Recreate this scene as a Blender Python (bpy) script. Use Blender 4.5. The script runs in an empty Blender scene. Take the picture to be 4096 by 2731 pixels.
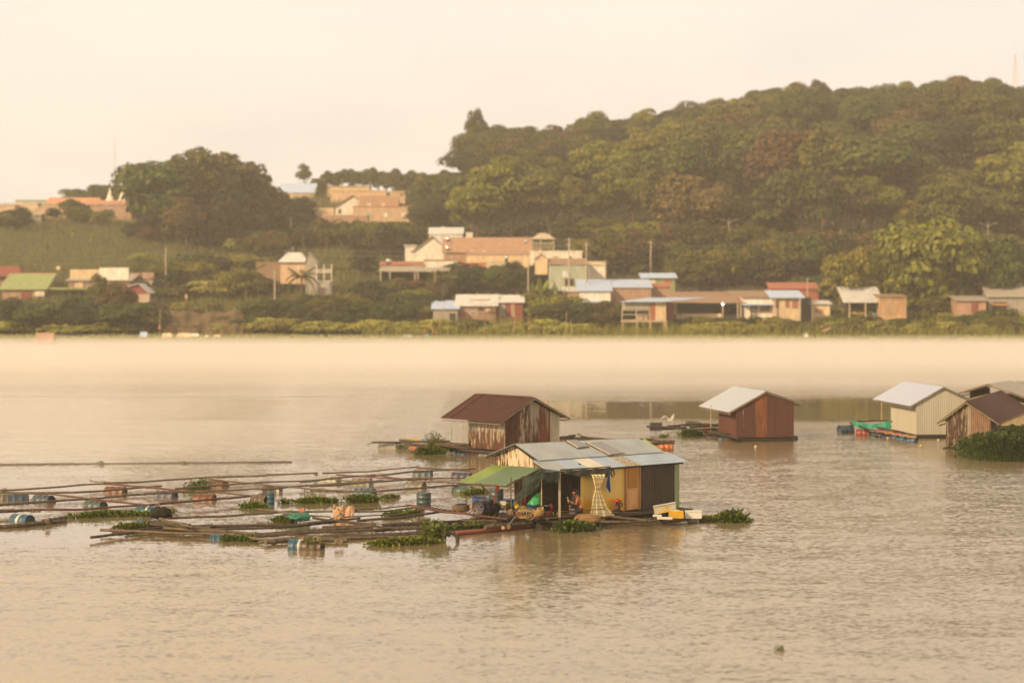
import bpy, math, random
import numpy as np
from math import sin, cos, pi, radians as R
from mathutils import Vector, Matrix
S = bpy.context.scene
COL = S.collection
rng = random.Random(7)
nr = np.random.default_rng(7)
# ---------------------------------------------------------------- camera, sky, sun, exposure
F, CX, YH, H = 9000.0, 2048.0, 1146.0, 9.0        # focal length in photo pixels, horizon row, camera height
cam = bpy.data.cameras.new('camera'); camo = bpy.data.objects.new('camera', cam); COL.objects.link(camo)
camo.location = (0, 0, H); camo.rotation_euler = (pi/2, 0, 0)
cam.sensor_width = 36; cam.lens = 36*F/4096; cam.shift_y = -(1365.5-YH)/4096
cam.clip_start = .5; cam.clip_end = 6000
cam.dof.use_dof = True; cam.dof.focus_distance = 90; cam.dof.aperture_fstop = .6
S.camera = camo
SUN_EL, SUN_AZ = R(29), R(226)                   # direction the light comes from, clockwise from +Y
w = bpy.data.worlds.new('World'); S.world = w; w.use_nodes = True
wt = w.node_tree; wt.nodes.clear()
def N(t, typ, **kw):
    n = t.nodes.new(typ)
    for k, v in kw.items():
        if k in n.inputs: n.inputs[k].default_value = v
        else: setattr(n, k, v)
    return n
out = N(wt, 'ShaderNodeOutputWorld'); sky = N(wt, 'ShaderNodeTexSky')
sky.sky_type = 'NISHITA'; sky.sun_disc = False; sky.sun_elevation = SUN_EL; sky.sun_rotation = SUN_AZ
sky.dust_density = 3; sky.air_density = 1.2
b1 = N(wt, 'ShaderNodeBackground', Strength=.12); wt.links.new(sky.outputs[0], b1.inputs[0])
tc = N(wt, 'ShaderNodeTexCoord'); mp = N(wt, 'ShaderNodeMapping'); mp.inputs['Scale'].default_value = (1, 1, 3.2)
wt.links.new(tc.outputs['Generated'], mp.inputs[0])
nz = N(wt, 'ShaderNodeTexNoise', Scale=5.5, Detail=4, Roughness=.5); wt.links.new(mp.outputs[0], nz.inputs['Vector'])
cr = N(wt, 'ShaderNodeValToRGB'); cr.color_ramp.elements[0].position = .3; cr.color_ramp.elements[1].position = .72
cr.color_ramp.elements[0].color = (.76, .695, .64, 1); cr.color_ramp.elements[1].color = (.86, .745, .64, 1)
wt.links.new(nz.outputs['Fac'], cr.inputs[0])
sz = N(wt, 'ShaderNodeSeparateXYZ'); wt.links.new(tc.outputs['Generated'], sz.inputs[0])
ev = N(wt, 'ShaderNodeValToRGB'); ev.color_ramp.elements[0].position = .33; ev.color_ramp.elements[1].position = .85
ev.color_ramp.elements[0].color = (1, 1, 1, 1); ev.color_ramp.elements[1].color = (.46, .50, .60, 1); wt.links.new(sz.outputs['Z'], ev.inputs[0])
az = N(wt, 'ShaderNodeValToRGB'); az.color_ramp.elements[0].position = .38; az.color_ramp.elements[1].position = .62       # sky glow added above the frame, gold left, greyer right, to gild the water
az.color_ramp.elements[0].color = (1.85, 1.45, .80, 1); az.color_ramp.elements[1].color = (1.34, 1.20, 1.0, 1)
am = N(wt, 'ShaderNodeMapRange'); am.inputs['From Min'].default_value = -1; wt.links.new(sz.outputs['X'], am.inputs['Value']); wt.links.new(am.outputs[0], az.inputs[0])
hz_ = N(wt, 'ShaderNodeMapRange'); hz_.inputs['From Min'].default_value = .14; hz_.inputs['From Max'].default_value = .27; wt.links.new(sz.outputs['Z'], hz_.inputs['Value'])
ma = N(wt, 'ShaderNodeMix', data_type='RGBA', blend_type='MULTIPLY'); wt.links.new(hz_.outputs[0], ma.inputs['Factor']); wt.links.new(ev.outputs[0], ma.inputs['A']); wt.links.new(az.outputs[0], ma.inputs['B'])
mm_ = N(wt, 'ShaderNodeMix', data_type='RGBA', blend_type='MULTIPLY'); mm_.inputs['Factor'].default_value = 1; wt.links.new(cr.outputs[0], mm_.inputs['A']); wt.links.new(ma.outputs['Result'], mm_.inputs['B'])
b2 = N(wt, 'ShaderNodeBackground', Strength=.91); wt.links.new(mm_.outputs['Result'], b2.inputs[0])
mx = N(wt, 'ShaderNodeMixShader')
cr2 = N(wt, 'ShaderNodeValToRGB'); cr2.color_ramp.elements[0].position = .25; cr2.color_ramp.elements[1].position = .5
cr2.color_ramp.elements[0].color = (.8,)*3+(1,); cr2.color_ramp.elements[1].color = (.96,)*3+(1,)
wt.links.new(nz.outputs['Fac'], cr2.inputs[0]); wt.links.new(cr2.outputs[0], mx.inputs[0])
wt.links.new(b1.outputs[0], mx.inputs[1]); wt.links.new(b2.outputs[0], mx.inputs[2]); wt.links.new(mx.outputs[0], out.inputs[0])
sl = bpy.data.lights.new('sun', 'SUN'); so = bpy.data.objects.new('sun', sl); COL.objects.link(so)
sl.energy = 4.0; sl.angle = R(3); sl.color = (1, .74, .44)
sd = Vector((sin(SUN_AZ)*cos(SUN_EL), cos(SUN_AZ)*cos(SUN_EL), sin(SUN_EL)))
so.rotation_euler = sd.to_track_quat('Z', 'Y').to_euler()
S.view_settings.view_transform = 'Standard'; S.view_settings.look = 'None'; S.view_settings.gamma = 1
S.view_settings.exposure = .52
S.render.engine = 'CYCLES'; S.cycles.use_denoising = True
S.cycles.volume_bounces = 1; S.cycles.max_bounces = 6; S.cycles.transparent_max_bounces = 12
# ---------------------------------------------------------------- helpers
def G(px, py, z=0.0):                              # the place on the level z that the photo shows at (px, py)
    d = F*(H-z)/(py-YH); return Vector(((px-CX)/F*d, d, z))
def P(px, py, d): return Vector(((px-CX)/F*d, d, H-(py-YH)*d/F))
class MB:
    def __init__(s): s.v = []; s.f = []; s.m = []; s.sm = []; s.mi = 0; s.smooth = False
    def add(s, vs, fs):
        o = len(s.v); s.v += [tuple(v) for v in vs]
        for f in fs: s.f.append(tuple(i+o for i in f)); s.m.append(s.mi); s.sm.append(s.smooth)
    def box(s, c, size, ax=None, rz=0):
        if ax is None: ax = (Vector((cos(rz), sin(rz), 0)), Vector((-sin(rz), cos(rz), 0)), Vector((0, 0, 1)))
        c = Vector(c); hx, hy, hz = [a*k*.5 for a, k in zip(ax, size)]
        vs = [c+hx*i+hy*j+hz*k for k in (-1, 1) for j in (-1, 1) for i in (-1, 1)]
        s.add(vs, [(0, 2, 3, 1), (4, 5, 7, 6), (0, 1, 5, 4), (2, 6, 7, 3), (0, 4, 6, 2), (1, 3, 7, 5)])
    def beam(s, a, b, w=.06, h=None):              # square timber from a to b
        a = Vector(a); b = Vector(b); d = b-a; L = d.length; x = d/L
        up = Vector((0, 0, 1)) if abs(x.z) < .9 else Vector((0, 1, 0))
        y = up.cross(x).normalized(); z = x.cross(y)
        s.box((a+b)/2, (L, w, h or w), (x, y, z))
    def tube(s, pts, r, n=8, cap=True):
        pts = [Vector(p) for p in pts]; k = len(pts); rs = r if hasattr(r, '__len__') else [r]*k
        vs = []; ref = None
        for i, p in enumerate(pts):
            t = (pts[min(i+1, k-1)]-pts[max(i-1, 0)]).normalized()
            if ref is None: ref = t.orthogonal().normalized()
            ref = (ref-t*ref.dot(t)).normalized(); b = t.cross(ref)
            vs += [p+(ref*cos(2*pi*j/n)+b*sin(2*pi*j/n))*rs[i] for j in range(n)]
        fs = [(i*n+j, i*n+(j+1) % n, (i+1)*n+(j+1) % n, (i+1)*n+j) for i in range(k-1) for j in range(n)]
        sm = s.smooth; s.smooth = True; s.add(vs, fs)
        s.smooth = False
        if cap: s.add([v for v in vs[:n]], [tuple(range(n))[::-1]]); s.add([v for v in vs[-n:]], [tuple(range(n))])
        s.smooth = sm
    def lathe(s, prof, n=20, M=None, cap=True):    # prof: (radius, height) pairs about z
        M = M or Matrix(); vs = [M @ Vector((r*cos(2*pi*j/n), r*sin(2*pi*j/n), z)) for r, z in prof for j in range(n)]
        fs = [(i*n+j, i*n+(j+1) % n, (i+1)*n+(j+1) % n, (i+1)*n+j) for i in range(len(prof)-1) for j in range(n)]
        sm = s.smooth; s.smooth = True; s.add(vs, fs); s.smooth = False
        if cap: s.add(vs[:n], [tuple(range(n))[::-1]]); s.add(vs[-n:], [tuple(range(n))])
        s.smooth = sm
    def sphere(s, c, r, n=10, sq=(1, 1, 1), M=None):
        c = Vector(c); M = M or Matrix()
        vs = [c+M @ Vector((r*sq[0]*sin(pi*i/n)*cos(2*pi*j/(2*n)), r*sq[1]*sin(pi*i/n)*sin(2*pi*j/(2*n)), r*sq[2]*cos(pi*i/n))) for i in range(n+1) for j in range(2*n)]
        m = 2*n; sm = s.smooth; s.smooth = True
        s.add(vs, [(i*m+j, (i+1)*m+j, (i+1)*m+(j+1) % m, i*m+(j+1) % m) for i in range(n) for j in range(m)]); s.smooth = sm
    def grid(s, fn, nu, nv, smooth=True):          # fn(u, v) -> point, u, v in 0..1
        vs = [fn(i/nu, j/nv) for j in range(nv+1) for i in range(nu+1)]
        sm = s.smooth; s.smooth = smooth
        s.add(vs, [(j*(nu+1)+i, j*(nu+1)+i+1, (j+1)*(nu+1)+i+1, (j+1)*(nu+1)+i) for j in range(nv) for i in range(nu)]); s.smooth = sm
    def corr(s, a, ud, L, top, bot, nrm, pitch=.09, amp=.014, m=None):
        # corrugated sheet: a origin, ud unit run, top/bot functions of run -> vector offset; m(run) -> material index
        n = max(2, int(L/pitch*4)); a = Vector(a)
        vs = []
        for i in range(n+1):
            t = L*i/n; o = a+ud*t+nrm*(amp*sin(2*pi*t/pitch)); vs += [o+bot(t), o+top(t)]
        fs = [(2*i, 2*i+2, 2*i+3, 2*i+1) for i in range(n)]
        o = len(s.v); s.v += [tuple(v) for v in vs]
        for i, f in enumerate(fs):
            s.f.append(tuple(q+o for q in f)); s.m.append(m(L*(i+.5)/n) if m else s.mi); s.sm.append(True)
def origin(o):
    v = Vector((0, 0, 0))
    while o is not None: v += o.location; o = o.parent
    return v
def mesh(name, mb, mats):
    me = bpy.data.meshes.new(name); me.from_pydata(mb.v, [], mb.f)
    for m in (mats if isinstance(mats, (list, tuple)) else [mats]): me.materials.append(m)
    me.polygons.foreach_set('material_index', mb.m); me.polygons.foreach_set('use_smooth', mb.sm); me.update()
    return me
def part(name, mb, mats, parent, label=None):      # vertices are given in world space
    o0 = origin(parent); mb.v = [(v[0]-o0.x, v[1]-o0.y, v[2]-o0.z) for v in mb.v]
    o = bpy.data.objects.new(name, mesh(name, mb, mats)); COL.objects.link(o); o.parent = parent
    if label: o['label'] = label
    return o
def tag(o, label=None, cat=None, group=None, kind=None):
    if label: o['label'] = label
    if cat: o['category'] = cat
    if group: o['group'] = group
    if kind: o['kind'] = kind
    return o
def thing(name, label, cat, loc=(0, 0, 0), group=None):
    o = bpy.data.objects.new(name, None); COL.objects.link(o); o.location = loc; o.empty_display_size = .2
    return tag(o, label, cat, group)
def solo(name, mb, mats, label, cat, loc=(0, 0, 0), group=None):
    loc = Vector(loc); mb.v = [(v[0]-loc.x, v[1]-loc.y, v[2]-loc.z) for v in mb.v]
    o = bpy.data.objects.new(name, mesh(name, mb, mats)); COL.objects.link(o); o.location = loc
    return tag(o, label, cat, group)
def struct(name, mb, mats):
    o = bpy.data.objects.new(name, mesh(name, mb, mats)); COL.objects.link(o); o['kind'] = 'structure'; return o
def dup(root, loc, rz=0, sc=1, label=None, group=None):
    r = root.copy(); COL.objects.link(r); r.location = loc; r.rotation_euler = (0, 0, rz); r.scale = sc if hasattr(sc, '__len__') else (sc,)*3
    if label: r['label'] = label
    if group: r['group'] = group
    for ch in root.children:
        c = ch.copy(); COL.objects.link(c); c.parent = r
        for g in ch.children: d = g.copy(); COL.objects.link(d); d.parent = c
    return r
def ordw(n):
    if n < 20: return ORD[n]
    t, o = divmod(n+1, 10); T_ = ['', '', 'twent', 'thirt', 'fort', 'fift', 'sixt', 'sevent', 'eight', 'ninet']
    if n+1 >= 100: return 'hundred-and-'+ordw(n-100) if n >= 100 else 'hundredth'
    return T_[t]+('ieth' if o == 0 else 'y-'+ORD[o-1])
ORD = 'first second third fourth fifth sixth seventh eighth ninth tenth eleventh twelfth thirteenth fourteenth fifteenth sixteenth seventeenth eighteenth nineteenth twentieth'.split()
# ---------------------------------------------------------------- materials
MC = {}
def nt(name):
    m = bpy.data.materials.new(name); m.use_nodes = True; t = m.node_tree
    return m, t, t.nodes['Principled BSDF'], t.nodes['Material Output']
def mat(name, col, rough=.75, metal=0, var=.25, scale=3, stretch=(1, 1, 1), col2=None, rnd=0, bump=0, emit=0, det=6, coat=0):
    if name in MC: return MC[name]
    m, t, p, o = nt(name); L = t.links.new
    if not name.startswith('far_') and not emit: col = tuple(c*.7 for c in col); col2 = tuple(c*.7 for c in col2) if col2 else None
    p.inputs['Roughness'].default_value = rough; p.inputs['Metallic'].default_value = metal
    tc = N(t, 'ShaderNodeTexCoord'); mp = N(t, 'ShaderNodeMapping'); mp.inputs['Scale'].default_value = stretch
    L(tc.outputs['Object'], mp.inputs[0])
    n = N(t, 'ShaderNodeTexNoise', Scale=scale, Detail=det, Roughness=.65); L(mp.outputs[0], n.inputs['Vector'])
    r = N(t, 'ShaderNodeValToRGB'); r.color_ramp.elements[0].position = .3; r.color_ramp.elements[1].position = .7
    c2 = col2 or tuple(c*(1-var) for c in col)
    r.color_ramp.elements[0].color = (*c2, 1); r.color_ramp.elements[1].color = (*[min(1, c*(1+(var*.5 if not col2 else 0))) for c in col], 1)
    L(n.outputs['Fac'], r.inputs[0]); src = r.outputs[0]
    if rnd:
        oi = N(t, 'ShaderNodeObjectInfo'); hs = N(t, 'ShaderNodeHueSaturation')
        mr = N(t, 'ShaderNodeMapRange'); mr.inputs['To Min'].default_value = 1-rnd; mr.inputs['To Max'].default_value = 1+rnd
        L(oi.outputs['Random'], mr.inputs['Value']); L(mr.outputs[0], hs.inputs['Value']); L(src, hs.inputs['Color']); src = hs.outputs[0]
    L(src, p.inputs['Base Color'])
    if bump:
        b = N(t, 'ShaderNodeBump', Strength=bump, Distance=.02); L(n.outputs['Fac'], b.inputs['Height']); L(b.outputs[0], p.inputs['Normal'])
    if emit: p.inputs['Emission Color'].default_value = (*col, 1); p.inputs['Emission Strength'].default_value = emit
    MC[name] = m; return m
def rust(name, paint, amt=.5, rc=((.055, .017, .010), (.21, .058, .018)), sc=2.2, st=.28, rough=.7, metal=0, low=0, seed=0):
    """sheet metal whose paint gives way to streaky rust; amt is the share of rust, low pulls it toward the foot"""
    if name in MC: return MC[name]
    m, t, p, o = nt(name); L = t.links.new
    paint = tuple(c*.66 for c in paint); rc = tuple(tuple(c*.52 for c in q) for q in rc)
    p.inputs['Roughness'].default_value = rough; p.inputs['Metallic'].default_value = metal
    tc = N(t, 'ShaderNodeTexCoord'); mp = N(t, 'ShaderNodeMapping'); mp.inputs['Scale'].default_value = (1, 1, st)
    mp.inputs['Location'].default_value = (seed*3.7, seed*1.3, seed)
    L(tc.outputs['Object'], mp.inputs[0])
    n = N(t, 'ShaderNodeTexNoise', Scale=sc*3, Detail=8, Roughness=.72); L(mp.outputs[0], n.inputs['Vector'])
    n2 = N(t, 'ShaderNodeTexNoise', Scale=sc*2.6, Detail=5, Roughness=.6); L(mp.outputs[0], n2.inputs['Vector'])
    src = n.outputs['Fac']
    if low:
        sx = N(t, 'ShaderNodeSeparateXYZ'); L(tc.outputs['Object'], sx.inputs[0])
        a = N(t, 'ShaderNodeMath', operation='MULTIPLY_ADD'); L(sx.outputs['Z'], a.inputs[0]); a.inputs[1].default_value = -low
        L(src, a.inputs[2]); src = a.outputs[0]
    r = N(t, 'ShaderNodeValToRGB'); th = .5+(.5-amt)*.42
    r.color_ramp.elements[0].position = th-.02; r.color_ramp.elements[1].position = th+.035
    L(src, r.inputs[0])
    rr = N(t, 'ShaderNodeValToRGB'); rr.color_ramp.elements[0].position = .32; rr.color_ramp.elements[1].position = .7
    rr.color_ramp.elements[0].color = (*rc[0], 1); rr.color_ramp.elements[1].color = (*rc[1], 1); L(n2.outputs['Fac'], rr.inputs[0])
    pr = N(t, 'ShaderNodeValToRGB'); pr.color_ramp.elements[0].position = .35; pr.color_ramp.elements[1].position = .6
    pr.color_ramp.elements[0].color = (*[c*.72 for c in paint], 1); pr.color_ramp.elements[1].color = (*paint, 1); L(n2.outputs['Fac'], pr.inputs[0])
    x = N(t, 'ShaderNodeMix', data_type='RGBA'); L(r.outputs[0], x.inputs['Factor']); L(pr.outputs[0], x.inputs['A']); L(rr.outputs[0], x.inputs['B'])
    L(x.outputs['Result'], p.inputs['Base Color']); MC[name] = m; return m
def leafmat(name, c1, c2, rnd=.25, trans=.25, rough=.6):
    if name in MC: return MC[name]
    m, t, p, o = nt(name); L = t.links.new; p.inputs['Roughness'].default_value = rough; p.inputs['Specular IOR Level'].default_value = .25
    c1 = tuple(c*.62 for c in c1); c2 = tuple(c*.74 for c in c2)
    g = N(t, 'ShaderNodeNewGeometry'); r = N(t, 'ShaderNodeValToRGB')
    r.color_ramp.elements[0].color = (*c1, 1); r.color_ramp.elements[1].color = (*c2, 1); L(g.outputs['Random Per Island'], r.inputs[0])
    oi = N(t, 'ShaderNodeObjectInfo'); hs = N(t, 'ShaderNodeHueSaturation')
    mr = N(t, 'ShaderNodeMapRange'); mr.inputs['To Min'].default_value = 1-rnd; mr.inputs['To Max'].default_value = 1+rnd
    mh = N(t, 'ShaderNodeMapRange'); mh.inputs['To Min'].default_value = .475; mh.inputs['To Max'].default_value = .515
    ml = N(t, 'ShaderNodeMath', operation='MULTIPLY'); ml.inputs[1].default_value = 7.31; fr = N(t, 'ShaderNodeMath', operation='FRACT')
    L(oi.outputs['Random'], ml.inputs[0]); L(ml.outputs[0], fr.inputs[0]); L(fr.outputs[0], mh.inputs['Value']); L(mh.outputs[0], hs.inputs['Hue'])
    L(oi.outputs['Random'], mr.inputs['Value']); L(mr.outputs[0], hs.inputs['Value']); L(r.outputs[0], hs.inputs['Color'])
    L(hs.outputs[0], p.inputs['Base Color'])
    tr = N(t, 'ShaderNodeBsdfTranslucent'); L(hs.outputs[0], tr.inputs[0]); mxs = N(t, 'ShaderNodeMixShader'); mxs.inputs[0].default_value = trans
    L(p.outputs[0], mxs.inputs[1]); L(tr.outputs[0], mxs.inputs[2]); L(mxs.outputs[0], o.inputs['Surface'])
    MC[name] = m; return m
# ---------------------------------------------------------------- water
def water_mat():
    m, t, p, o = nt('water'); L = t.links.new
    p.inputs['Roughness'].default_value = .06; p.inputs['IOR'].default_value = 2.0
    geo = N(t, 'ShaderNodeNewGeometry'); sp = N(t, 'ShaderNodeSeparateXYZ'); L(geo.outputs['Position'], sp.inputs[0])
    def mth(op, a, b=None, c=None, clamp=False):
        n = N(t, 'ShaderNodeMath', operation=op); n.use_clamp = clamp
        for i, v in enumerate((a, b, c)):
            if v is None: continue
            if isinstance(v, (int, float)): n.inputs[i].default_value = v
            else: L(v, n.inputs[i])
        return n.outputs[0]
    def noise(sx, sy, sc, det, off=0):
        mp = N(t, 'ShaderNodeMapping'); mp.inputs['Scale'].default_value = (sx, sy, 1); mp.inputs['Location'].default_value = (off, off*.7, 0)
        L(geo.outputs['Position'], mp.inputs[0]); n = N(t, 'ShaderNodeTexNoise', Scale=sc, Detail=det, Roughness=.6); L(mp.outputs[0], n.inputs['Vector']); return n
    # calm lanes between wind-ruffled ones: the far calm lane mirrors the hill, the rest mirrors the sky
    big = noise(.02, .05, 1, 2, 3.3); bw = mth('MULTIPLY_ADD', big.outputs['Fac'], 26, -13); X, Yc = sp.outputs['X'], sp.outputs['Y']
    yy = mth('ADD', Yc, bw)
    def band(lo, hi, soft):
        a = mth('MULTIPLY_ADD', yy, 1/soft, -lo/soft, True); b = mth('MULTIPLY_ADD', yy, -1/soft, hi/soft, True); return mth('MULTIPLY', a, b)
    calm = band(146, 184, 7)
    rt = mth('MULTIPLY_ADD', X, 1/6, 6/6, True)                    # right of the rusty hut
    lf = mth('MULTIPLY', mth('MULTIPLY_ADD', X, 1/6, 27/6, True), mth('MULTIPLY_ADD', X, -1/6, -13/6, True))
    calm = mth('MULTIPLY', calm, mth('ADD', rt, mth('MULTIPLY', lf, .8), None, True))
    near = band(72, 126, 10)
    mid = mth('MULTIPLY', mth('MULTIPLY', near, .72), mth('MULTIPLY_ADD', X, -1/4, .4, True))
    lane = mth('MAXIMUM', calm, mid)
    amp = mth('MULTIPLY_ADD', lane, -.93, 1.0)
    L(mth('MULTIPLY_ADD', lane, -.13, .16), p.inputs['Roughness'])
    farb = mth('MULTIPLY_ADD', Yc, 1/30, -185/30, True); fore = mth('MULTIPLY_ADD', Yc, -1/12, 86/12, True)
    amp = mth('MULTIPLY', amp, mth('ADD', mth('MULTIPLY_ADD', farb, 1.6, 1.0), mth('MULTIPLY', fore, -.30)))
    n1 = noise(.5, 1.0, 1.9, 3); n2 = noise(.4, 1.0, .55, 2, 5.1); n3 = noise(.6, 1, 9, 2, 1.7)
    def vec(n, k):
        s = N(t, 'ShaderNodeVectorMath', operation='SUBTRACT'); L(n.outputs['Color'], s.inputs[0]); s.inputs[1].default_value = (.5, .5, .5)
        q = N(t, 'ShaderNodeVectorMath', operation='MULTIPLY'); L(s.outputs[0], q.inputs[0]); q.inputs[1].default_value = (k*.6, k, 0); return q.outputs[0]
    a = N(t, 'ShaderNodeVectorMath', operation='ADD'); L(vec(n1, .13), a.inputs[0]); L(vec(n2, .10), a.inputs[1])
    b = N(t, 'ShaderNodeVectorMath', operation='ADD'); L(a.outputs[0], b.inputs[0]); L(vec(n3, .42), b.inputs[1])
    sc = N(t, 'ShaderNodeVectorMath', operation='SCALE'); L(b.outputs[0], sc.inputs[0]); L(amp, sc.inputs['Scale'])
    ad = N(t, 'ShaderNodeVectorMath', operation='ADD'); L(sc.outputs[0], ad.inputs[0]); ad.inputs[1].default_value = (0, 0, 1)
    nn = N(t, 'ShaderNodeVectorMath', operation='NORMALIZE'); L(ad.outputs[0], nn.inputs[0]); L(nn.outputs[0], p.inputs['Normal'])
    p.inputs['Base Color'].default_value = (.17, .135, .082, 1)
    return m
mb = MB(); mb.add([(-900, -120, 0), (900, -120, 0), (900, 385, 0), (-900, 385, 0)], [(0, 1, 2, 3)])
struct('water', mb, water_mat())
# ---------------------------------------------------------------- far bank and hills
KD = [340, 362, 375, 400, 430, 470, 510, 550, 600, 650, 720, 900, 1500]
PX = [-1400, 0, 500, 1000, 1400, 1700, 1900, 2150, 2400, 2600, 2800, 3000, 3200, 3500, 3900, 4096, 5400]
KP = {-1400: [1340, 1270, 1190, 1060, 960, 880, 840, 835], 0: [1340, 1270, 1190, 1060, 960, 880, 840, 835], 500: [1345, 1280, 1200, 1080, 970, 890, 855, 850],
      1000: [1345, 1290, 1215, 1120, 1020, 930, 860, 800], 1400: [1345, 1290, 1200, 1105, 1005, 905, 830, 770], 1700: [1345, 1290, 1195, 1100, 1010, 930, 860, 800],
      1900: [1345, 1290, 1190, 1090, 985, 870, 760, 690], 2150: [1345, 1290, 1180, 1070, 950, 830, 730, 680], 2400: [1345, 1290, 1180, 1060, 930, 800, 710, 655],
      2600: [1345, 1285, 1180, 1060, 920, 790, 690, 620], 2800: [1345, 1290, 1185, 1060, 910, 770, 660, 590], 3000: [1345, 1290, 1190, 1060, 900, 750, 630, 545],
      3200: [1345, 1290, 1190, 1060, 890, 730, 590, 495], 3500: [1345, 1290, 1195, 1070, 890, 720, 590, 510], 3900: [1345, 1290, 1200, 1080, 890, 700, 560, 470],
      4096: [1345, 1290, 1200, 1080, 890, 700, 570, 490], 5400: [1345, 1290, 1200, 1080, 890, 700, 570, 490]}
for k in KP:
    sh = 1370+3*sin(k*.004)
    top = KP[k][-1]
    KP[k] = [1395, sh]+KP[k]+[top+70, 1000, 1100]
_tab = np.array([KP[p] for p in PX], float)
def prof(px):
    px = min(max(px, PX[0]), PX[-1]); i = min(np.searchsorted(PX, px, 'right')-1, len(PX)-2); i = max(i, 0)
    f = (px-PX[i])/(PX[i+1]-PX[i]); return _tab[i]*(1-f)+_tab[i+1]*f
def Tpx(px, d):
    py = float(np.interp(d, KD, prof(px))); 
    z = H-(py-YH)*d/F
    return z+(.5*sin(px*.011+d*.13)*cos(d*.09-px*.007) if d > 385 else 0)
def T(x, y): return Tpx(CX+x/y*F, y)
def ground(px, py):                                # where the photo's ray meets the bank
    pr = prof(px)
    for i in range(1, 9):
        if pr[i] >= py >= pr[i+1]:
            d = KD[i]+(KD[i+1]-KD[i])*(pr[i]-py)/max(1e-6, pr[i]-pr[i+1]); break
    else: d = KD[1] if py > pr[1] else 650
    x = (px-CX)/F*d; return Vector((x, d, Tpx(px, d)))
mb = MB(); mb.smooth = True
dd = [340]+[362+i*2 for i in range(8)]+list(range(380, 700, 6))+[720, 760, 820, 900, 1100, 1500]
pp = list(range(-1400, 5401, 40)); nn_ = len(pp)
vs = [((px-CX)/F*d, d+(1.2*sin(px*.013)+.8*sin(px*.041) if d < 378 else 0), Tpx(px, d)) for d in dd for px in pp]
mb.add(vs, [(j*nn_+i, j*nn_+i+1, (j+1)*nn_+i+1, (j+1)*nn_+i) for j in range(len(dd)-1) for i in range(nn_-1)])
ground_m = mat('bank_soil', (.075, .075, .022), .95, var=.5, scale=.18, col2=(.05, .03, .014))
struct('hill_ground', mb, ground_m)
mb = MB(); mb.add([(-6000, -600, -2.5), (6000, -600, -2.5), (6000, 6000, -2.5), (-6000, 6000, -2.5)], [(0, 1, 2, 3)])
struct('ground', mb, ground_m)
# ---------------------------------------------------------------- trees
LM = {'olive': leafmat('leaf_olive', (.036, .044, .008), (.18, .175, .024)), 'green': leafmat('leaf_green', (.024, .042, .009), (.115, .15, .024)),
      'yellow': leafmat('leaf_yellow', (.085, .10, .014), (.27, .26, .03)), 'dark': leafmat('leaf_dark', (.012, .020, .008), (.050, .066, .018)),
      'brown': leafmat('leaf_brown', (.085, .056, .020), (.19, .125, .045)), 'palm': leafmat('leaf_palm', (.10, .09, .015), (.24, .19, .035)),
      'banana': leafmat('leaf_banana', (.09, .12, .02), (.23, .26, .05), rnd=.15)}
bark = mat('bark', (.16, .10, .06), .9, var=.5, scale=2, stretch=(3, 3, .5), rnd=.2)
def cards(C, Nn, size, asp=.75, jit=.5, seed=0):
    """small leaf sprays: one rhombus per centre, facing roughly along Nn"""
    g = np.random.default_rng(seed); n = len(C)
    Nn = Nn+g.normal(0, jit, (n, 3)); Nn /= np.linalg.norm(Nn, axis=1)[:, None]
    A = np.cross(Nn, g.normal(0, 1, (n, 3))); A /= np.linalg.norm(A, axis=1)[:, None]; B = np.cross(Nn, A)
    s = size*(.6+.8*g.random((n, 1)))
    V = np.stack([C-A*s, C-B*s*asp+Nn*s*.15, C+A*s, C+B*s*asp-Nn*s*.1], 1).reshape(-1, 3)
    return V
def cardmesh(name, V, m, nper=4):
    me = bpy.data.meshes.new(name); n = len(V); k = n//nper
    me.vertices.add(n); me.vertices.foreach_set('co', np.asarray(V, np.float32).ravel()); me.loops.add(n); me.loops.foreach_set('vertex_index', np.arange(n, dtype=np.int32))
    me.polygons.add(k); me.polygons.foreach_set('loop_start', np.arange(0, n, nper, dtype=np.int32)); me.polygons.foreach_set('loop_total', np.full(k, nper, np.int32))
    me.materials.append(m); me.update(calc_edges=True); return me
def crown_pts(seed, nb, R0, hz, z0, n, blob=(.28, .48), up=.25, hollow=.0, dome=False):
    g = np.random.default_rng(seed); Cs, Ns = [], []
    per = n//nb
    for i in range(nb):
        d = g.normal(0, 1, 3); d /= np.linalg.norm(d); d[2] = abs(d[2])*(1 if dome or g.random() < .72 else -.6)
        rr = g.random()**.4*.72
        c = np.array([d[0]*R0*rr, d[1]*R0*rr, z0+d[2]*hz*rr*1.05]); br = R0*(blob[0]+(blob[1]-blob[0])*g.random())
        q = g.normal(0, 1, (per, 3)); q /= np.linalg.norm(q, axis=1)[:, None]; q[:, 2] = np.where(q[:, 2] < -.35, -q[:, 2], q[:, 2])
        rad = br*(.72+.36*g.random((per, 1))); Cs.append(c+q*rad*np.array([1, 1, .8*hz/R0 if hz < R0 else .95])); Ns.append(q+np.array([0, 0, up]))
    return np.concatenate(Cs), np.concatenate(Ns)
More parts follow.
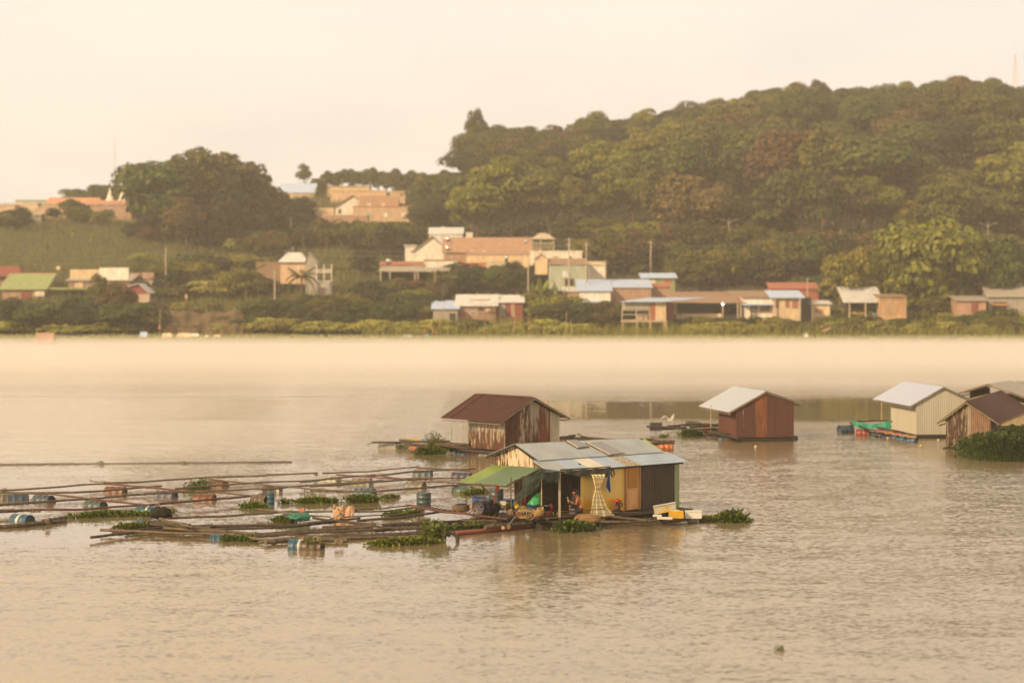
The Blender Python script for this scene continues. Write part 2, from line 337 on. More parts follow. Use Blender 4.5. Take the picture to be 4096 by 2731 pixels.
def tree(name, seed, h, R0, kind, n=5000, nb=26, card=.3, bole=.28, hz=None, airy=False):
    """prototype at the origin: tapered trunk with limbs, crown of leaf sprays"""
    g = random.Random(seed); root = bpy.data.objects.new(name, None); COL.objects.link(root)
    hz = hz or (h*(1-bole))*.52; z0 = h*bole+hz*.75
    tr = MB(); r0 = h*.017+.06
    tr.tube([(0, 0, -1.5), (g.uniform(-.1, .1), 0, h*bole*.5), (g.uniform(-.3, .3), .1, h*bole), (g.uniform(-.4, .4), .1, h*.72)], [r0*1.25, r0, r0*.75, r0*.2], 7)
    for k in range(7):
        a = g.uniform(0, 2*pi); zz = h*bole*g.uniform(.75, 1.35); L = R0*g.uniform(.5, .85)
        tr.tube([(0, 0, zz), (cos(a)*L*.4, sin(a)*L*.4, zz+L*.5), (cos(a)*L, sin(a)*L, zz+L*.95)], [r0*.5, r0*.32, r0*.1], 5, False)
    part('trunk', tr, bark, root)
    C, Q = crown_pts(seed, nb, R0, hz, z0, n, (.2, .34) if airy else (.28, .46))
    o = bpy.data.objects.new('crown', cardmesh('crown', cards(C, Q, card, jit=.27, seed=seed), LM[kind])); COL.objects.link(o); o.parent = root
    return root
# ---------------------------------------------------------------- plants of the far bank
PR = {}
def proto(k, fn): PR[k] = (fn[0], fn[1])
PR['t1'] = (tree('broadleaf_tree', 1, 13, 6.6, 'olive', 8500, 34, .28), 13)
PR['t2'] = (tree('broadleaf_tree', 2, 13, 6.8, 'yellow', 8500, 30, .28), 13)
PR['t3'] = (tree('broadleaf_tree', 3, 13, 5.8, 'green', 8000, 30, .28), 13)
PR['t4'] = (tree('broadleaf_tree', 4, 13, 6.2, 'dark', 8000, 26, .29), 13)
PR['t5'] = (tree('broadleaf_tree', 5, 13, 5.6, 'brown', 7500, 30, .26, .2), 13)
PR['t6'] = (tree('broadleaf_tree', 6, 13, 4.4, 'olive', 4500, 40, .24, .32, airy=True), 13)
PR['t7'] = (tree('broadleaf_tree', 7, 13, 7.2, 'green', 8500, 22, .30), 13)
for k_, sd_, kd_ in (('r1', 21, 'olive'), ('r2', 22, 'yellow'), ('r3', 23, 'green'), ('r4', 24, 'dark'), ('r6', 25, 'brown')):
    PR[k_] = (tree('broadleaf_tree', sd_, 6, 3.5, kd_, 5200, 26, .17, .06, hz=2.9), 6)
PR['b1'] = (tree('bush', 8, 3.2, 2.4, 'green', 2200, 18, .17, .05, hz=1.7), 3.2)
PR['b2'] = (tree('bush', 9, 3.2, 2.6, 'olive', 2200, 16, .17, .05, hz=1.6), 3.2)
LM['shore'] = leafmat('leaf_shore', (.22, .24, .045), (.46, .44, .09))
PR['b3'] = (tree('bush', 10, 3.2, 2.8, 'shore', 2200, 20, .16, .05, hz=1.5), 3.2)
def frond(mb, base, az, L, rise, droop, wid, n=9, leaflets=True):
    """one palm frond: arched rib with hanging leaflets"""
    d = Vector((cos(az), sin(az), 0)); s = Vector((-sin(az), cos(az), 0)); pts = []
    for i in range(n+1):
        t = i/n; pts.append(Vector(base)+d*(L*t*(1-.18*t*t))+Vector((0, 0, rise*t-droop*t*t)))
    mb.tube(pts, [.035*(1-.8*i/n) for i in range(n+1)], 4, False)
    for i in range(1, n*2):
        t = i/(n*2); k = t*n; a = int(k); p = pts[a].lerp(pts[min(a+1, n)], k-a)
        wl = wid*sin(pi*min(1, t*.85+.12))**.6
        for sg in (-1, 1):
            q = p+s*sg*wl+d*wl*.35-Vector((0, 0, wl*.45)); e = d*.10
            mb.add([p-e, p+e, q+e*.2, q-e*.2], [(0, 1, 2, 3)])
def palm(name, seed, h, nf=17):
    g = random.Random(seed); root = bpy.data.objects.new(name, None); COL.objects.link(root); lean = g.uniform(-.8, .8)
    tr = MB(); pts = [(lean*(t**1.5), .2*t, -1+(h+1)*t) for t in [0, .25, .5, .75, 1]]; tr.tube(pts, [.22, .17, .15, .13, .12], 8); part('trunk', tr, bark, root)
    c = MB()
    for i in range(nf):
        a = i*2.4+g.uniform(-.2, .2); u = i/nf
        frond(c, (lean, .2, h), a, g.uniform(2.9, 3.7), 2.6*(1-u)+.3, 1.2+2.6*u, .62)
    part('crown', c, LM['palm'], root); return root
def banana(name, seed, h, nl=9):
    g = random.Random(seed); root = bpy.data.objects.new(name, None); COL.objects.link(root)
    st = MB(); st.tube([(0, 0, -.6), (0, 0, h*.5), (.05, 0, h*.62)], [.16, .13, .08], 8); part('stem', st, mat('banana_stem', (.14, .12, .05)), root)
    c = MB(); c.smooth = True
    for i in range(nl):
        a = i*2.4+g.uniform(-.3, .3); u = i/nl; L = h*g.uniform(.42, .55); rise = L*(1.25-1.0*u); dr = L*(.1+1.0*u)
        d = Vector((cos(a), sin(a), 0)); s = Vector((-sin(a), cos(a), 0)); w = L*.16
        def fn(uu, vv, d=d, s=s, L=L, rise=rise, dr=dr, w=w, u=u):
            t = vv; k = (uu-.5)*2; ww = w*sin(pi*min(1, t*.9+.08))**.5
            return Vector((0, 0, h*.6))+d*(L*t*(.35+.65*u+.1))+Vector((0, 0, rise*t-dr*t*t))+s*(k*ww)-Vector((0, 0, abs(k)*ww*.35))
        c.grid(fn, 2, 7)
    part('leaves', c, LM['banana'], root); return root
PR['p1'] = (palm('coconut_palm', 11, 6.5), 8); PR['p2'] = (palm('coconut_palm', 12, 5.5, 19), 7); PR['p3'] = (palm('coconut_palm', 13, 7.5), 9)
PR['n1'] = (banana('banana_plant', 14, 4.2), 4.2); PR['n2'] = (banana('banana_plant', 15, 3.6, 11), 3.6)
for k_ in PR:
    o_ = [q for q in PR[k_][0].children if q.name.split('.')[0] in ('crown', 'leaves')][0]; zz = np.empty(len(o_.data.vertices)*3, np.float32); o_.data.vertices.foreach_get('co', zz); PR[k_] = (PR[k_][0], float(np.percentile(zz[2::3], 99.7)))
def put(k, px, pyb, pyt, cat, label, group=None, wide=1, d=None, name=None):
    """stand a copy on the bank at (px, pyb) with its top at row pyt"""
    p = ground(px, pyb) if d is None else Vector(((px-CX)/F*d, d, Tpx(px, d)))
    hh = max(1.5, H-(pyt-YH)*p.y/F-p.z); s = hh/PR[k][1]
    o = dup(PR[k][0], p-Vector((0, 0, .1)), rng.uniform(0, 6.28), (s*wide, s*wide, s), label, group); o['category'] = cat; o.name = name or o.name; return o
# wooded hill: every crown is a tree of its own, set out in rows down the slope
SKY = [(1560, 800), (1640, 770), (1715, 705), (1780, 660), (1846, 610), (1880, 520), (1950, 500), (2100, 500), (2246, 497), (2330, 490), (2440, 455), (2520, 480), (2612, 430), (2700, 420),
       (2786, 400), (2960, 365), (3065, 345), (3150, 325), (3222, 300), (3310, 312), (3400, 345), (3483, 325), (3657, 322), (3883, 275), (3960, 290), (4040, 340), (4300, 320), (5400, 330)]
rows = [('skyline row', 650, 15, 82), ('second row below skyline', 624, 16.5, 128), ('third row below skyline', 596, 17, 140), ('fourth row below skyline', 568, 18, 148),
        ('fifth row below skyline', 540, 17, 154), ('sixth row below skyline', 512, 16, 158), ('row along the foot', 486, 14.5, 150)]
KT = {'t1': 'olive', 't2': 'yellow-green', 't3': 'green', 't4': 'dark green', 't5': 'brownish half-bare', 't6': 'airy olive', 't7': 'broad green'}
seq = ['t1', 't3', 't2', 't6', 't1', 't4', 't7', 't2', 't5', 't1', 't7', 't3']
for ri, (rn, d, hp, st) in enumerate(rows):
    x = 1640+ri*16; n = 0; k = ri*5
    while x < 4330:
        px = x+rng.uniform(-16, 16); k += 1; kind = seq[(k*7+ri*3) % 12 if rng.random() < .8 else rng.randrange(12)]
        dd_ = d+rng.uniform(-9, 9); gz = Tpx(px, dd_); base_py = YH-(gz-H)*F/dd_
        if ri == 0: top = float(np.interp(px, [s[0] for s in SKY], [s[1] for s in SKY]))+rng.uniform(0, 26)
        else: top = max(base_py-hp*rng.uniform(.65, 1.42)*F/dd_, float(np.interp(px, [s[0] for s in SKY], [s[1] for s in SKY]))+25*ri)
        lowlim = 930 if px < 2500 else 1010
        if px < 1730 and ri > 4: x += st; continue
        if px < 1800+ri*12 and ri > 5: x += st; continue
        if px < 2500 and ri > 5: x += st; continue
        n += 1
        wi = ordw(n-1)
        put(kind, px, 0, top, 'tree', f'{KT[kind]} tree, {wi} from left in {rn}, wooded hill', 'trees on the wooded hill', rng.uniform(.85, 1.4) if ri else rng.uniform(.8, 1.0), d=dd_)
        x += st*rng.uniform(.8, 1.2)
n = 0
for px in range(1900, 4330, 88):
    n += 1; sk = float(np.interp(px, [s[0] for s in SKY], [s[1] for s in SKY])); put('r4', px+rng.uniform(-20, 20), 0, sk+62+rng.uniform(0, 30), 'tree', f'dark low tree, {ordw(n-1)} from left just under the skyline of the wooded hill', 'low trees under the skyline', 1.5, d=640, name='bushy_tree')
put('t6', 1905, 0, 438, 'tree', 'tall thin tree rising above the left shoulder of the wooded hill', d=655, wide=.6)
put('t1', 2360, 0, 447, 'tree', 'rounded tree standing proud of the skyline in the middle of the wooded hill', d=655, wide=.8)
# the big clump of trees on the left terrace
for k, px, pb, pt, wd, lb in [('t6', 770, 985, 592, 1.0, 'tallest feathery tree in the middle of the left clump'), ('t3', 660, 975, 650, 1.1, 'leafy tree left of the tallest in the left clump'),
        ('t6', 600, 965, 720, 1.1, 'lower tree at the left edge of the left clump'), ('t4', 575, 900, 785, 1.0, 'small dark tree beside the orange-roofed terrace houses'),
        ('t4', 860, 985, 640, 1.1, 'dark tree right of the tallest in the left clump'), ('t1', 935, 985, 618, 1.0, 'second tallest tree of the left clump, rounded top'),
        ('t6', 1010, 975, 690, 1.1, 'thin see-through tree right of the second tallest in the left clump'), ('t5', 745, 1000, 790, .9, 'brownish half-bare tree in front of the left clump'),
        ('t4', 905, 1000, 800, 1.3, 'low dark tree in front of the second tallest in the left clump'), ('t6', 1090, 960, 740, 1.0, 'pale feathery tree at the right edge of the left clump'),
        ('t4', 700, 965, 760, 1.3, 'dark tree filling the middle of the left clump'), ('t4', 1000, 975, 850, 1.3, 'low dark tree under the thin tree of the left clump'),
        ('t4', 1190, 925, 785, 1.0, 'rounded dark tree below the pale blue-roofed house'), ('t3', 1140, 960, 860, 1.0, 'green tree left of the rounded dark tree'),
        ('t4', 1560, 1040, 895, 1.0, 'rounded dark tree below the peach flat-roofed house'), ('t3', 1655, 1000, 888, .9, 'green tree left of the large white gabled house'),
        ('t4', 1455, 1120, 1000, 1.0, 'dark round tree left of the grey water tank'), ('t3', 1685, 870, 745, 1.0, 'green round tree beside the utility pole above the peach house'),
        ('t3', 1275, 760, 720, 1.0, 'small tree behind the pale blue roof on the left ridge'), ('t6', 1215, 745, 655, .7, 'thin double-headed tree on the ridge by the pale blue roof'),
        ('t1', 1600, 780, 690, 1.0, 'olive tree on the ridge by the utility pole'), ('t1', 1690, 800, 690, 1.0, 'last olive tree on the ridge before the wooded hill'),
        ('t3', 300, 835, 755, 1.3, 'small tree above the long orange roof'), ('t3', 400, 830, 738, 1.2, 'dark tree behind the two white spires'), ('t3', 480, 835, 745, 1.2, 'tree right of the two white spires'),
        ('t4', 30, 900, 838, 1.6, 'low dark tree at the left edge above the grass slope'), ('t4', 90, 895, 850, 1.4, 'low dark tree second from the left edge'),
        ('t4', 215, 885, 830, 1.3, 'low dark tree below the cream terrace blocks'), ('t1', 290, 890, 795, 1.2, 'bushy tree in front of the long orange roof'), ('t4', 330, 890, 812, 1.0, 'dark bushy tree right of the bushy tree below the orange roof'),
        ('t3', 1790, 1190, 1075, 1.2, 'fruit tree with glossy leaves below the orange panel'), ('t3', 1870, 1180, 1090, 1.0, 'fruit tree below the beige slatted panel'),
        ('t4', 2030, 1170, 1045, 1.3, 'large dark tree below the long brown roof'), ('t3', 2190, 1150, 1040, 1.0, 'round tree below the white building with stairs'), ('t4', 2120, 1165, 1060, 1.0, 'dark tree between the two round ones below the stairs'),
        ('t3', 1590, 1200, 1110, 1.1, 'dense tree below the grey water tank'), ('t3', 1500, 1215, 1120, 1.0, 'dense tree right of the white balcony'), ('t4', 1700, 1285, 1180, 1.2, 'rounded tree left of the low rusty-walled house'),
        ('t4', 1350, 1290, 1190, 1.2, 'dark leafy mass above the shore left of the banana plants'), ('t4', 1240, 1320, 1245, 1.4, 'dark thicket tree above the shore right of the lone pole'),
        ('t4', 1420, 1320, 1230, 1.4, 'dark thicket tree above the shore by the banana plants'), ('t3', 1530, 1320, 1220, 1.2, 'thicket tree above the shore left of the low rusty-walled house'),
        ('t1', 200, 1310, 1200, 1.1, 'leafy tree in front of the green sloping roof'), ('t3', 300, 1315, 1180, 1.1, 'leafy tree in front of the green awning'), ('t4', 370, 1320, 1210, 1.3, 'dark tree before the grey-roofed long house'),
        ('t6', 395, 1290, 1095, .7, 'slim tree beside the pale corrugated parapet'), ('t5', 470, 1325, 1130, 1.0, 'brownish feathery tree in front of the small blue-grey shed'), ('t4', 30, 1330, 1190, 1.2, 'dark tree at the left edge near the water'),
        ('t3', 110, 1325, 1210, 1.1, 'shrubby tree near the left edge by the water'), ('t4', 560, 1320, 1220, 1.1, 'dark tree right of the small blue-grey shed'),
        ('t2', 2900, 1150, 985, 1.2, 'broad tree left of the blue-roofed white house'), ('t1', 2790, 1160, 1010, 1.1, 'bushy tree above the long open shed'), ('t3', 3000, 1150, 1000, 1.2, 'green bushy tree above the blue-roofed white house'),
        ('t1', 3080, 1130, 940, 1.1, 'large dull tree above the red roof'), ('t3', 3200, 1130, 930, 1.0, 'dark tree behind the brick-red roof'), ('t2', 3400, 1287, 990, .75, 'tall yellow-green tree left of the plank house'), ('t2', 3470, 1240, 1050, .9, 'yellow-green tree behind the plank house'),
        ('t2', 3730, 1290, 870, .9, 'tallest bright yellow-green tree near the right shore'), ('t2', 3650, 1285, 990, .8, 'bright tree just right of the plank house'), ('t2', 3830, 1280, 960, .8, 'bright tree right of the tallest yellow-green one'),
        ('t3', 3960, 1285, 960, .8, 'dark green tree near the right street lamp'), ('t4', 4040, 1240, 960, 1.0, 'dark tree at the right edge near the water'), ('t4', 3900, 1290, 1150, 1.1, 'dark low tree by the brown hut at the right edge'),
        ('t3', 2560, 1120, 1055, 1.1, 'small round tree by the bend of the road'), ('t1', 2700, 1090, 960, 1.1, 'tree right of the street lamp above the road')]:
    if k in ('t1', 't2', 't3', 't4'): k = 'r'+k[1]; wd *= .94
    put(k, px, pb, pt, 'tree', lb, None, wd)
for i in range(13):
    px = 1310+i*29; put('t3', px, 0, 676+8*sin(i*1.9)+abs(i-5)*1.5, 'tree', f'small dark tree, {ORD[i]} from the left in the plantation row on the left ridge', 'plantation row on the ridge', .6, d=672)
for k, px, pb, pt, lb in [('p1', 985, 1275, 1055, 'coconut palm left of the lone concrete pole'), ('p2', 1210, 1250, 1065, 'coconut palm right of the lone concrete pole'), ('p3', 1215, 1060, 895, 'coconut palm above the grey hip roof'),
        ('p2', 1310, 1020, 865, 'tall coconut palm left of the peach flat-roofed house'), ('p1', 1400, 1020, 868, 'coconut palm just below the peach flat-roofed house'), ('p3', 1370, 1210, 1040, 'coconut palm beside the white balcony'),
        ('p2', 1290, 840, 745, 'coconut palm beside the pale blue-roofed house'), ('p1', 1770, 1250, 1075, 'large coconut palm in front of the low grey shed roof'), ('p2', 4060, 1260, 1075, 'lit coconut palm at the right edge')]:
    put(k, px, pb, pt, 'palm', lb)
for i, (px, pb, pt) in enumerate([(2130, 1255, 1125), (2165, 1260, 1105), (2200, 1255, 1130), (2240, 1258, 1118), (1330, 1275, 1185), (1385, 1265, 1180), (1430, 1275, 1170), (1560, 1270, 1185), (2385, 1140, 1062), (225, 955, 880), (290, 965, 900), (375, 985, 925), (480, 1015, 975), (660, 985, 890)]):
    put('n1' if i % 2 else 'n2', px, pb, pt, 'banana plant', ['banana plant, {} of four beside the rusty-walled house'.format(ORD[i]) if i < 4 else 'banana plant, {} from the left in the thicket above the shore'.format(ORD[i-4]) if i < 8
        else 'banana plant between the poles behind the large blue roof' if i == 8 else 'banana plant, {} from the left on the grass slope'.format(ORD[i-9])][0], 'banana plants')
# bushes along the water and on the slopes
nb = 0
bl = []
for px in range(-200, 4400, 62):
    for rr, (pb, hgt) in enumerate([(1338, 60), (1300, 70)]):
        x = px+rng.uniform(-25, 25)
        if rr == 0 and 560 < x < 1010: continue
        if rr == 1 and 660 < x < 900: continue
        if rr == 1 and 1700 < x < 2130: continue
        if 2410 < x < 2730: continue
        bl.append((x, pb+rng.uniform(-5, 5), hgt*rng.uniform(.7, 1.15)))
ci = [0, 0]
for x, pb, hgt in sorted(bl):
    nb += 1; kk = rng.choice(['b3', 'b2', 'b3', 'b3'] if x > 1800 else ['b1', 'b3', 'b3', 'b2'] if pb > 1320 else ['b1', 'b2', 'b1'])
    r_ = int(pb < 1320); vis = 0 <= x <= 4096; ci[r_] += vis
    o = put(kk, x, pb, pb-hgt, 'bush', f'leafy bush, {ordw(ci[r_]-1) if vis else "one of those"} from the left in the {["front", "rear"][r_]} line of the far waterline' if vis else 'leafy bush beyond the side of the picture on the far waterline', 'bushes along the far waterline', rng.uniform(1.2, 1.7))
for i, (x, pb, pt) in enumerate([(620, 1205, 1150), (690, 1200, 1140), (760, 1195, 1130), (830, 1195, 1120), (900, 1200, 1150), (1040, 1190, 1110), (1120, 1180, 1120), (960, 1010, 950), (1080, 1010, 940), (1180, 985, 930), (1000, 940, 880), (560, 1050, 1010), (2620, 1140, 1090), (2520, 1235, 1190),
                              (2440, 1255, 1200), (2350, 1265, 1215), (2270, 1270, 1225), (2720, 1310, 1240), (2790, 1310, 1245), (2870, 1305, 1250), (2940, 1310, 1255), (3300, 1300, 1230), (3350, 1310, 1250), (3270, 1290, 1240), (3900, 1320, 1240), (4000, 1310, 1230), (4080, 1300, 1210)]):
    put(['b1', 'b2', 'b1', 'b3'][i % 4], x, pb, pt, 'bush', 'leafy bush, '+['{} of twelve on the grassy left slope'.format(ORD[i]) if i < 12 else '{} of seven among the centre shore houses'.format(ORD[i-12]) if i < 19 else '{} of eight among the right shore houses'.format(ORD[i-19])][0], 'bushes between the far houses', 1.4)
# undergrowth on the hill, tall grass on the terraces, hyacinth carpet along the bank (nobody could count these)
def scatter(name, n, xr, dr, size, m, label, cat, lift=.3, flat=False, hgt=None, seed=1, keep=None):
    g = np.random.default_rng(seed); C = []
    while len(C) < n:
        px = g.uniform(*xr); d = dr[0]+(dr[1]-dr[0])*g.random(); 
        if keep and not keep(px, d): continue
        C.append(((px-CX)/F*d, d, max(Tpx(px, d), 0)+g.random()*lift))
    C = np.array(C)
    if hgt:
        w_ = size*(.6+.8*g.random((n, 1))); a = g.uniform(0, pi, n); D = np.stack([np.cos(a), np.sin(a)*.4, a*0], 1); h_ = hgt*(.6+.7*g.random((n, 1)))
        ln = g.normal(0, .28, (n, 3)); ln[:, 2] = 1; V = np.stack([C-D*w_, C+D*w_, C+ln*h_], 1).reshape(-1, 3); me = cardmesh(name, V, m, 3)
    else:
        Nn = np.tile([0, -.3, 1.0], (n, 1)); me = cardmesh(name, cards(C, Nn, size, jit=.35 if flat else .9, seed=seed), m)
    o = bpy.data.objects.new(name, me); COL.objects.link(o); return tag(o, label, cat, None, 'stuff')
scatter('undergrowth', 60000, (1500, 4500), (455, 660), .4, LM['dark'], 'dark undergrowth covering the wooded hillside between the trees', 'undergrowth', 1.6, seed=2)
scatter('tall_grass', 42000, (-500, 1750), (410, 650), .10, leafmat('grass_blade', (.075, .10, .022), (.18, .20, .045)), 'tall green grass covering the terraced slope on the left', 'grass', .1, hgt=1.4, seed=3)
scatter('slope_weeds', 26000, (-600, 4600), (376, 470), .22, LM['olive'], 'low weeds and creepers between the houses of the far bank', 'weeds', .5, seed=4)
def inmat(px, d): return True
scatter('hyacinth_carpet', 42000, (-600, 4600), (362.5, 388), .19, LM['shore'], 'bright green carpet of water hyacinth along the far bank', 'water hyacinth', .35, True, seed=5)
scatter('reeds', 13000, (1450, 4500), (371, 392), .08, LM['shore'], 'tall yellow-green reeds behind the hyacinth carpet', 'reeds', .1, hgt=1.9, seed=6)
# ---------------------------------------------------------------- floating houses
class Frame:
    """upright frame on the water: s runs along u, t along v"""
    def __init__(s, x, y, u, v=None):
        s.o = Vector((x, y, 0)); s.u = Vector((u[0], u[1], 0)).normalized(); s.v = Vector((-s.u.y, s.u.x, 0)) if v is None else Vector((v[0], v[1], 0)).normalized()
    def W(s, a, b, z): return s.o+s.u*a+s.v*b+Vector((0, 0, z))
    def hit(s, px, py, nrm, off):
        r = Vector(((px-CX)/F, 1, -(py-YH)/F)); c = Vector((0, 0, H)); k = (off-(c-s.o).dot(nrm))/r.dot(nrm); q = c+r*k
        return ((q-s.o).dot(s.u), (q-s.o).dot(s.v), q.z)
    def T(s, px, py, t): return s.hit(px, py, s.v, t)
    def S(s, px, py, a): return s.hit(px, py, s.u, a)
Z = Vector((0, 0, 1))
wood = mat('grey_timber', (.12, .082, .05), .9, var=.5, scale=2.5, stretch=(1, 1, .3), rnd=.25)
woodd = mat('wet_dark_timber', (.030, .021, .014), .85, var=.5, scale=2.5, rnd=.2)
woodp = mat('pale_timber', (.50, .38, .24), .85, var=.35, scale=3)
dark = mat('dark_interior', (.022, .018, .014), .95)
zinc = mat('zinc_roof', (.46, .52, .60), .42, .3, var=.28, scale=1.2, stretch=(1, 1, 1), col2=(.34, .375, .41))
zincb = mat('blue_zinc', (.40, .50, .66), .45, .2, var=.14, scale=1.5); zincw = mat('white_zinc', (.68, .66, .62), .45, .15, var=.12, scale=1.5)
zincr = rust('stained_zinc', (.42, .40, .36), .40, rc=((.20, .13, .08), (.35, .12, .06)), sc=3, st=1)
rw1 = rust('rust_wall_pale', (.56, .47, .33), .52, seed=1, st=.15); rw2 = rust('rust_wall_half', (.46, .40, .30), .78, seed=2, low=.12, st=.16)
rw3 = rust('rust_wall_full', (.44, .32, .2), 1.05, seed=3, st=.16); rw4 = rust('rust_wall_orange', (.46, .36, .25), .84, rc=((.14, .036, .012), (.40, .115, .026)), seed=4, low=.06, st=.16)
rw5 = rust('rust_wall_cream', (.62, .55, .42), .04, seed=5)
rroof = rust('rust_roof', (.11, .05, .035), 1.2, rc=((.060, .017, .014), (.115, .032, .024)), sc=.8, st=1)
FR = dict(dark=dark)
def sheet(mb, c, nu=1, wave=.02, pitch=.09, sag=None):
    """corrugated roof sheet over four corners c = [ridge a, ridge b, eave b, eave a]; ribs run from ridge to eave"""
    a, b, c2, d = [Vector(q) for q in c]; L = max((b-a).length, (c2-d).length); n = max(4, int(L/pitch*4)); nr_ = (b-a).cross(d-a).normalized()
    vs = []
    for j in range(5):
        for i in range(n+1):
            t = i/n; p = a.lerp(b, t).lerp(d.lerp(c2, t), j/4)+nr_*(wave*sin(2*pi*L*t/pitch)); 
            if sag: p = p-Z*sag*sin(pi*j/4)
            vs.append(p)
    mb.smooth = True; mb.add(vs, [(j*(n+1)+i, j*(n+1)+i+1, (j+1)*(n+1)+i+1, (j+1)*(n+1)+i) for j in range(4) for i in range(n)]); mb.smooth = False
# ---- the inhabited house in the middle
HF = Frame(1.536, 83.8, (.735, .678)); u, v = HF.u, HF.v
mh = thing('floating_house', 'lived-in floating house with blue and grey tin roof, yellow wall and green awning', 'floating house', HF.W(3, 1.5, 0))
rl = HF.T(2060, 1776, 2.1); rr = HF.T(2550, 1752, 2.1); el = HF.T(2213, 1887, 0); er = HF.T(2741, 1847, 0); bl_ = HF.S(1943, 1823, rl[0])
RL, RR_, EL, ER = [HF.W(*q) for q in (rl, rr, el, er)]
def roofp(a, b): return RL.lerp(RR_, a).lerp(EL.lerp(ER, a), b)     # a along, b down
m_ = MB(); sheet(m_, [roofp(0, 0), roofp(1, 0), roofp(.985, .585), roofp(.01, .6)]); part('roof', m_, zinc, mh, 'grey upper sheets of the roof')
cuts = [(-.03, .12, zinc, 'grey'), (.12, .27, zincb, 'blue'), (.27, .40, zincw, 'white'), (.40, .535, zincb, 'blue'), (.535, .655, zincr, 'stained'), (.655, 1.035, zincb, 'blue')]
for a, b, mm, nm in cuts:
    m_ = MB(); sheet(m_, [roofp(a, .54)-Z*.045, roofp(b, .54)-Z*.045, roofp(b, 1), roofp(a, 1)]); part('eave_sheet', m_, mm, mh, nm+' tin sheet along the lower edge of the roof')
BK = HF.W(*bl_); BR = BK+(RR_-RL)
m_ = MB(); sheet(m_, [RL+Z*.012-u*.02, RR_+Z*.012, BR, BK]); part('back_roof', m_, zinc, mh)
m_ = MB()
for q in (.0,): m_.beam(RL-Z*.06, BK-Z*.06, .05, .06)
m_.beam(roofp(.01, .02)-Z*.07, roofp(.0, .97)-Z*.07, .05, .07); m_.beam(RL-Z*.1, RR_-Z*.1, .07); m_.beam(roofp(0, .95)-Z*.08, roofp(1, .95)-Z*.08, .05, .07); m_.beam(roofp(0, .5)-Z*.12, roofp(1, .5)-Z*.12, .05, .07)
part('rafters', m_, woodd, mh)
def topz(t, s=.1):                                                  # underside of the roof over the gable
    if t <= 2.1: return el[2]+(rl[2]-el[2])*t/2.1
    return rl[2]+(bl_[2]-rl[2])*(t-2.1)/(bl_[1]-2.1)
tl = HF.S(1978, 1850, .12)[1]; zb_ = HF.S(2070, 1866, .12)[2]
m_ = MB(); t0 = .10; m_.corr(HF.W(.12, t0, 0), v, tl-t0, lambda q: Z*(topz(t0+q)-.05), lambda q: Z*(zb_-.12), u, .1, .014, m=lambda q: [0, 1][int((1.15 < q)) if q < 2.5 else 0])
part('gable_wall', m_, [rust('gable_rusty', (.66, .54, .36), .55, seed=9, st=.2), rust('gable_cream', (.72, .60, .42), .36, seed=8, st=.2)], mh, 'cream gable sheet with rust flakes')
ta, tb = HF.S(2103, 1950, .12)[1], HF.S(2061, 1950, .12)[1]
m_ = MB(); m_.corr(HF.W(.12, ta, 0), v, tb-ta, lambda q: Z*zb_, lambda q: Z*.35, u, .1, .012); part('side_wall', m_, rust('rust_pink', (.40, .26, .19), .42, seed=12), mh, 'pinkish rusty sheet under the gable')
# long front wall: yellow sheet, plywood door, dark sheet, green corner
def fw(px, py): return HF.T(px, py, .22)
def wallrun(name, px0, px1, pb0, pb1, mm, t=.22, pitch=.1, amp=.012, lab=None, top=None):
    a, b = HF.T(px0, pb0, t), HF.T(px1, pb1, t); L = b[0]-a[0]; m_ = MB()
    zt = lambda q: roofp((a[0]+q)/7.0, 1).z+.09 if top is None else HF.T(px0, top, t)[2]
    m_.corr(HF.W(a[0], t, 0), u, L, lambda q: Z*zt(q), lambda q: Z*(a[2]+(b[2]-a[2])*q/L), v, pitch, amp); return part(name, m_, mm, mh, lab)
ym, t_, p_, o_ = nt('yellow_sheet'); MC['yellow_sheet'] = ym; Lk = t_.links.new
p_.inputs['Roughness'].default_value = .5
tc_ = N(t_, 'ShaderNodeTexCoord'); sx_ = N(t_, 'ShaderNodeSeparateXYZ'); Lk(tc_.outputs['Object'], sx_.inputs[0]); nz_ = N(t_, 'ShaderNodeTexNoise', Scale=6); mp_ = N(t_, 'ShaderNodeMapping'); mp_.inputs['Scale'].default_value = (1.2, 1.2, .05); Lk(tc_.outputs['Object'], mp_.inputs[0]); Lk(mp_.outputs[0], nz_.inputs['Vector'])
ma_ = N(t_, 'ShaderNodeMath', operation='MULTIPLY_ADD'); Lk(nz_.outputs['Fac'], ma_.inputs[0]); ma_.inputs[1].default_value = .55; Lk(sx_.outputs['Z'], ma_.inputs[2])
cr_ = N(t_, 'ShaderNodeValToRGB'); cr_.color_ramp.elements[0].position = 1.0/1; e = cr_.color_ramp.elements; e[0].position = .99; e[1].position = 1.0; e[0].color = (.74, .42, .035, 1); e[1].color = (.66, .46, .13, 1)
sc_ = N(t_, 'ShaderNodeMath', operation='MULTIPLY'); Lk(ma_.outputs[0], sc_.inputs[0]); sc_.inputs[1].default_value = .86; Lk(sc_.outputs[0], cr_.inputs[0]); Lk(cr_.outputs[0], p_.inputs['Base Color'])
wallrun('yellow_wall', 2322, 2499, 2050, 2046, ym, pitch=.16, amp=.010, lab='yellow corrugated front wall')
wallrun('dark_wall', 2556, 2697, 2047, 2043, rust('brown_sheet', (.085, .062, .045), .5, rc=((.045, .03, .022), (.15, .09, .05)), sc=5, st=.1), pitch=.135, amp=.02, lab='dark brown corrugated panel')
wallrun('corner_sheet', 2697, 2717, 2043, 2036, mat('pale_green_sheet', (.34, .44, .20), .5, var=.15), pitch=.12, lab='pale green corner sheet')
dr = MB(); a = fw(2500, 2040); b = fw(2556, 2042); sm_ = (a[0]+b[0])/2; wd_ = b[0]-a[0]; zt = roofp(sm_/7, 1).z+.05
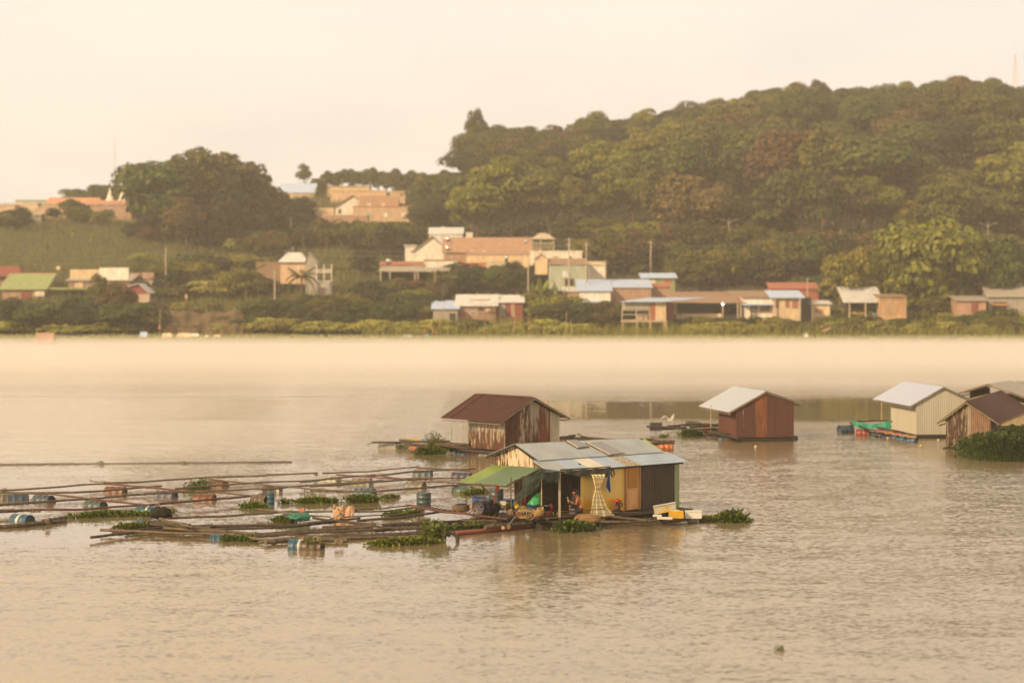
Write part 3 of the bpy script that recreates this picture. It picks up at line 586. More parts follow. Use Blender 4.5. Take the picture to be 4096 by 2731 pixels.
dr.box(HF.W(sm_, .20, (a[2]+zt)/2), (wd_, .04, zt-a[2]), (u, v, Z)); do = part('door', dr, mat('plywood', (.80, .43, .16), .6, var=.35, scale=1.6, stretch=(1, 1, .4)), mh, 'orange plywood door')
pn = MB(); c0 = fw(2509, 1951); c1 = fw(2545, 1865); pn.box(HF.W((c0[0]+c1[0])/2, .165, (c0[2]+zt-.06)/2), (c1[0]-c0[0], .03, zt-.06-c0[2]), (u, v, Z)); part('upper_panel', pn, mat('ochre_board', (.50, .22, .025), .5, var=.12), do, 'darker ochre upper panel')
st_ = MB()
for q in (2499, 2554): c = fw(q, 2000); st_.box(HF.W(c[0], .16, (a[2]+zt)/2), (.07, .06, zt-a[2]), (u, v, Z))
part('door_frame', st_, mat('orange_timber', (.55, .27, .10), .7), do)
sw = MB()                                                          # end wall on the right and back wall, seen through the opening
e = HF.T(2717, 2036, .22)[0]; sw.corr(HF.W(e, .22, 0), v, 3.2, lambda q: Z*(topz(.22+q)-.12), lambda q: Z*.15, u, .12); part('end_wall', sw, MC['pale_green_sheet'], mh)
bw = MB(); bw.corr(HF.W(1.95, 3.3, 0), u, e-1.95, lambda q: Z*2.5, lambda q: Z*.2, v, .12); part('back_wall', bw, mat('shade_dark_sheet', (.035, .034, .026), .9), mh)  # near-black sheet colour stands in for the shade indoors, inner wall too
iw = MB(); c = HF.T(2324, 2000, .3); iw.corr(HF.W(c[0], .32, 0), v, 2.9, lambda q: Z*2.3, lambda q: Z*.3, u, .12); part('inner_wall', iw, MC['shade_dark_sheet'], mh)
dk = MB()                                                          # deck of rough boards over joists
for i in range(13):
    t = -.55+i*.30; dk.box(HF.W(3.2+rng.uniform(-.06, .06), t, .30-.0*i), (7.5, .25, .04), (u, v, (Z-u*-.0)))
for i in range(9): dk.box(HF.W(-.3+i*.9, 1.3, .2), (.09, 4.0, .12), (u, v, Z))
part('deck', dk, woodd, mh)
dk = MB(); s0, s1 = HF.T(2185, 2060, -.1)[0], HF.T(2497, 2060, -.1)[0]
for i in range(6): dk.box(HF.W((s0+s1)/2, -.12+i*.17, .40), (s1-s0, .15, .03), (u, v, Z))
for q in np.linspace(s0+.1, s1-.1, 6): dk.box(HF.W(q, .3, .36), (.08, .9, .04), (u, v, Z))
part('raised_floor', dk, wood, mh)
hb = MB(); hb.box(HF.W(3.2, 1.4, .07), (7.2, 3.6, .16), (u, v, Z)); part('float_frame', hb, mat('wet_hull', (.035, .030, .02), .6), mh)
ps = MB()
def post(px, pyt, pyb, t, w_=.05, mm=woodp, lab=None):
    a, b = HF.T(px, pyt, t), HF.T(px, pyb, t); m_ = MB(); m_.beam(HF.W(a[0], t, b[2]), HF.W(a[0], t, a[2]), w_); part('post', m_, mm, mh, lab)
post(2238, 1890, 2080, -.12, .085, lab='stout pale post of the porch'); post(2166, 1880, 2022, .05, .04); post(2044, 1908, 2030, 1.0, .05, wood); post(1984, 1935, 2012, .9, .05, wood, 'thin post under the awning')
post(2060, 1900, 2030, 1.4, .04, woodd)
# green awning
aw = [HF.W(*HF.S(1974, 1858, .06)), HF.W(*HF.S(2164, 1873, .06))]; L_ = 1.85
o1 = HF.hit(1828, 1928, u, -L_); o2 = HF.hit(2022, 1940, u, -1.45); A3, A4 = HF.W(*o2), HF.W(*o1)
md = .48
for k, (a, b, mm, lb) in enumerate([(0, .40, mat('green_awning_light', (.20, .30, .075), .5, var=.25, scale=1.2), 'light green half of the awning'), (.36, 1, mat('green_awning', (.12, .20, .125), .5, var=.18, scale=1.2), 'grey-green half of the awning')]):
    m_ = MB(); lift = Z*.012*(k); sheet(m_, [aw[0].lerp(aw[1], a)+lift, aw[0].lerp(aw[1], b)+lift, A4.lerp(A3, b)+lift, A4.lerp(A3, a)+lift], wave=.006, pitch=.1); part('awning', m_, mm, mh, lb)
m_ = MB(); m_.beam(aw[1]-Z*.04, A3-Z*.04, .05, .04); m_.beam(A4-Z*.05, A3-Z*.05, .05); m_.beam(HF.W(*HF.S(1920, 1935, -1.2)), HF.W(*HF.T(2030, 2045, -.2)), .045); part('awning_frame', m_, wood, mh)
# solar panels
cellm, t_, p_, o_ = nt('solar_cells'); Lk = t_.links.new; p_.inputs['Roughness'].default_value = .25; tc_ = N(t_, 'ShaderNodeTexCoord')
uvn = N(t_, 'ShaderNodeUVMap'); br = N(t_, 'ShaderNodeTexBrick'); br.offset = 0; br.inputs['Scale'].default_value = 1; br.inputs['Brick Width'].default_value = .25; br.inputs['Row Height'].default_value = .125; br.inputs['Mortar Size'].default_value = .007
br.inputs['Color1'].default_value = (.10, .11, .135, 1); br.inputs['Color2'].default_value = (.12, .13, .155, 1); br.inputs['Mortar'].default_value = (.42, .42, .42, 1); Lk(uvn.outputs[0], br.inputs['Vector']); Lk(br.outputs[0], p_.inputs['Base Color'])
def slab(c4, th, name, mm, parent, uv=False, label=None):
    a, b, c, d = c4; n = (b-a).cross(d-a).normalized(); n = n if n.z > 0 else -n; m_ = MB()
    m_.add([a, b, c, d, a+n*th, b+n*th, c+n*th, d+n*th], [(4, 5, 6, 7), (0, 3, 2, 1), (0, 1, 5, 4), (1, 2, 6, 5), (2, 3, 7, 6), (3, 0, 4, 7)]); o = part(name, m_, mm, parent, label)
    if uv:
        l = o.data.uv_layers.new(); q = [(0, 0), (1, 0), (1, 1), (0, 1)]
        for i in range(4): l.data[i].uv = q[i]
    return o
pf = mat('pale_frame', (.62, .57, .46), .5, var=.1)
def solar(label, px4):
    """px4: ridge-left, ridge-right, low-right, low-left of the panel as the photo shows them on the roof"""
    nrm = (RR_-RL).cross(EL-RL).normalized(); nrm = nrm if nrm.z > 0 else -nrm; c = []
    for px, py in px4:
        r = Vector(((px-CX)/F, 1, -(py-YH)/F)); k = (RL-Vector((0, 0, H))).dot(nrm)+.09; c.append(Vector((0, 0, H))+r*(k/r.dot(nrm)))
    root = thing('solar_panel', label, 'solar panel', sum(c, Vector())/4-nrm*.09); fr = slab([q-nrm*.035 for q in c], .035, 'frame', pf, root)
    cc = sum(c, Vector())/4; slab([cc+(q-cc)*.93 for q in c], .006, 'cells', cellm, root, True)
    m_ = MB(); 
    for a, b in ((c[0], c[3]), (c[1], c[2])): m_.beam(a-nrm*.06+(a-cc)*.1, b-nrm*.06+(b-cc)*.1, .04, .03)
    part('rail', m_, wood, root)
solar('small solar panel tilted on the grey roof near the ridge', [(2268, 1760), (2307, 1758), (2353, 1782), (2313, 1788)])
solar('large solar panel lying on the middle of the grey roof', [(2350, 1768), (2403, 1763), (2495, 1808), (2440, 1815)])
# ---------------------------------------------------------------- drums
DM = {k: rust('drum_'+k, tuple(q*.8 for q in c), am, rc=rc, sc=1.6, st=1, rough=.45, seed=i) for i, (k, c, am, rc) in enumerate([
    ('blue', (.055, .10, .17), .42, ((.03, .07, .14), (.10, .12, .13))), ('bright', (.025, .13, .235), .3, ((.02, .12, .24), (.06, .16, .2))), ('teal', (.06, .12, .145), .45, ((.05, .12, .14), (.14, .15, .12))),
    ('violet', (.06, .07, .14), .42, ((.05, .06, .14), (.10, .1, .16))), ('rusty', (.20, .07, .04), .55, ((.12, .035, .022), (.24, .08, .04))), ('orange', (.62, .16, .04), .38, ((.2, .05, .02), (.05, .03, .02))),
    ('white', (.50, .50, .46), .45, ((.20, .18, .14), (.34, .3, .24))), ('grey', (.30, .28, .25), .5, ((.13, .11, .09), (.22, .18, .13))), ('brown', (.16, .10, .07), .5, ((.07, .045, .03), (.12, .07, .04))), ('dented', (.12, .14, .30), .58, ((.07, .055, .045), (.14, .105, .08))), ('red', (.38, .05, .035), .25, ((.15, .03, .02), (.2, .06, .04)))])}
whiteb = mat('white_band', (.6, .6, .56), .5)
DMESH = {}
def drum_mesh(cl, L, r):
    k = (cl, L, r)
    if k in DMESH: return DMESH[k]
    s = MB(); h = L/2; pr = []
    for z, q in ((-h, .97), (-h+.02, 1.03), (-h+.05, 1), (-L*.19, 1), (-L*.17, 1.045), (-L*.15, 1), (L*.15, 1), (L*.17, 1.045), (L*.19, 1), (h-.05, 1), (h-.02, 1.03), (h, .97)): pr.append((r*q, z))
    s.lathe(pr, 22, cap=False); e = MB(); e.lathe([(.0005, 0), (r*.93, 0), (r*.94, .012), (r*.97, .018)], 22, cap=False)
    b = MB(); b.lathe([(.0005, .03), (.035, .03), (.04, 0)], 10, cap=False)
    DMESH[k] = (mesh('shell', s, DM[cl]), mesh('end_cap', e, DM[cl]), mesh('bung', b, dark)); return DMESH[k]
def drum(px, py, cl, label, yaw=-30, L=.88, r=.29, z=-.03, roll=0, upright=False, zb=0, band=None, group='floating drums of the fish cages', d=None, bung=False):
    c = G(px, py, zb) if d is None else P(px, py, d); me = drum_mesh(cl, L, r); root = thing('drum', label, 'drum', (0, 0, 0), group)
    for nm, m_, off, flip in (('shell', me[0], 0, 0), ('end_cap', me[1], L/2-.015, 0), ('end_cap', me[1], -L/2+.015, pi)):
        o = bpy.data.objects.new(nm, m_); COL.objects.link(o); o.parent = root; o.location = (0, 0, off); o.rotation_euler = (flip, 0, 0)
        if nm == 'end_cap' and bung and not flip:
            for bx, by in ((.17, .05), (-.14, -.12)): q = bpy.data.objects.new('bung', me[2]); COL.objects.link(q); q.parent = o; q.location = (bx, by, 0)
    if band:
        m_ = MB(); m_.lathe([(r*1.012, -.06), (r*1.012, .06)], 22, cap=False); o = bpy.data.objects.new('band', mesh('band', m_, whiteb)); COL.objects.link(o); o.parent = root; o.location = (0, 0, band)
    if upright: root.location = c+Vector((0, r*.8, L/2-.01)); root.rotation_euler = (0, 0, R(yaw))
    else:
        a = R(yaw); ax = Vector((cos(a), sin(a), 0)); root.location = c+Vector((0, .24+abs(ax.y)*.2 if zb == 0 else r*.8, z if zb == 0 else r))
        root.rotation_euler = (ax.to_track_quat('Z', 'Y').to_matrix() @ Matrix.Rotation(R(roll), 3, 'Z')).to_euler()
    return root
# ---- huts: side wall from A to B, gable from A to C
def hut(name, label, A, sd, gd, pxB, pxC, eA, pk, eC, zb, walls, roofm, ridge_far, over_e, door=None, mats=None, gm=None, sm_=None, tilt=0, open_gable=None, cap=None, cat='floating hut', gable_top=1.0):
    a = G(A[0], A[1], zb); g = Vector((gd[0], gd[1], 0)).normalized(); s = Vector((sd[0], sd[1], 0)).normalized(); f = Frame(a.x, a.y, g, s)
    root = thing(name, label, cat, a*1.0)
    def solve(px, o, dirv): k = (px-CX)/F; return (o.x-k*o.y)/(k*dirv.y-dirv.x)
    Lb = solve(pxB, a, s); Lc = solve(pxC, a, g)
    zA = f.T(A[0], eA, 0)[2]; q = f.T(pk[0], pk[1], 0); zC = f.T(pxC, eC, 0)[2]; sp, zp = q[0], q[2]
    def gt(x): return (zA+(zp-zA)*x/sp if x < sp else zp+(zC-zp)*(x-sp)/(Lc-sp))
    m_ = MB(); m_.corr(a*1-Z*0, g, Lc, lambda x: Z*(gt(x)*gable_top-zb-.03), lambda x: Z*(.0), -s, .11, .022, m=gm); part('gable_wall', m_, walls, root)
    m_ = MB(); m_.corr(a, s, Lb, lambda x: Z*(zA-zb-.02), lambda x: Z*0, -g, .11, .022, m=sm_); part('side_wall', m_, walls, root)
    m_ = MB(); m_.corr(a+g*Lc, s, Lb, lambda x: Z*(zC-zb-.02), lambda x: Z*0, g, .1, .014); part('far_side_wall', m_, walls, root)
    m_ = MB(); m_.corr(a+s*Lb, g, Lc, lambda x: Z*(min(zA, zC)-zb), lambda x: Z*0, s, .1, .014); part('back_wall', m_, walls, root)
    oh, ov = over_e; far = solve(ridge_far, a+g*sp, s)             # overhang along the ridge and down the slope
    pkp = a+g*sp+Z*(zp-zb+.03); sl = (zp-zA)/sp; sr = (zp-zC)/(Lc-sp); dl = sp+ov; drr = (Lc-sp)+ov
    R0, R1 = pkp-s*oh, pkp+s*far
    E0, E1 = R0-g*dl-Z*sl*dl, R1-g*dl-Z*sl*dl; F0, F1 = R0+g*drr-Z*sr*drr, R1+g*drr-Z*sr*drr
    for nm, c4 in (('roof', [R0, R1, E1, E0]), ('roof', [R0+Z*.015, R1+Z*.015, F1, F0])):
        m_ = MB(); sheet(m_, c4, wave=.02, pitch=.12); part(nm, m_, roofm, root)
    m_ = MB()
    for x0, x1 in ((R0, E0), (R0, F0)): m_.beam(x0-Z*.07+s*.02, x1-Z*.07+s*.02, .05, .07)
    for w1, w2 in ((R0, R1), (E0, E1), (F0, F1)): m_.beam(w1-Z*.12+(g*.12 if w1 is E0 else (g*-.12 if w1 is F0 else g*0)), w2-Z*.12+(g*.12 if w1 is E0 else (g*-.12 if w1 is F0 else g*0)), .05)
    part('rafters', m_, mat('weathered_batten', (.26, .19, .12), .85, var=.4), root)
    m_ = MB(); m_.box(a+g*Lc*.5+s*(far*.5)-Z*.10, (Lc+.3, far+.4, .09), (g, s, Z)); m_.box(a+g*Lc*.5+s*(Lb*.5)-Z*(zb*.5+.12), (Lc, Lb, .12), (g, s, Z))
    for i in range(int(Lc/.45)+1): m_.box(a+g*(.1+i*.45)-s*.10-Z*.06, (.05, .08, .12), (g, s, Z))
    part('raft_base', m_, woodd, root)
    return root, f, Lb, Lc, E0, E1, R0, R1, g, s, a
H2 = hut('rusty_hut', 'rust-streaked tin hut with dark red roof behind the lived-in house', (2020, 1803), (-.63, .78), (.78, .63), 1873, 2237, 1668, (2128, 1592), 1655, .25,
         [rw2, rw3, rw1, rw4, rw5], rroof, 1903, (.25, .55), gm=lambda x: 1 if x < .95 else (2 if x < 1.75 else (0 if x < 2.35 else (3 if x < 3.15 else 4))), sm_=lambda x: 0, gable_top=.965)
def hpost(h, px, pyt, pyb, off, w_=.05, mm=woodp):
    root, f, Lb, Lc, E0, E1, R0, R1, g, s, a = h; k = (px-CX)/F; o = E0-s*0+g*off; t = (o.x-k*o.y)/(k*s.y-s.x); q = o+s*t; zt = H-(pyt-YH)*q.y/F; zb = H-(pyb-YH)*q.y/F
    m_ = MB(); m_.beam(Vector((q.x, q.y, zb)), Vector((q.x, q.y, zt)), w_); part('post', m_, mm, root)
hpost(H2, 1806, 1702, 1772, .25); hpost(H2, 1852, 1700, 1776, .3); hpost(H2, 1872, 1700, 1785, .35)
root, f, Lb, Lc, E0, E1, R0, R1, g, s, a = H2
m_ = MB(); m_.beam(E0.lerp(E1, .86)+Z*.03, R0.lerp(R1, .86)+Z*.04, .05, .03); m_.beam(E1+Z*.02, R1+Z*.03, .04, .03)
for i in range(9): q = i/9; m_.box(R0.lerp(R1, .1+.1*i)+Z*.05, (.5, .12, .03), (s, g, Z), 0)
part('ridge_strips', m_, rust('rust_scraps', (.4, .3, .2), .8, seed=7), root)
def letters(word, at, ud, hgt, th, mm, parent, wd=.6, up=Z):
    """painted strokes: a few letters as thin bars"""
    G_ = {'P': [(0, 0, 0, 1), (0, 1, .8, 1), (.8, 1, .8, .5), (.8, .5, 0, .5)], 'V': [(0, 1, .4, 0), (.4, 0, .8, 1)], 'N': [(0, 0, 0, 1), (0, 1, .8, 0), (.8, 0, .8, 1)], 'A': [(0, 0, .4, 1), (.4, 1, .8, 0), (.2, .4, .6, .4)],
          'S': [(.8, 1, 0, 1), (0, 1, 0, .5), (0, .5, .8, .5), (.8, .5, .8, 0), (.8, 0, 0, 0)], 'Y': [(0, 1, .4, .5), (.8, 1, .4, .5), (.4, .5, .4, 0)]}
    m_ = MB(); x = 0
    for ch in word:
        for x0, y0, x1, y1 in G_[ch]: m_.beam(at+ud*((x+x0)*hgt*wd)+up*(y0*hgt), at+ud*((x+x1)*hgt*wd)+up*(y1*hgt), th, .006)
        x += 1.15
    part('lettering', m_, mm, parent)
pB = a+s*Lb; letters('PNY', pB-s*.22-g*.03+Z*.92, -s, .26, .022, mat('faded_blue_paint', (.25, .33, .36), .7), root)
H3 = hut('red_hut', 'reddish-brown tin hut with pale roof and an orange rust streak', (2945, 1750), (-.17, .98), (.98, .17), 2875, 3175, 1632, (3062, 1566), 1603, .22,
         [rust('redbrown', (.12, .036, .022), .35, rc=((.07, .02, .014), (.12, .035, .02)), seed=21, sc=1.2, st=.1), rust('orange_streak', (.36, .24, .13), .80, rc=((.12, .034, .014), (.46, .15, .035)), seed=22, st=.12), rust('redbrown_spot', (.34, .27, .17), .72, rc=((.08, .022, .014), (.12, .035, .02)), seed=23, st=.2)],
         mat('pale_lilac_roof', (.48, .54, .68), .5, .1, var=.08), 2937, (.12, .5), gm=lambda x: 1 if 1.15 < x < 1.85 else (2 if .35 < x < .55 else 0), sm_=lambda x: 0)
hpost(H3, 2843, 1620, 1725, .1)
H4 = hut('cream_hut', 'cream corrugated hut with pale lilac roof right of the reddish hut', (3665, 1738), (-.107, .994), (.994, .107), 3565, 3890, 1610, (3772, 1549), 1603, .2,
         [mat('cream_sheet', (.50, .47, .39), .55, var=.12, scale=2, stretch=(1, 1, .1))], mat('lilac_roof', (.48, .55, .76), .5, .1, var=.06), 3618, (.12, .42))
hpost(H4, 3526, 1601, 1700, .12, .07)
H5 = hut('low_rusty_hut', 'low brown rusty hut with sagging red-brown roof at the right edge', (3785, 1786), (.34, .94), (.94, -.34), 3830, 3962, 1668, (3866, 1607), 1670, .12,
         [rust('rb_a', (.36, .29, .20), .62, rc=((.05, .018, .013), (.13, .045, .025)), seed=31, st=.2), rust('rb_b', (.40, .33, .24), .30, seed=32), rust('rb_c', (.30, .17, .10), .3, seed=33)], rust('red_roof', (.16, .06, .035), .9, rc=((.055, .018, .013), (.12, .04, .022)), sc=1, seed=34), 4003, (.2, .5),
         gm=lambda x: 0 if x < 1.15 else (1 if x < 1.35 else 2))
H6 = hut('open_gable_hut', 'hut with pale patched roof and dark open gable behind the cream hut', (3880, 1700), (.45, .89), (.95, -.3), 3960, 4110, 1560, (3955, 1537), 1590, .2,
         [mat('tan_sheet', (.38, .29, .17), .7, var=.3)], rust('patched_roof', (.46, .44, .42), .3, seed=41, rc=((.1, .04, .02), (.18, .08, .04)), st=1), 4040, (.6, .9), gable_top=.8)
H7 = hut('grey_hut', 'grey tin hut with peaked gable at the right edge', (4018, 1700), (.5, .86), (.94, -.2), 4060, 4150, 1588, (4052, 1567), 1600, .2, [mat('grey_sheet', (.36, .33, .27), .6, var=.25)], mat('grey_roof', (.42, .42, .44), .5, var=.15), 4075, (.2, .3))
m_ = MB(); q = [P(4035, 1533, 168), P(4180, 1515, 172), P(4180, 1568, 160), P(4020, 1540, 160)]
gr = thing('green_roofed_hut', 'hut with bright green roof at the far right edge', 'floating hut', G(4110, 1620, 0)); sheet(m_, [P(4045, 1526, 174), P(4200, 1518, 174), P(4200, 1556, 162), P(4030, 1536, 166)]); part('roof', m_, mat('lime_sheet', (.36, .50, .16), .5), gr)
m_ = MB(); a, b = P(4050, 1540, 168), P(4200, 1540, 168); m_.corr(Vector((a.x, a.y, 0)), Vector((1, 0, 0)), b.x-a.x, lambda q: Z*1.5, lambda q: Z*.1, Vector((0, 1, 0)), .12); part('wall', m_, MC['grey_sheet'], gr)
# ---------------------------------------------------------------- fish cages: bamboo frames, drums, nets
bam = mat('bamboo', (.125, .088, .055), .7, var=.45, scale=4, stretch=(1, 1, 1), rnd=.22); bamd = mat('wet_bamboo', (.052, .035, .022), .65, var=.5, scale=4, rnd=.25)
pipe = rust('rusty_pipe', (.22, .09, .055), .7, rc=((.09, .03, .022), (.17, .06, .035)), seed=51, sc=2)
redpipe = mat('red_pipe', (.30, .075, .045), .55, var=.3)
def pole(parent, pts, r=.045, z=.24, mm=None, name='bamboo_pole', nodes=True, wob=.012):
    """a cane laid through the given photo points at height z; swollen at the joints"""
    mm = mm or bam; zs = z if hasattr(z, '__len__') else [z]*len(pts); q = [G(p[0], p[1], zz) for p, zz in zip(pts, zs)]
    L = sum((q[i+1]-q[i]).length for i in range(len(q)-1)); P_, Rr = [], []
    step = rng.uniform(.30, .42); n = max(2, int(L/step)); ph = rng.uniform(0, 6)
    def at(t):
        d = t*L
        for i in range(len(q)-1):
            l = (q[i+1]-q[i]).length
            if d <= l or i == len(q)-2: return q[i].lerp(q[i+1], min(1, d/l))
            d -= l
    for i in range(n+1):
        t = i/n; c = at(t)+Z*(wob*sin(t*7+ph)+wob*.6*sin(t*17+ph*2)); rr_ = r*(1-.22*t)
        if nodes and 0 < i < n:
            dt = .018/L
            for e_, k in ((-dt*1.6, 1), (0, 1.22), (dt*1.6, 1)): P_.append(at(t+e_)+(c-at(t))); Rr.append(rr_*k)
        else: P_.append(c); Rr.append(rr_)
    m_ = MB(); m_.tube(P_, Rr, 7); return part(name, m_, mm, parent)
ropem = mat('frayed_rope', (.36, .27, .17), .95, var=.4, scale=20)
def lashing(parent, px, py, z=.24, r=.08, mm=None, w_=.12):
    m_ = MB(); c = G(px, py, z)
    for i in range(4):
        a = rng.uniform(0, 3); pts = [c+Vector((cos(a)*cos(t)*w_*.5+(i-1.5)*.03, sin(a)*cos(t)*.06, sin(t)*r)) for t in np.linspace(0, 2*pi, 10)]; m_.tube(pts, .012, 4, False)
    for i in range(3): m_.tube([c+Vector((rng.uniform(-.05, .05), 0, .02)), c+Vector((rng.uniform(-.12, .12), -.04, rng.uniform(-.15, .1))), c+Vector((rng.uniform(-.16, .16), -.05, rng.uniform(-.26, .05)))], .008, 4, False)
    part('lashing', m_, mm or ropem, parent)
fc1 = thing('fish_cage_frame', 'far bamboo fish cage frame of long thin poles reaching the left edge of the picture', 'fish cage', G(600, 1980))
for pts, mm, r, zz in [([(-60, 1962), (180, 1952), (440, 1930)], 0, .045, .25), ([(420, 1933), (650, 1921), (905, 1905)], 0, .045, .27), ([(870, 1908), (1060, 1900), (1272, 1892)], 0, .05, .27),
        ([(-40, 1968), (90, 1972), (300, 1969), (648, 1943)], 0, .05, .25), ([(-60, 2024), (357, 1994), (560, 1976)], 0, .05, .3), ([(540, 1977), (760, 1966), (1052, 1953)], 0, .045, .3), ([(1038, 1956), (1300, 1938), (1532, 1920)], 0, .045, .3),
        ([(700, 1953), (1070, 1928), (1352, 1914)], 0, .045, .3), ([(832, 1914), (1100, 1944), (1340, 1962)], 0, .04, .3), ([(1200, 1927), (1345, 1912), (1490, 1898)], 0, .05, .3), ([(1240, 1945), (1480, 1928), (1716, 1913)], 0, .05, .3),
        ([(1470, 1903), (1660, 1886), (1902, 1873)], 0, .05, .3), ([(1240, 1963), (1530, 1963), (1700, 1950), (1880, 1936)], 0, .05, .28), ([(1250, 1956), (1340, 1962), (1450, 1966)], 0, .04, .3), ([(1340, 1918), (1420, 1925), (1500, 1926)], 0, .04, .3),
        ([(-60, 2043), (330, 2035), (590, 2018)], 1, .05, .24), ([(575, 2021), (850, 1997), (1082, 1975)], 1, .05, .26), ([(185, 1974), (380, 1995), (600, 2021)], 1, .035, .3), ([(444, 1934), (700, 1960), (1012, 1981)], 1, .035, .3), ([(190, 1976), (390, 2000), (590, 2023)], 1, .02, .3),
        ([(1290, 1893), (1480, 1884), (1672, 1867)], 1, .035, .3), ([(1345, 1899), (1600, 1914), (1862, 1912)], 1, .04, .28), ([(1508, 1902), (1680, 1924), (1852, 1932)], 1, .035, .28), ([(1672, 1870), (1760, 1876), (1880, 1882)], 1, .045, .3),
        ([(430, 1936), (620, 1948), (700, 1962)], 1, .03, .3), ([(-60, 1956), (60, 1972), (200, 1978)], 0, .03, .3), ([(360, 1922), (400, 1927), (450, 1928)], 0, .025, .3), ([(-60, 2110), (80, 2102), (262, 2082)], 0, .10, .06), ([(175, 2088), (262, 2072)], 2, .12, .1), ([(-60, 2052), (100, 2040), (160, 2046)], 0, .05, .2)]:
    pole(fc1, pts, r, zz, [bam, pipe, bamd][mm], 'bamboo_pole' if mm != 1 else 'steel_pipe', mm != 1)
for px, py in [(420, 1931), (873, 1906), (1262, 1894), (1040, 1978), (1080, 1976), (1670, 1868), (1700, 1915), (600, 2020), (630, 2020), (130, 2040), (20, 1958), (1490, 1902), (190, 2082), (1440, 1962)]: lashing(fc1, px, py)
fl = thing('floating_line', 'long thin pole floating low across the misty water at the left', 'floating pole', G(500, 1852))
pole(fl, [(-60, 1858), (300, 1854), (700, 1851), (1168, 1847)], .05, .02, bamd)
fc2 = thing('fish_cage_frame', 'nearer dark bamboo raft of crossed poles left of the lived-in house', 'fish cage', G(1300, 2110))
for pts, mm, r, zz in [([(402, 2120), (650, 2129), (985, 2137)], 0, .055, .16), ([(363, 2149), (560, 2124), (930, 2106)], 2, .05, .14), ([(668, 2072), (900, 2062), (1168, 2046)], 0, .055, .2), ([(1140, 2048), (1250, 2044), (1420, 2046)], 0, .045, .22), ([(1416, 2047), (1530, 2044), (1650, 2031)], 0, .04, .22),
        ([(1415, 2039), (1540, 2031), (1652, 2020)], 1, .03, .3), ([(1028, 2034), (1150, 2052), (1320, 2066)], 0, .04, .26), ([(1320, 2072), (1480, 2062), (1640, 2052)], 0, .03, .2), ([(760, 2105), (1000, 2102), (1215, 2096), (1440, 2072)], 2, .05, .2), ([(860, 2117), (1100, 2110), (1350, 2086)], 2, .055, .16),
        ([(600, 2095), (800, 2112), (1012, 2138)], 2, .055, .22), ([(655, 2112), (830, 2122), (1010, 2134)], 0, .06, .2), ([(984, 2138), (1250, 2122), (1490, 2106)], 0, .065, .18), ([(990, 2145), (1250, 2129), (1500, 2118), (1900, 2100)], 0, .055, .14), ([(1062, 2166), (1150, 2158), (1268, 2150)], 0, .10, .12),
        ([(1180, 2149), (1450, 2143), (1762, 2129)], 2, .075, .08), ([(1240, 2154), (1320, 2158), (1390, 2160)], 0, .10, .1), ([(1352, 2154), (1560, 2146), (1745, 2139)], 0, .06, .06), ([(950, 2143), (1020, 2152), (1084, 2160)], 0, .06, .14), ([(1428, 2083), (1600, 2068), (1776, 2046)], 0, .055, .2),
        ([(1530, 2101), (1760, 2090), (2000, 2068)], 2, .075, .16), ([(1252, 2070), (1400, 2090), (1560, 2111)], 2, .05, .22), ([(1230, 2090), (1340, 2084), (1500, 2095)], 2, .05, .2), ([(560, 2078), (640, 2092), (760, 2112)], 2, .07, .26), ([(640, 2076), (690, 2092), (760, 2100)], 0, .08, .3), ([(575, 2090), (700, 2106), (840, 2112)], 2, .07, .18),
        ([(500, 2122), (640, 2112), (850, 2098)], 2, .05, .12), ([(1290, 2110), (1400, 2104), (1490, 2104)], 0, .06, .2), ([(1500, 2118), (1640, 2112), (1800, 2108)], 2, .08, .1), ([(1940, 2110), (2060, 2098), (2180, 2084)], 0, .085, .2), ([(1080, 2135), (1250, 2142), (1400, 2140)], 2, .04, .12),
        ([(700, 2090), (740, 2102), (770, 2110)], 0, .05, .34), ([(1850, 2080), (2000, 2085), (2120, 2072)], 2, .07, .2), ([(1840, 2098), (2000, 2096), (2150, 2080)], 2, .07, .12)]:
    pole(fc2, pts, r, zz, [bam, pipe, bamd][mm], 'bamboo_pole' if mm != 1 else 'steel_pipe', mm != 1)
for px, py in [(1210, 2156), (1265, 2152), (985, 2137), (1020, 2134), (1160, 2046), (1488, 2090), (1630, 2026), (1218, 2095), (1346, 2166), (1365, 2166), (1735, 2142), (560, 2078), (1940, 2072), (2155, 2084)]: lashing(fc2, px, py, .2)
def single(label, pts, r, z, mm, name='bamboo_pole', cat='pole'):
    t_ = thing(name, label, cat, G(*pts[0])); o = pole(t_, pts, r, z, mm, 'cane' if mm is not redpipe else 'pipe', mm is not redpipe); return t_
single('long red-brown pipe floating along the front of the house raft', [(1826, 2134), (2050, 2112), (2290, 2084), (2420, 2074)], .085, .06, redpipe, 'red_pipe', 'pipe')
single('front bamboo pole along the deck edge of the lived-in house, ending by the hyacinths', [(2390, 2089), (2560, 2086), (2726, 2078), (2912, 2057)], .06, .16, bam)
single('thin rusty rail crossing in front of the squatting man', [(2246, 2046), (2330, 2039), (2420, 2036)], .022, .72, pipe, 'rusty_rail', 'rail')
single('slanting square timber on the deck below the yellow wall', [(2436, 2066), (2520, 2072), (2590, 2082)], .05, .3, wood, 'deck_timber', 'timber')
single('dark knobbly pole lying under the white foam boxes', [(2530, 2078), (2640, 2076), (2740, 2062)], .05, .22, bamd)
single('second bamboo pole under the white foam box at the right end of the deck', [(2640, 2090), (2760, 2076), (2890, 2060)], .045, .1, bamd)
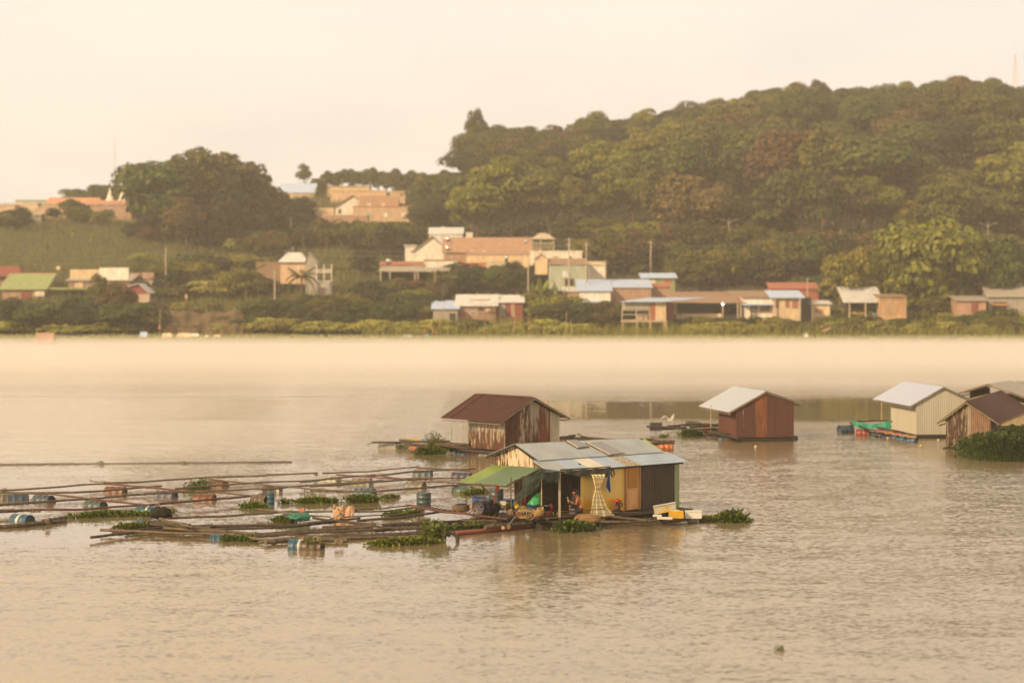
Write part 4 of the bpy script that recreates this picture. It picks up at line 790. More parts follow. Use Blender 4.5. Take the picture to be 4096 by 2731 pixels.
pl_ = [('blue', 66, 2004, 'blue-grey drum second from the left edge under the far cage frame', 14), ('grey', -8, 2002, 'grey-brown drum cut by the left edge of the picture', 10), ('blue', 168, 2009, 'blue-grey drum third from the left edge under the far cage frame', -32), ('teal', 375, 2032, 'teal drum below the red crossing pipes', -30),
       ('rusty', 458, 1973, 'dull rusty drum under the junction of the far left poles', -15), ('violet', 660, 1991, 'violet-blue drum in the middle of the left cage', -22), ('rusty', 866, 1949, 'rusty drum beside the reedy tuft at the back of the cage', -28), ('rusty', 815, 2004, 'orange-rusty drum under the long red pipe', -14),
       ('brown', 1087, 1971, 'brown drum with a pale blue band behind the tilted one', 8), ('white', 1256, 1979, 'white drum behind the long hyacinth mat', 12), ('white', 1318, 1930, 'greyish white drum at the back of the middle cage', -20), ('grey', 1446, 1938, 'grey drum near the middle of the far cage', -15),
       ('teal', 1690, 1905, 'blue drum lashed at the back corner of the cage', -10), ('grey', 1660, 1953, 'pale grey drum behind the upright blue drum', -24), ('violet', 1846, 1914, 'violet drum behind the green awning', -12), ('teal', 1850, 1971, 'blue drum below the tip of the green awning', -30), ('bright', 1458, 1980, 'sky-blue drum half hidden by hyacinths in the middle', -25)]
for cl, px, py, lb, yw in pl_: drum(px, py-2, cl, lb, yw, band=(.22 if 'band' in lb else None))
drum(80, 2087, 'bright', 'bright blue drum with white band at the left edge', -35, band=-.02); drum(586, 2052, 'bright', 'light blue drum with white band beside the black net heap', -30, band=.1); drum(590, 2112, 'bright', 'bright blue drum with white band under the raft corner', -18, z=0, band=.15)
drum(1040, 2020, 'brown', 'brown drum with bright blue end beside hyacinths', -40, L=.8, r=.27, z=.12); MB_ = MB()
drum(1078, 2024, 'bright', 'bright sky-blue drum standing tilted in the water', 0, L=.55, r=.19, upright=True, zb=-.05)
drum(864, 2158, 'bright', 'light blue drum barely above water under the front poles', 4, L=.5, z=-.12); drum(1190, 2196, 'bright', 'pale blue drum under the thick pole end at the front', -10, L=.6, z=.03, band=.1); drum(1246, 2200, 'brown', 'dark drum covered in weed under the thick pole end', -12, L=.75, r=.27, z=.05)
drum(1694, 2029, 'teal', 'upright blue drum standing on the corner of the pipe platform', 0, L=.58, r=.29, upright=True, zb=.25, group='drums standing on the rafts')
drum(1946, 2060, 'dented', 'large dented blue drum lying with its lid toward the viewer', 229, L=1.0, r=.30, zb=.3, bung=True, group='drums standing on the rafts'); drum(1984, 2026, 'teal', 'teal drum standing under the green awning', 0, L=.70, r=.30, upright=True, zb=.3, group='drums standing on the rafts')
drum(1672, 2050, 'white', 'white drum under the corner of the pipe platform', -8, L=.45, r=.17, z=.06); drum(2663, 1802, 'orange', 'orange drum floating behind the grey roof of the lived-in house', -8, L=.85, r=.30, z=.14); drum(2620, 1800, 'brown', 'dark drum left of the orange drum behind the grey roof', -8, L=.7, r=.28, z=.12)
drum(3884, 1808, 'blue', 'blue drum floating beside the low rusty hut at the right edge', 0, L=.88, r=.24, z=.06)
drum(3170, 1757, 'bright', 'blue drum with white patch at the right end of the reddish hut', -30, L=.6, r=.24, band=.05); drum(3385, 1733, 'blue', 'grey-blue drum at the left end of the netted raft', 20, L=.9, r=.34, z=.15); drum(3455, 1742, 'red', 'bright red drum with pale end beside the netted raft', -15, L=.8, r=.28, z=.1)
for i in range(6): drum(3503+i*29, 1744+i*4.6, ['blue', 'blue', 'violet', 'violet', 'bright', 'bright'][i], f'blue float drum, {ORD[i]} from the left in front of the cream hut', -38, L=.72, r=.23, z=.02, group='row of blue drums before the cream hut')
for i, cl in enumerate(['bright', 'violet', 'rusty', 'grey']): drum(1829+i*35, 1816+i*2.2, cl, f'{["light blue", "slate blue", "orange", "grey"][i]} float under the rusty hut', -20, L=.46, r=.16, z=-.02, group='small floats under the rusty hut')
drum(1965, 1806, 'bright', 'sky-blue float under the middle of the rusty hut', 0, L=.35, r=.14, z=.05, group='small floats under the rusty hut')
for i, cl in enumerate(['bright', 'rusty', 'red']): drum(2893+i*26, 1760+i*1.5, cl, f'{["light blue", "rusty", "red"][i]} float under the left corner of the reddish hut', -15, L=.42, r=.16, z=0, group='small floats under the reddish hut')
drum(3080, 1758, 'white', 'long pale float under the middle of the reddish hut', 0, L=.8, r=.13, z=0); drum(2832, 1728, 'red', 'red buoy drum behind the hyacinths left of the reddish hut', -10, L=.55, r=.2, z=.2)
# boxes and planks around the back huts
def crate(name, px, py, w_, d_, h_, mm, label, cat, z=0, rz=0, lid=None, open_=False, group=None):
    c = G(px, py, z)+Vector((0, d_*.5, 0)); ax = (Vector((cos(rz), sin(rz), 0)), Vector((-sin(rz), cos(rz), 0)), Z); root = thing(name, label, cat, c, group); t = .025; m_ = MB()
    X_, Y_, _ = ax
    m_.box(c+Z*t/2, (w_, d_, t), ax)
    for sg in (-1, 1): m_.box(c+X_*sg*(w_/2-t/2)+Z*(h_/2+t/2), (t, d_-.002, h_-t), ax); m_.box(c+Y_*sg*(d_/2-t/2)+Z*(h_/2+t/2), (w_-2*t-.002, t, h_-t), ax)
    part('body', m_, mm, root); m_ = MB()
    if not open_: m_.box(c+Z*(h_+.022), (w_+.02, d_+.02, .04), ax); part('lid', m_, lid or mm, root)
    else: m_.lathe([(0, 0)], 3) if False else None; m_ = MB(); [m_.box(c+Y_*sg*(d_/2)+Z*(h_-.01), (w_+.03, .035, .035), ax) for sg in (-1, 1)]; [m_.box(c+X_*sg*(w_/2)+Z*(h_-.01), (.035, d_-.04, .034), ax) for sg in (-1, 1)]; part('rim', m_, lid or mm, root)
    return root
foam = mat('white_foam', (.72, .70, .64), .8, var=.1, scale=8)
crate('float_box', 1545, 1800, .95, .6, .34, mat('pale_box', (.42, .40, .36), .7, var=.3), 'pale grey float box at the far end of the rusty hut raft', 'float box', z=-.04, rz=.1); crate('float_box', 1671, 1806, .95, .55, .33, mat('orange_box', (.62, .20, .08), .7, var=.3), 'orange float box half hidden by hyacinths', 'float box', z=-.05, rz=.05)
crate('float_box', 2742, 1738, .5, .5, .45, MC['pale_box'], 'white-grey box float left of the hyacinths near the reddish hut', 'float box', z=-.03)
crate('float_box', 2625, 1716, .75, .5, .36, mat('blackish', (.03, .03, .03), .6), 'black float box at the far left end of the reddish hut raft', 'float box', z=-.03)
sb = thing('hut_raft', 'low cluttered raft of weathered logs left of the reddish hut', 'raft', G(2760, 1715))
for pts, r, zz in [([(2588, 1706), (2660, 1708), (2745, 1716), (2860, 1718)], .07, .42), ([(2600, 1716), (2700, 1712), (2880, 1702)], .08, .4), ([(2730, 1716), (2800, 1718), (2880, 1712)], .04, .48), ([(2670, 1706), (2760, 1698), (2880, 1696)], .09, .3), ([(2750, 1690), (2800, 1696)], .14, .5), ([(2820, 1728), (2900, 1742), (2950, 1752)], .08, .28), ([(2810, 1740), (2880, 1748), (2960, 1756)], .07, .1), ([(2800, 1722), (2870, 1730), (2930, 1736)], .06, .35), ([(2840, 1716), (2890, 1718)], .12, .42), ([(2850, 1752), (2960, 1762), (3150, 1760)], .06, .05)]: pole(sb, pts, r, zz, rng.choice([wood, woodd, bamd]), 'log')
lg = thing('log_raft', 'raft of rough logs and planks behind the grey roof of the lived-in house', 'raft', G(2380, 1780))
for pts, r, zz in [([(2236, 1752), (2300, 1742)], .09, .35), ([(2238, 1756), (2360, 1750), (2480, 1764)], .08, .3), ([(2310, 1736), (2345, 1748), (2400, 1756)], .05, .5), ([(2240, 1764), (2420, 1760), (2560, 1772)], .10, .2), ([(2300, 1756), (2460, 1758), (2700, 1764)], .06, .35), ([(2560, 1757), (2612, 1756)], .05, .5), ([(2600, 1772), (2696, 1766)], .06, .62), ([(2596, 1776), (2698, 1772)], .05, .55), ([(2240, 1770), (2500, 1780), (2640, 1790)], .10, .1)]: pole(lg, pts, r, zz, rng.choice([wood, woodd, bamd]), 'log')
rr_ = thing('hut_raft', 'long raft of poles and logs left of the rusty hut', 'raft', G(1760, 1790))
for pts, r, zz in [([(1488, 1770), (1600, 1768), (1720, 1782)], .05, .4), ([(1600, 1760), (1760, 1772), (1880, 1776)], .08, .45), ([(1620, 1778), (1720, 1780), (1870, 1792)], .06, .42), ([(1740, 1776), (1820, 1780), (1874, 1778)], .06, .5), ([(1760, 1786), (1868, 1788)], .12, .36), ([(1470, 1776), (1500, 1768)], .02, .5), ([(1790, 1796), (1900, 1806), (2040, 1812)], .07, .2), ([(1800, 1803), (1880, 1800), (1990, 1806)], .08, .12), ([(1560, 1774), (1700, 1764), (1800, 1764)], .06, .3)]: pole(rr_, pts, r, zz, rng.choice([wood, woodd, bamd]), 'log')
for i, (px, py, mm, wd_) in enumerate([(1650, 1764, 'yellow', .8), (1718, 1766, 'blue', .9)]): crate('float_box', px, py, wd_, .3, .12, mat('tray_'+mm, dict(yellow=(.62, .5, .25), blue=(.25, .42, .6))[mm], .6), f'low {mm} tray on the raft left of the rusty hut', 'tray', z=.35)
nf = thing('netted_raft', 'raft with green netting left of the cream hut', 'raft', G(3500, 1720))
for pts, r, zz in [([(3400, 1688), (3470, 1715)], .05, .6), ([(3402, 1700), (3500, 1700), (3565, 1706)], .06, .5), ([(3440, 1712), (3510, 1722), (3570, 1724)], .06, .4), ([(3410, 1686), (3500, 1682), (3570, 1684)], .05, .7), ([(3480, 1728), (3600, 1738), (3660, 1744)], .07, .3)]: pole(nf, pts, r, zz, rng.choice([wood, woodd]), 'log')
m_ = MB(); m_.smooth = True; A_, B_ = G(3408, 1678, .95), G(3563, 1680, .95); m_.grid(lambda a, b: A_.lerp(B_, a)-Z*(.42*b*(1-.3*cos(a*9)))-Z*.25*sin(pi*a)*(1-b*.5)+Vector((0, .05*sin(a*20), 0)), 24, 5); part('net', m_, mat('sea_green_net', (.02, .36, .24), .6, var=.4, scale=8), nf)
for i in range(5): m_ = MB(); m_.box(G(3530+i*30, 1727+i*5, .36)+Vector((0, .3, 0)), (.54, .5, .1), None, -.2); part('block_row', m_, mat('red_blocks', (.42, .10, .05), .8, var=.5, scale=6, col2=(.36, .28, .18)), nf)
# water hyacinth
HY = leafmat('hyacinth_leaf', (.04, .075, .012), (.20, .26, .035), rnd=.2, trans=.3, rough=.45); HYd = leafmat('weed_leaf', (.02, .04, .01), (.07, .11, .02), rnd=.1)
def hyac(label, pts, wd_, hgt, n, ls, name='water_hyacinth', cat='water hyacinth', z=0, mm=None, group='floating clumps of water hyacinth', stalk=True):
    q = [G(p[0], p[1], z) for p in pts]; c0 = sum(q, Vector())/len(q); m_ = MB(); g = random.Random(int(pts[0][0]*7+pts[0][1]))
    for i in range(n):
        t = g.random()*(len(q)-1) if len(q) > 1 else 0; k = min(int(t), max(0, len(q)-2)); c = q[k].lerp(q[min(k+1, len(q)-1)], t-k) if len(q) > 1 else q[0].copy()
        e = abs(g.gauss(0, .42)); env = max(.15, 1-(e*.7)**2)*(1-.5*abs(2*t/max(1, len(q)-1)-1)**3)
        a = g.uniform(0, 2*pi); rr0 = wd_*.40*min(1.3, e); c = c+Vector((cos(a)*rr0*1.1, sin(a)*rr0, 0))
        h = hgt*.82*env*g.uniform(.3, 1.1); ln = Vector((cos(a), sin(a), 0))*h*g.uniform(.1, .6); top = c+ln+Z*h
        if stalk: s_ = .008+ls*.05; m_.add([c+Vector((-s_, 0, 0)), c+Vector((s_, 0, 0)), top], [(0, 1, 2)])
        L = ls*g.uniform(.6, 1.2); fd = (ln.normalized() if ln.length > 1e-4 else Vector((1, 0, 0))); fd = (fd+Z*g.uniform(-.2, 1.3)).normalized(); sd_ = fd.cross(Vector((g.uniform(-1, 1), g.uniform(-1, 1), g.uniform(.2, 1)))).normalized(); nn = fd.cross(sd_)
        pr = [(0, .15), (.2, .5), (.55, .62), (.9, .35), (1.05, 0)]; vs = [top+fd*(L*a_)+sd_*(L*b_)*.9+nn*(abs(b_)*L*.35) for a_, b_ in pr]+[top+fd*(L*a_)-sd_*(L*b_)*.9+nn*(abs(b_)*L*.35) for a_, b_ in pr[:-1][::-1]]
        m_.add(vs, [tuple(range(len(vs)))])
    o = solo(name, m_, mm or HY, label, cat, c0, group); return o
for lb, pts, wd_, hg, n, ls in [('large leafy hyacinth clump in front of the porch posts', [(2235, 2128), (2290, 2126), (2340, 2122)], 1.0, .42, 420, .12), ('tall hyacinth clump at the right end of the front pole', [(2900, 2090), (2930, 2088), (2975, 2088)], .8, .52, 380, .13),
        ('low hyacinth strip between the foam box and the tall clump', [(2800, 2086), (2850, 2084), (2900, 2088)], .6, .22, 260, .08), ('thin hyacinth runners trailing right of the tall clump', [(2970, 2092), (3010, 2084)], .5, .18, 50, .07),
        ('long hyacinth mat below the blue-banded drum on the left', [(315, 2070), (440, 2064), (640, 2062)], 1.0, .24, 900, .09), ('small hyacinth tuft left of the long left mat', [(275, 2074), (295, 2070)], .4, .2, 50, .08), ('hyacinth tuft beyond the black net heap', [(650, 2054), (690, 2048)], .5, .2, 110, .08),
        ('hyacinth patch beneath the left corner of the dark raft', [(470, 2116), (540, 2116), (610, 2112)], .9, .25, 420, .09), ('dark weed below the crossing poles at the left', [(620, 2124), (700, 2122), (740, 2120)], .6, .14, 240, .08), ('hyacinth strip under the front bamboo right of the light blue drum', [(890, 2164), (960, 2162), (1030, 2166)], .6, .22, 420, .08),
        ('hyacinth clump around the tilted blue drum', [(965, 2030), (1020, 2032), (1060, 2034)], .7, .26, 340, .09), ('reedy green tuft beside the rusty drum at the back', [(750, 1962), (800, 1958), (835, 1952)], .8, .5, 260, .09), ('long hyacinth mat in front of the white drum', [(1200, 2012), (1260, 2012), (1345, 2010)], .9, .26, 620, .09), ('small hyacinth patch left of the long middle mat', [(1120, 2014), (1160, 2012)], .5, .2, 90, .08),
        ('dense hyacinth mound in front of the half-hidden blue drum', [(1400, 2010), (1450, 2010), (1500, 2008)], 1.0, .38, 560, .1), ('low hyacinth patch right of the dense mound', [(1530, 1994), (1590, 1990)], .5, .16, 150, .08), ('hyacinth strip before the platform with the upright drum', [(1545, 2066), (1600, 2062), (1670, 2054)], .7, .22, 330, .09),
        ('green leaves beside the teal net-covered drum', [(1095, 2088), (1130, 2090), (1150, 2094)], .6, .3, 260, .08), ('wide hyacinth mat at the front of the dark raft', [(1500, 2182), (1600, 2178), (1740, 2172)], 1.0, .26, 850, .1), ('tall hyacinth leaves standing in front of the dark raft', [(1705, 2170), (1740, 2160), (1765, 2166)], .7, .85, 170, .14),
        ('hyacinth strip along the dark poles left of the porch', [(1780, 2120), (1860, 2114), (1950, 2108)], .7, .24, 380, .09), ('hyacinths under the tip of the green awning', [(1850, 1980), (1900, 1976), (1960, 1972)], .7, .26, 260, .09), ('bright green hyacinth clump at the left of the rusty hut', [(1660, 1818), (1720, 1816), (1770, 1816)], 1.3, .45, 500, .12),
        ('small dark hyacinths between the pale and orange float boxes', [(1590, 1796), (1628, 1796)], .5, .3, 130, .09), ('rounded hyacinth bush left of the reddish hut', [(2735, 1748), (2770, 1748), (2795, 1747)], 1.0, .5, 520, .11), ('small green tuft by the black float box', [(2650, 1750), (2665, 1748)], .5, .2, 70, .09),
        ('tiny hyacinth sprig floating alone in the open foreground', [(3105, 2598), (3140, 2598)], .14, .13, 26, .035), ('pale tuft on the thin floating pole', [(395, 1856), (412, 1856)], .3, .18, 40, .07), ('second pale tuft on the thin floating pole', [(728, 1854), (742, 1854)], .3, .18, 40, .07),
        ('weeds growing over the dark drum under the thick pole end', [(1222, 2196), (1250, 2198), (1278, 2198)], .4, .4, 240, .08), ('green plant on the pale corner sheet of the house', [(2708, 2044), (2712, 2040)], .1, .5, 26, .05)]:
    hyac(lb, pts, wd_, hg, n, ls)
hyac('light green shrub standing on the raft left of the rusty hut', [(1725, 1790), (1740, 1788), (1755, 1790)], .8, 1.0, 260, .07, 'small_shrub', 'shrub', z=.3, mm=LM['yellow'], group=None)
hyac('large dark green mound of vines covering the raft at the right edge', [(3880, 1818), (3960, 1836), (4030, 1842), (4130, 1842)], 2.8, 1.5, 3200, .16, 'vine_mound', 'plants', mm=leafmat('vine', (.02, .045, .010), (.07, .13, .022)), group=None)
hyac('tall dark vines behind the mound at the right edge', [(4010, 1812), (4080, 1806), (4150, 1800)], 2.2, 1.6, 1600, .16, 'vine_mound', 'plants', mm=MC['vine'], group=None); hyac('wispy weeds against the low rusty hut', [(3868, 1804), (3900, 1802), (3940, 1798)], .7, .6, 420, .07, 'weeds', 'plants', mm=LM['brown'], group=None)
# heaps, bundles, tyres
def lump(name, px, py, z, sx, sy, sz, mm, label, cat, seed=1, amp=.22, fr=3, d=None, n=16, sharp=1):
    from mathutils import noise
    c = (G(px, py, z) if d is None else P(px, py, d))+Vector((0, sy, 0)); m_ = MB(); m_.sphere((0, 0, 0), 1, n); vs = []
    for q in m_.v:
        p = Vector(q); k = 1+amp*noise.noise(p*fr+Vector((seed*5, 0, 0)))*1.6+amp*.5*noise.noise(p*fr*2.7+Vector((seed*3, 1, 0))); vs.append((c.x+p.x*sx*k, c.y+p.y*sy*k, c.z+sz*.9+p.z*sz*k*sharp))
    m_.v = vs; return solo(name, m_, mm, label, cat, c)
lump('net_heap', 640, 2076, .25, .36, .25, .22, mat('black_net', (.018, .013, .011), .95, var=.5, scale=20), 'bushy black heap of net on the left corner of the dark raft', 'net heap', 3, .35, 4)
lump('cloth_bundle', 1352, 2082, .2, .2, .2, .22, mat('peach_tarp', (.58, .36, .21), .8, var=.3, scale=4), 'peach-coloured tarp bundled over the poles, left lobe knotted', 'tarp bundle', 5, .35, 2.2); 
m_ = MB(); m_.smooth = True; cc_ = G(1376, 2040, .3); m_.grid(lambda a, b: cc_+Vector(((a-.5)*.86*(1-.12*b), -.28*b+.06*sin(a*14), .16-.50*b**1.3*(.85+.3*abs(sin(a*6.3+.3)))+.05*sin(a*17+b*4)+.04*sin(a*29))), 40, 14)
solo('tarp_sheet', m_, MC['peach_tarp'], 'peach-coloured tarp draped in folds over the dark poles', 'tarp', cc_)
lump('net_bundle', 1190, 2084, .1, .42, .3, .15, mat('teal_net', (.03, .20, .15), .7, var=.5, scale=9), 'teal net wrapped around a half-sunk drum in the dark raft', 'net bundle', 6, .3, 2); drum(1155, 2088, 'teal', 'teal drum showing at the left end of the teal net', -8, L=.5, r=.24, z=.08)
m_ = MB(); c_ = G(1198, 2056, .3); m_.lathe([(.001, 0), (.105, 0), (.12, .2), (.13, .21), (.115, .2), (.1, .02)], 16, Matrix.Translation(c_+Z*.1) @ Matrix.Rotation(R(78), 4, 'Y')); solo('red_pail', m_, mat('faded_red', (.45, .14, .10), .6), 'small faded red pail lying on the back pole', 'pail', c_)
def tyre(px, py, z, r, w_, label, stand=False, yaw=0, tilt=0, mm=None):
    c = G(px, py, z); rt = thing('tyre', label, 'tyre', c); m_ = MB(); M_ = Matrix.Translation(c+Z*(r*.2 if stand else w_*.5))
    if stand: M_ = M_ @ Matrix.Rotation(R(yaw), 4, 'Z') @ Matrix.Rotation(R(90), 4, 'X')
    else: M_ = M_ @ Matrix.Rotation(R(tilt), 4, 'X')
    h = w_/2; m_.lathe([(r*.62, -h*.7), (r*.8, -h), (r*.96, -h*.95), (r, -h*.5), (r*.985, -h*.3), (r, -h*.1), (r*.985, h*.1), (r, h*.3), (r, h*.6), (r*.96, h*.95), (r*.8, h), (r*.62, h*.7), (r*.66, h*.5), (r*.66, -h*.5), (r*.62, -h*.7)], 28, M_, False)
    part('rubber', m_, mm or mat('old_rubber', (.05, .042, .036), .85, var=.5, scale=8), rt); return rt
tyre(1803, 2166, 0, .31, .2, 'black tyre half sunk at the end of the red-brown pipe', True, -10); tyre(2372, 2116, 0, .33, .22, 'black tyre half sunk under the brown net at the deck corner', True, 8)
ty = tyre(1844, 2044, .3, .33, .26, 'brown tyre lying flat on the pipe platform', tilt=0, mm=mat('muddy_rubber', (.16, .10, .06), .9, var=.4))
m_ = MB(); c_ = G(1846, 2018, .55)
for i in range(5): m_.box(c_+Vector((rng.uniform(-.04, .04), .1+rng.uniform(-.1, .1), .02+i*.018)), (.44-.04*i, .3, .015), None, rng.uniform(-.2, .2))
solo('folded_tarp', m_, mat('slate_tarp', (.25, .30, .38), .6, var=.3), 'folded grey-blue tarp on top of the flat tyre', 'tarp', c_)
# platform of rusty pipes with its drum
pp_ = thing('pipe_platform', 'sloping platform of rusty pipes and slats beside the porch', 'platform', G(1850, 2060))
pole(pp_, [(1648, 2026), (1780, 2048), (1900, 2058), (2030, 2076)], .045, .32, pipe, 'steel_pipe', False); pole(pp_, [(1640, 2020), (1800, 2040), (1960, 2068)], .035, .3, pipe, 'steel_pipe', False)
for i in range(17):
    f = i/16; a_ = G(1665+f*330, 2027+f*40, .36); b_ = G(1665+f*330+(58-f*40), 2016+f*28, .36); m_ = MB(); m_.tube([a_, b_], .016, 6); part('slat', m_, mat('mauve_slat', (.20, .13, .12), .7, rnd=.2), pp_)
lump('brown_net', 2352, 2106, .12, .50, .30, .25, mat('brown_net', (.27, .155, .065), .9, var=.35, scale=3, stretch=(1, 5, 5)), 'brown fishing net heaped over the tyre at the deck corner', 'fishing net', 9, .16, 1.8)
# ---------------------------------------------------------------- clutter and people of the lived-in house
def HT(px, py, t): a = HF.T(px, py, t); return HF.W(a[0], t, a[2])
def bucket(name, base, r0, r1, h, mm, label, cat, M_=None, handle=None, rimm=None, fill=None):
    rt = thing(name, label, cat, base); M_ = M_ or Matrix.Translation(base); m_ = MB(); m_.lathe([(.001, .0), (r0, .0), (r1, h), (r1+.012, h), (r1+.012, h-.02), (r1-.006, h-.01), (r0-.008, .02), (.001, .02)], 22, M_, False); part('body', m_, mm, rt)
    if rimm: m_ = MB(); m_.lathe([(r1, h-.015), (r1+.022, h-.015), (r1+.022, h+.015), (r1, h+.015)], 22, M_, False); part('rim', m_, rimm, rt)
    if handle: m_ = MB(); m_.tube([M_ @ Vector((cos(a)*r1, 0, h+sin(a)*r1*.7)) for a in np.linspace(0, pi, 9)], .008, 5); part('handle', m_, handle, rt)
    return rt
white = mat('white_plastic', (.74, .74, .76), .4, var=.05); red = mat('red_plastic', (.66, .02, .02), .35, var=.1); yel = mat('yellow_plastic', (.72, .50, .02), .4, var=.15)
bucket('white_bucket', HT(2288, 2056, -.1), .085, .10, .21, white, 'white plastic bucket in front of the squatting man', 'bucket', handle=wood)
bt = bucket('blue_tub', HT(2137, 2045, .55), .26, .27, .28, mat('tub_blue', (.035, .17, .34), .45, var=.15), 'large blue tub beside the wicker basket', 'tub')
c_ = HT(2137, 2010, .55); m_ = MB(); m_.smooth = True
def bag(a, b):
    th = a*2*pi; r = .255*(1-b)**.55*(1+.10*sin(th*3+b*5)); return c_+Vector((cos(th)*r+.22*b*b, sin(th)*r, -.05+.42*b**1.15+.02*sin(th*5)))
m_.grid(bag, 28, 10); solo('green_sack', m_, mat('green_plastic', (.04, .40, .11), .45, var=.25, scale=6), 'bright green plastic sack piled in the blue tub', 'sack', c_)
wick = mat('wicker', (.46, .28, .09), .75, var=.45, scale=14); M_ = Matrix.Translation(HT(2160, 2064, .1)+Z*.02) @ Matrix.Rotation(R(-24), 4, 'Y') @ Matrix.Rotation(R(12), 4, 'X'); b0 = M_ @ Vector((0, 0, 0))
rt = thing('wicker_basket', 'tilted wicker basket leaning on the blue tub', 'basket', b0); m_ = MB(); m_.lathe([(.001, 0), (.17, 0), (.22, .1), (.24, .22), (.225, .22), (.205, .1), (.16, .02), (.001, .02)], 26, M_, False); part('body', m_, wick, rt)
m_ = MB(); m_.tube([M_ @ Vector((.238*cos(t), .238*sin(t), .23)) for t in np.linspace(0, 2*pi, 25)], .016, 6, False); part('rim', m_, mat('pale_cane', (.62, .43, .17), .7), rt)
b0 = HT(2102, 2082, -.1); rt = bucket('green_basket', b0, .19, .23, .36, mat('dark_green_plastic', (.03, .085, .04), .5), 'dark green slatted basket holding the coiled rope', 'basket', rimm=mat('mint_plastic', (.30, .60, .28), .4))
m_ = MB()
for i in range(22): a = i*2*pi/22; m_.tube([b0+Vector((cos(a)*.197, sin(a)*.197, .02)), b0+Vector((cos(a)*.237, sin(a)*.237, .34))], .009, 4)
part('slats', m_, mat('mid_green_plastic', (.06, .16, .06), .5), rt)
m_ = MB(); g = random.Random(4)
for i in range(7):
    cx_, rr0 = g.uniform(-.16, .16), g.uniform(.12, .22); pts = [b0+Vector((cx_+rr0*cos(t)*1.1, -.22-.03*i+.05*sin(t*2), .36+rr0*.95*sin(t)*(.9 if sin(t) > 0 else 1.25)-.05)) for t in np.linspace(0, 2*pi, 22)]; m_.tube(pts, .012, 5, False)
solo('coiled_rope', m_, mat('tan_rope', (.52, .30, .14), .8, var=.2, scale=20), 'loose coils of tan rope hanging over the green basket', 'rope', b0+Z*.3)
lump('straw_heap', 2098, 2040, .62, .13, .1, .09, mat('olive_straw', (.30, .22, .06), .9, var=.5, scale=20), 'olive net floats heaped inside the green basket', 'heap', 4, .35, 4)
# jerrycan, engine, sacks under the awning
b0 = HT(2066, 2022, .2); rt = thing('yellow_jerrycan', 'small yellow jerrycan hanging tilted by the engine', 'jerrycan', b0); M_ = Matrix.Rotation(R(-18), 3, 'Y'); ax = tuple(M_ @ q for q in (Vector((1, 0, 0)), Vector((0, 1, 0)), Z)); m_ = MB(); m_.box(b0+ax[2]*.02, (.16, .1, .19), ax); m_.box(b0+ax[2]*.125, (.13, .09, .03), ax); part('body', m_, yel, rt); m_ = MB(); m_.tube([b0+ax[2]*.13-ax[0]*.05, b0+ax[2]*.18-ax[0]*.03, b0+ax[2]*.18+ax[0]*.04, b0+ax[2]*.13+ax[0]*.06], .012, 6); part('handle', m_, yel, rt)
m_ = MB(); m_.lathe([(.02, 0), (.02, .04)], 8, Matrix.Translation(b0+ax[2]*.14+ax[0]*.06)); part('cap', m_, mat('black_rubber', (.02, .02, .02), .6), rt)
lump('yellow_sack', 2018, 2030, .32, .16, .12, .12, mat('yellow_sack', (.60, .42, .03), .7, var=.45, scale=9), 'crumpled yellow sack behind the big blue drum', 'sack', 7, .4, 2.6)
lump('clay_block', 2046, 2062, .3, .12, .1, .13, mat('clay', (.32, .17, .09), .9, var=.5, scale=9), 'earthy brown motor housing at the foot of the propeller shaft', 'motor', 8, .35, 3); lump('dark_sack', 2080, 2026, .35, .14, .1, .12, mat('black_cloth', (.012, .012, .014), .9), 'black bundle behind the yellow jerrycan', 'bundle', 2, .3, 2)
b0 = HT(2072, 2062, .0); m_ = MB(); m_.box(b0+Z*.03, (.22, .2, .22)); solo('rusty_box', m_, mat('rust_box', (.16, .06, .035), .8, var=.4), 'small rusty box behind the coiled rope', 'box', b0)
pr0 = thing('boat_propeller', 'long-tail propeller shaft with tan paddle blades over the water', 'propeller', G(2032, 2108, .15)); q0, q1 = HT(2060, 2066, -.4), G(2028, 2108, .18); m_ = MB(); m_.tube([q0, q1], .022, 8); part('shaft', m_, mat('grey_metal', (.38, .36, .31), .4, .5), pr0)
for dx, dz in ((-.14, -.02), (.06, .01)): m_ = MB(); m_.sphere(q1+Vector((dx, 0, dz)), .075, 8, (1, .15, .95)); part('blade', m_, mat('tan_blade', (.52, .30, .15), .6), pr0)
m_ = MB(); m_.sphere(q1, .03, 6); part('hub', m_, MC['grey_metal'], pr0)
def cloth(name, fn, nu, nv, mm, label, cat, loc, group=None):
    m_ = MB(); m_.grid(fn, nu, nv); return solo(name, m_, mm, label, cat, loc, group)
netm, t_, p_, o_ = nt('dark_green_net'); p_.inputs['Base Color'].default_value = (.022, .040, .028, 1); p_.inputs['Roughness'].default_value = .9
tr_ = N(t_, 'ShaderNodeBsdfTransparent'); ms_ = N(t_, 'ShaderNodeMixShader'); ms_.inputs[0].default_value = .22; t_.links.new(p_.outputs[0], ms_.inputs[1]); t_.links.new(tr_.outputs[0], ms_.inputs[2]); t_.links.new(ms_.outputs[0], o_.inputs['Surface'])
def quadcloth(name, c4, mm, label, cat, sag=.1, fold=.03, fq=9, nu=30, nv=14, bottom=None):
    a, b, c, d = c4
    def fn(x, y): p = a.lerp(b, x).lerp(d.lerp(c, x), y); return p-Z*sag*sin(pi*x)*(y if bottom is None else 1)*bottom_f(x, y)+v*fold*sin(x*fq*2+y*3)*(.3+y)
    bottom_f = lambda x, y: 1
    return cloth(name, fn, nu, nv, mm, label, cat, sum(c4, Vector())/4)
quadcloth('green_net', [HT(2166, 1872, -.15), HT(2250, 1884, -.15), HT(2238, 1925, -.15), HT(2162, 1915, -.15)], netm, 'dark green net swagged between the two front porch posts', 'net', .09, .04)
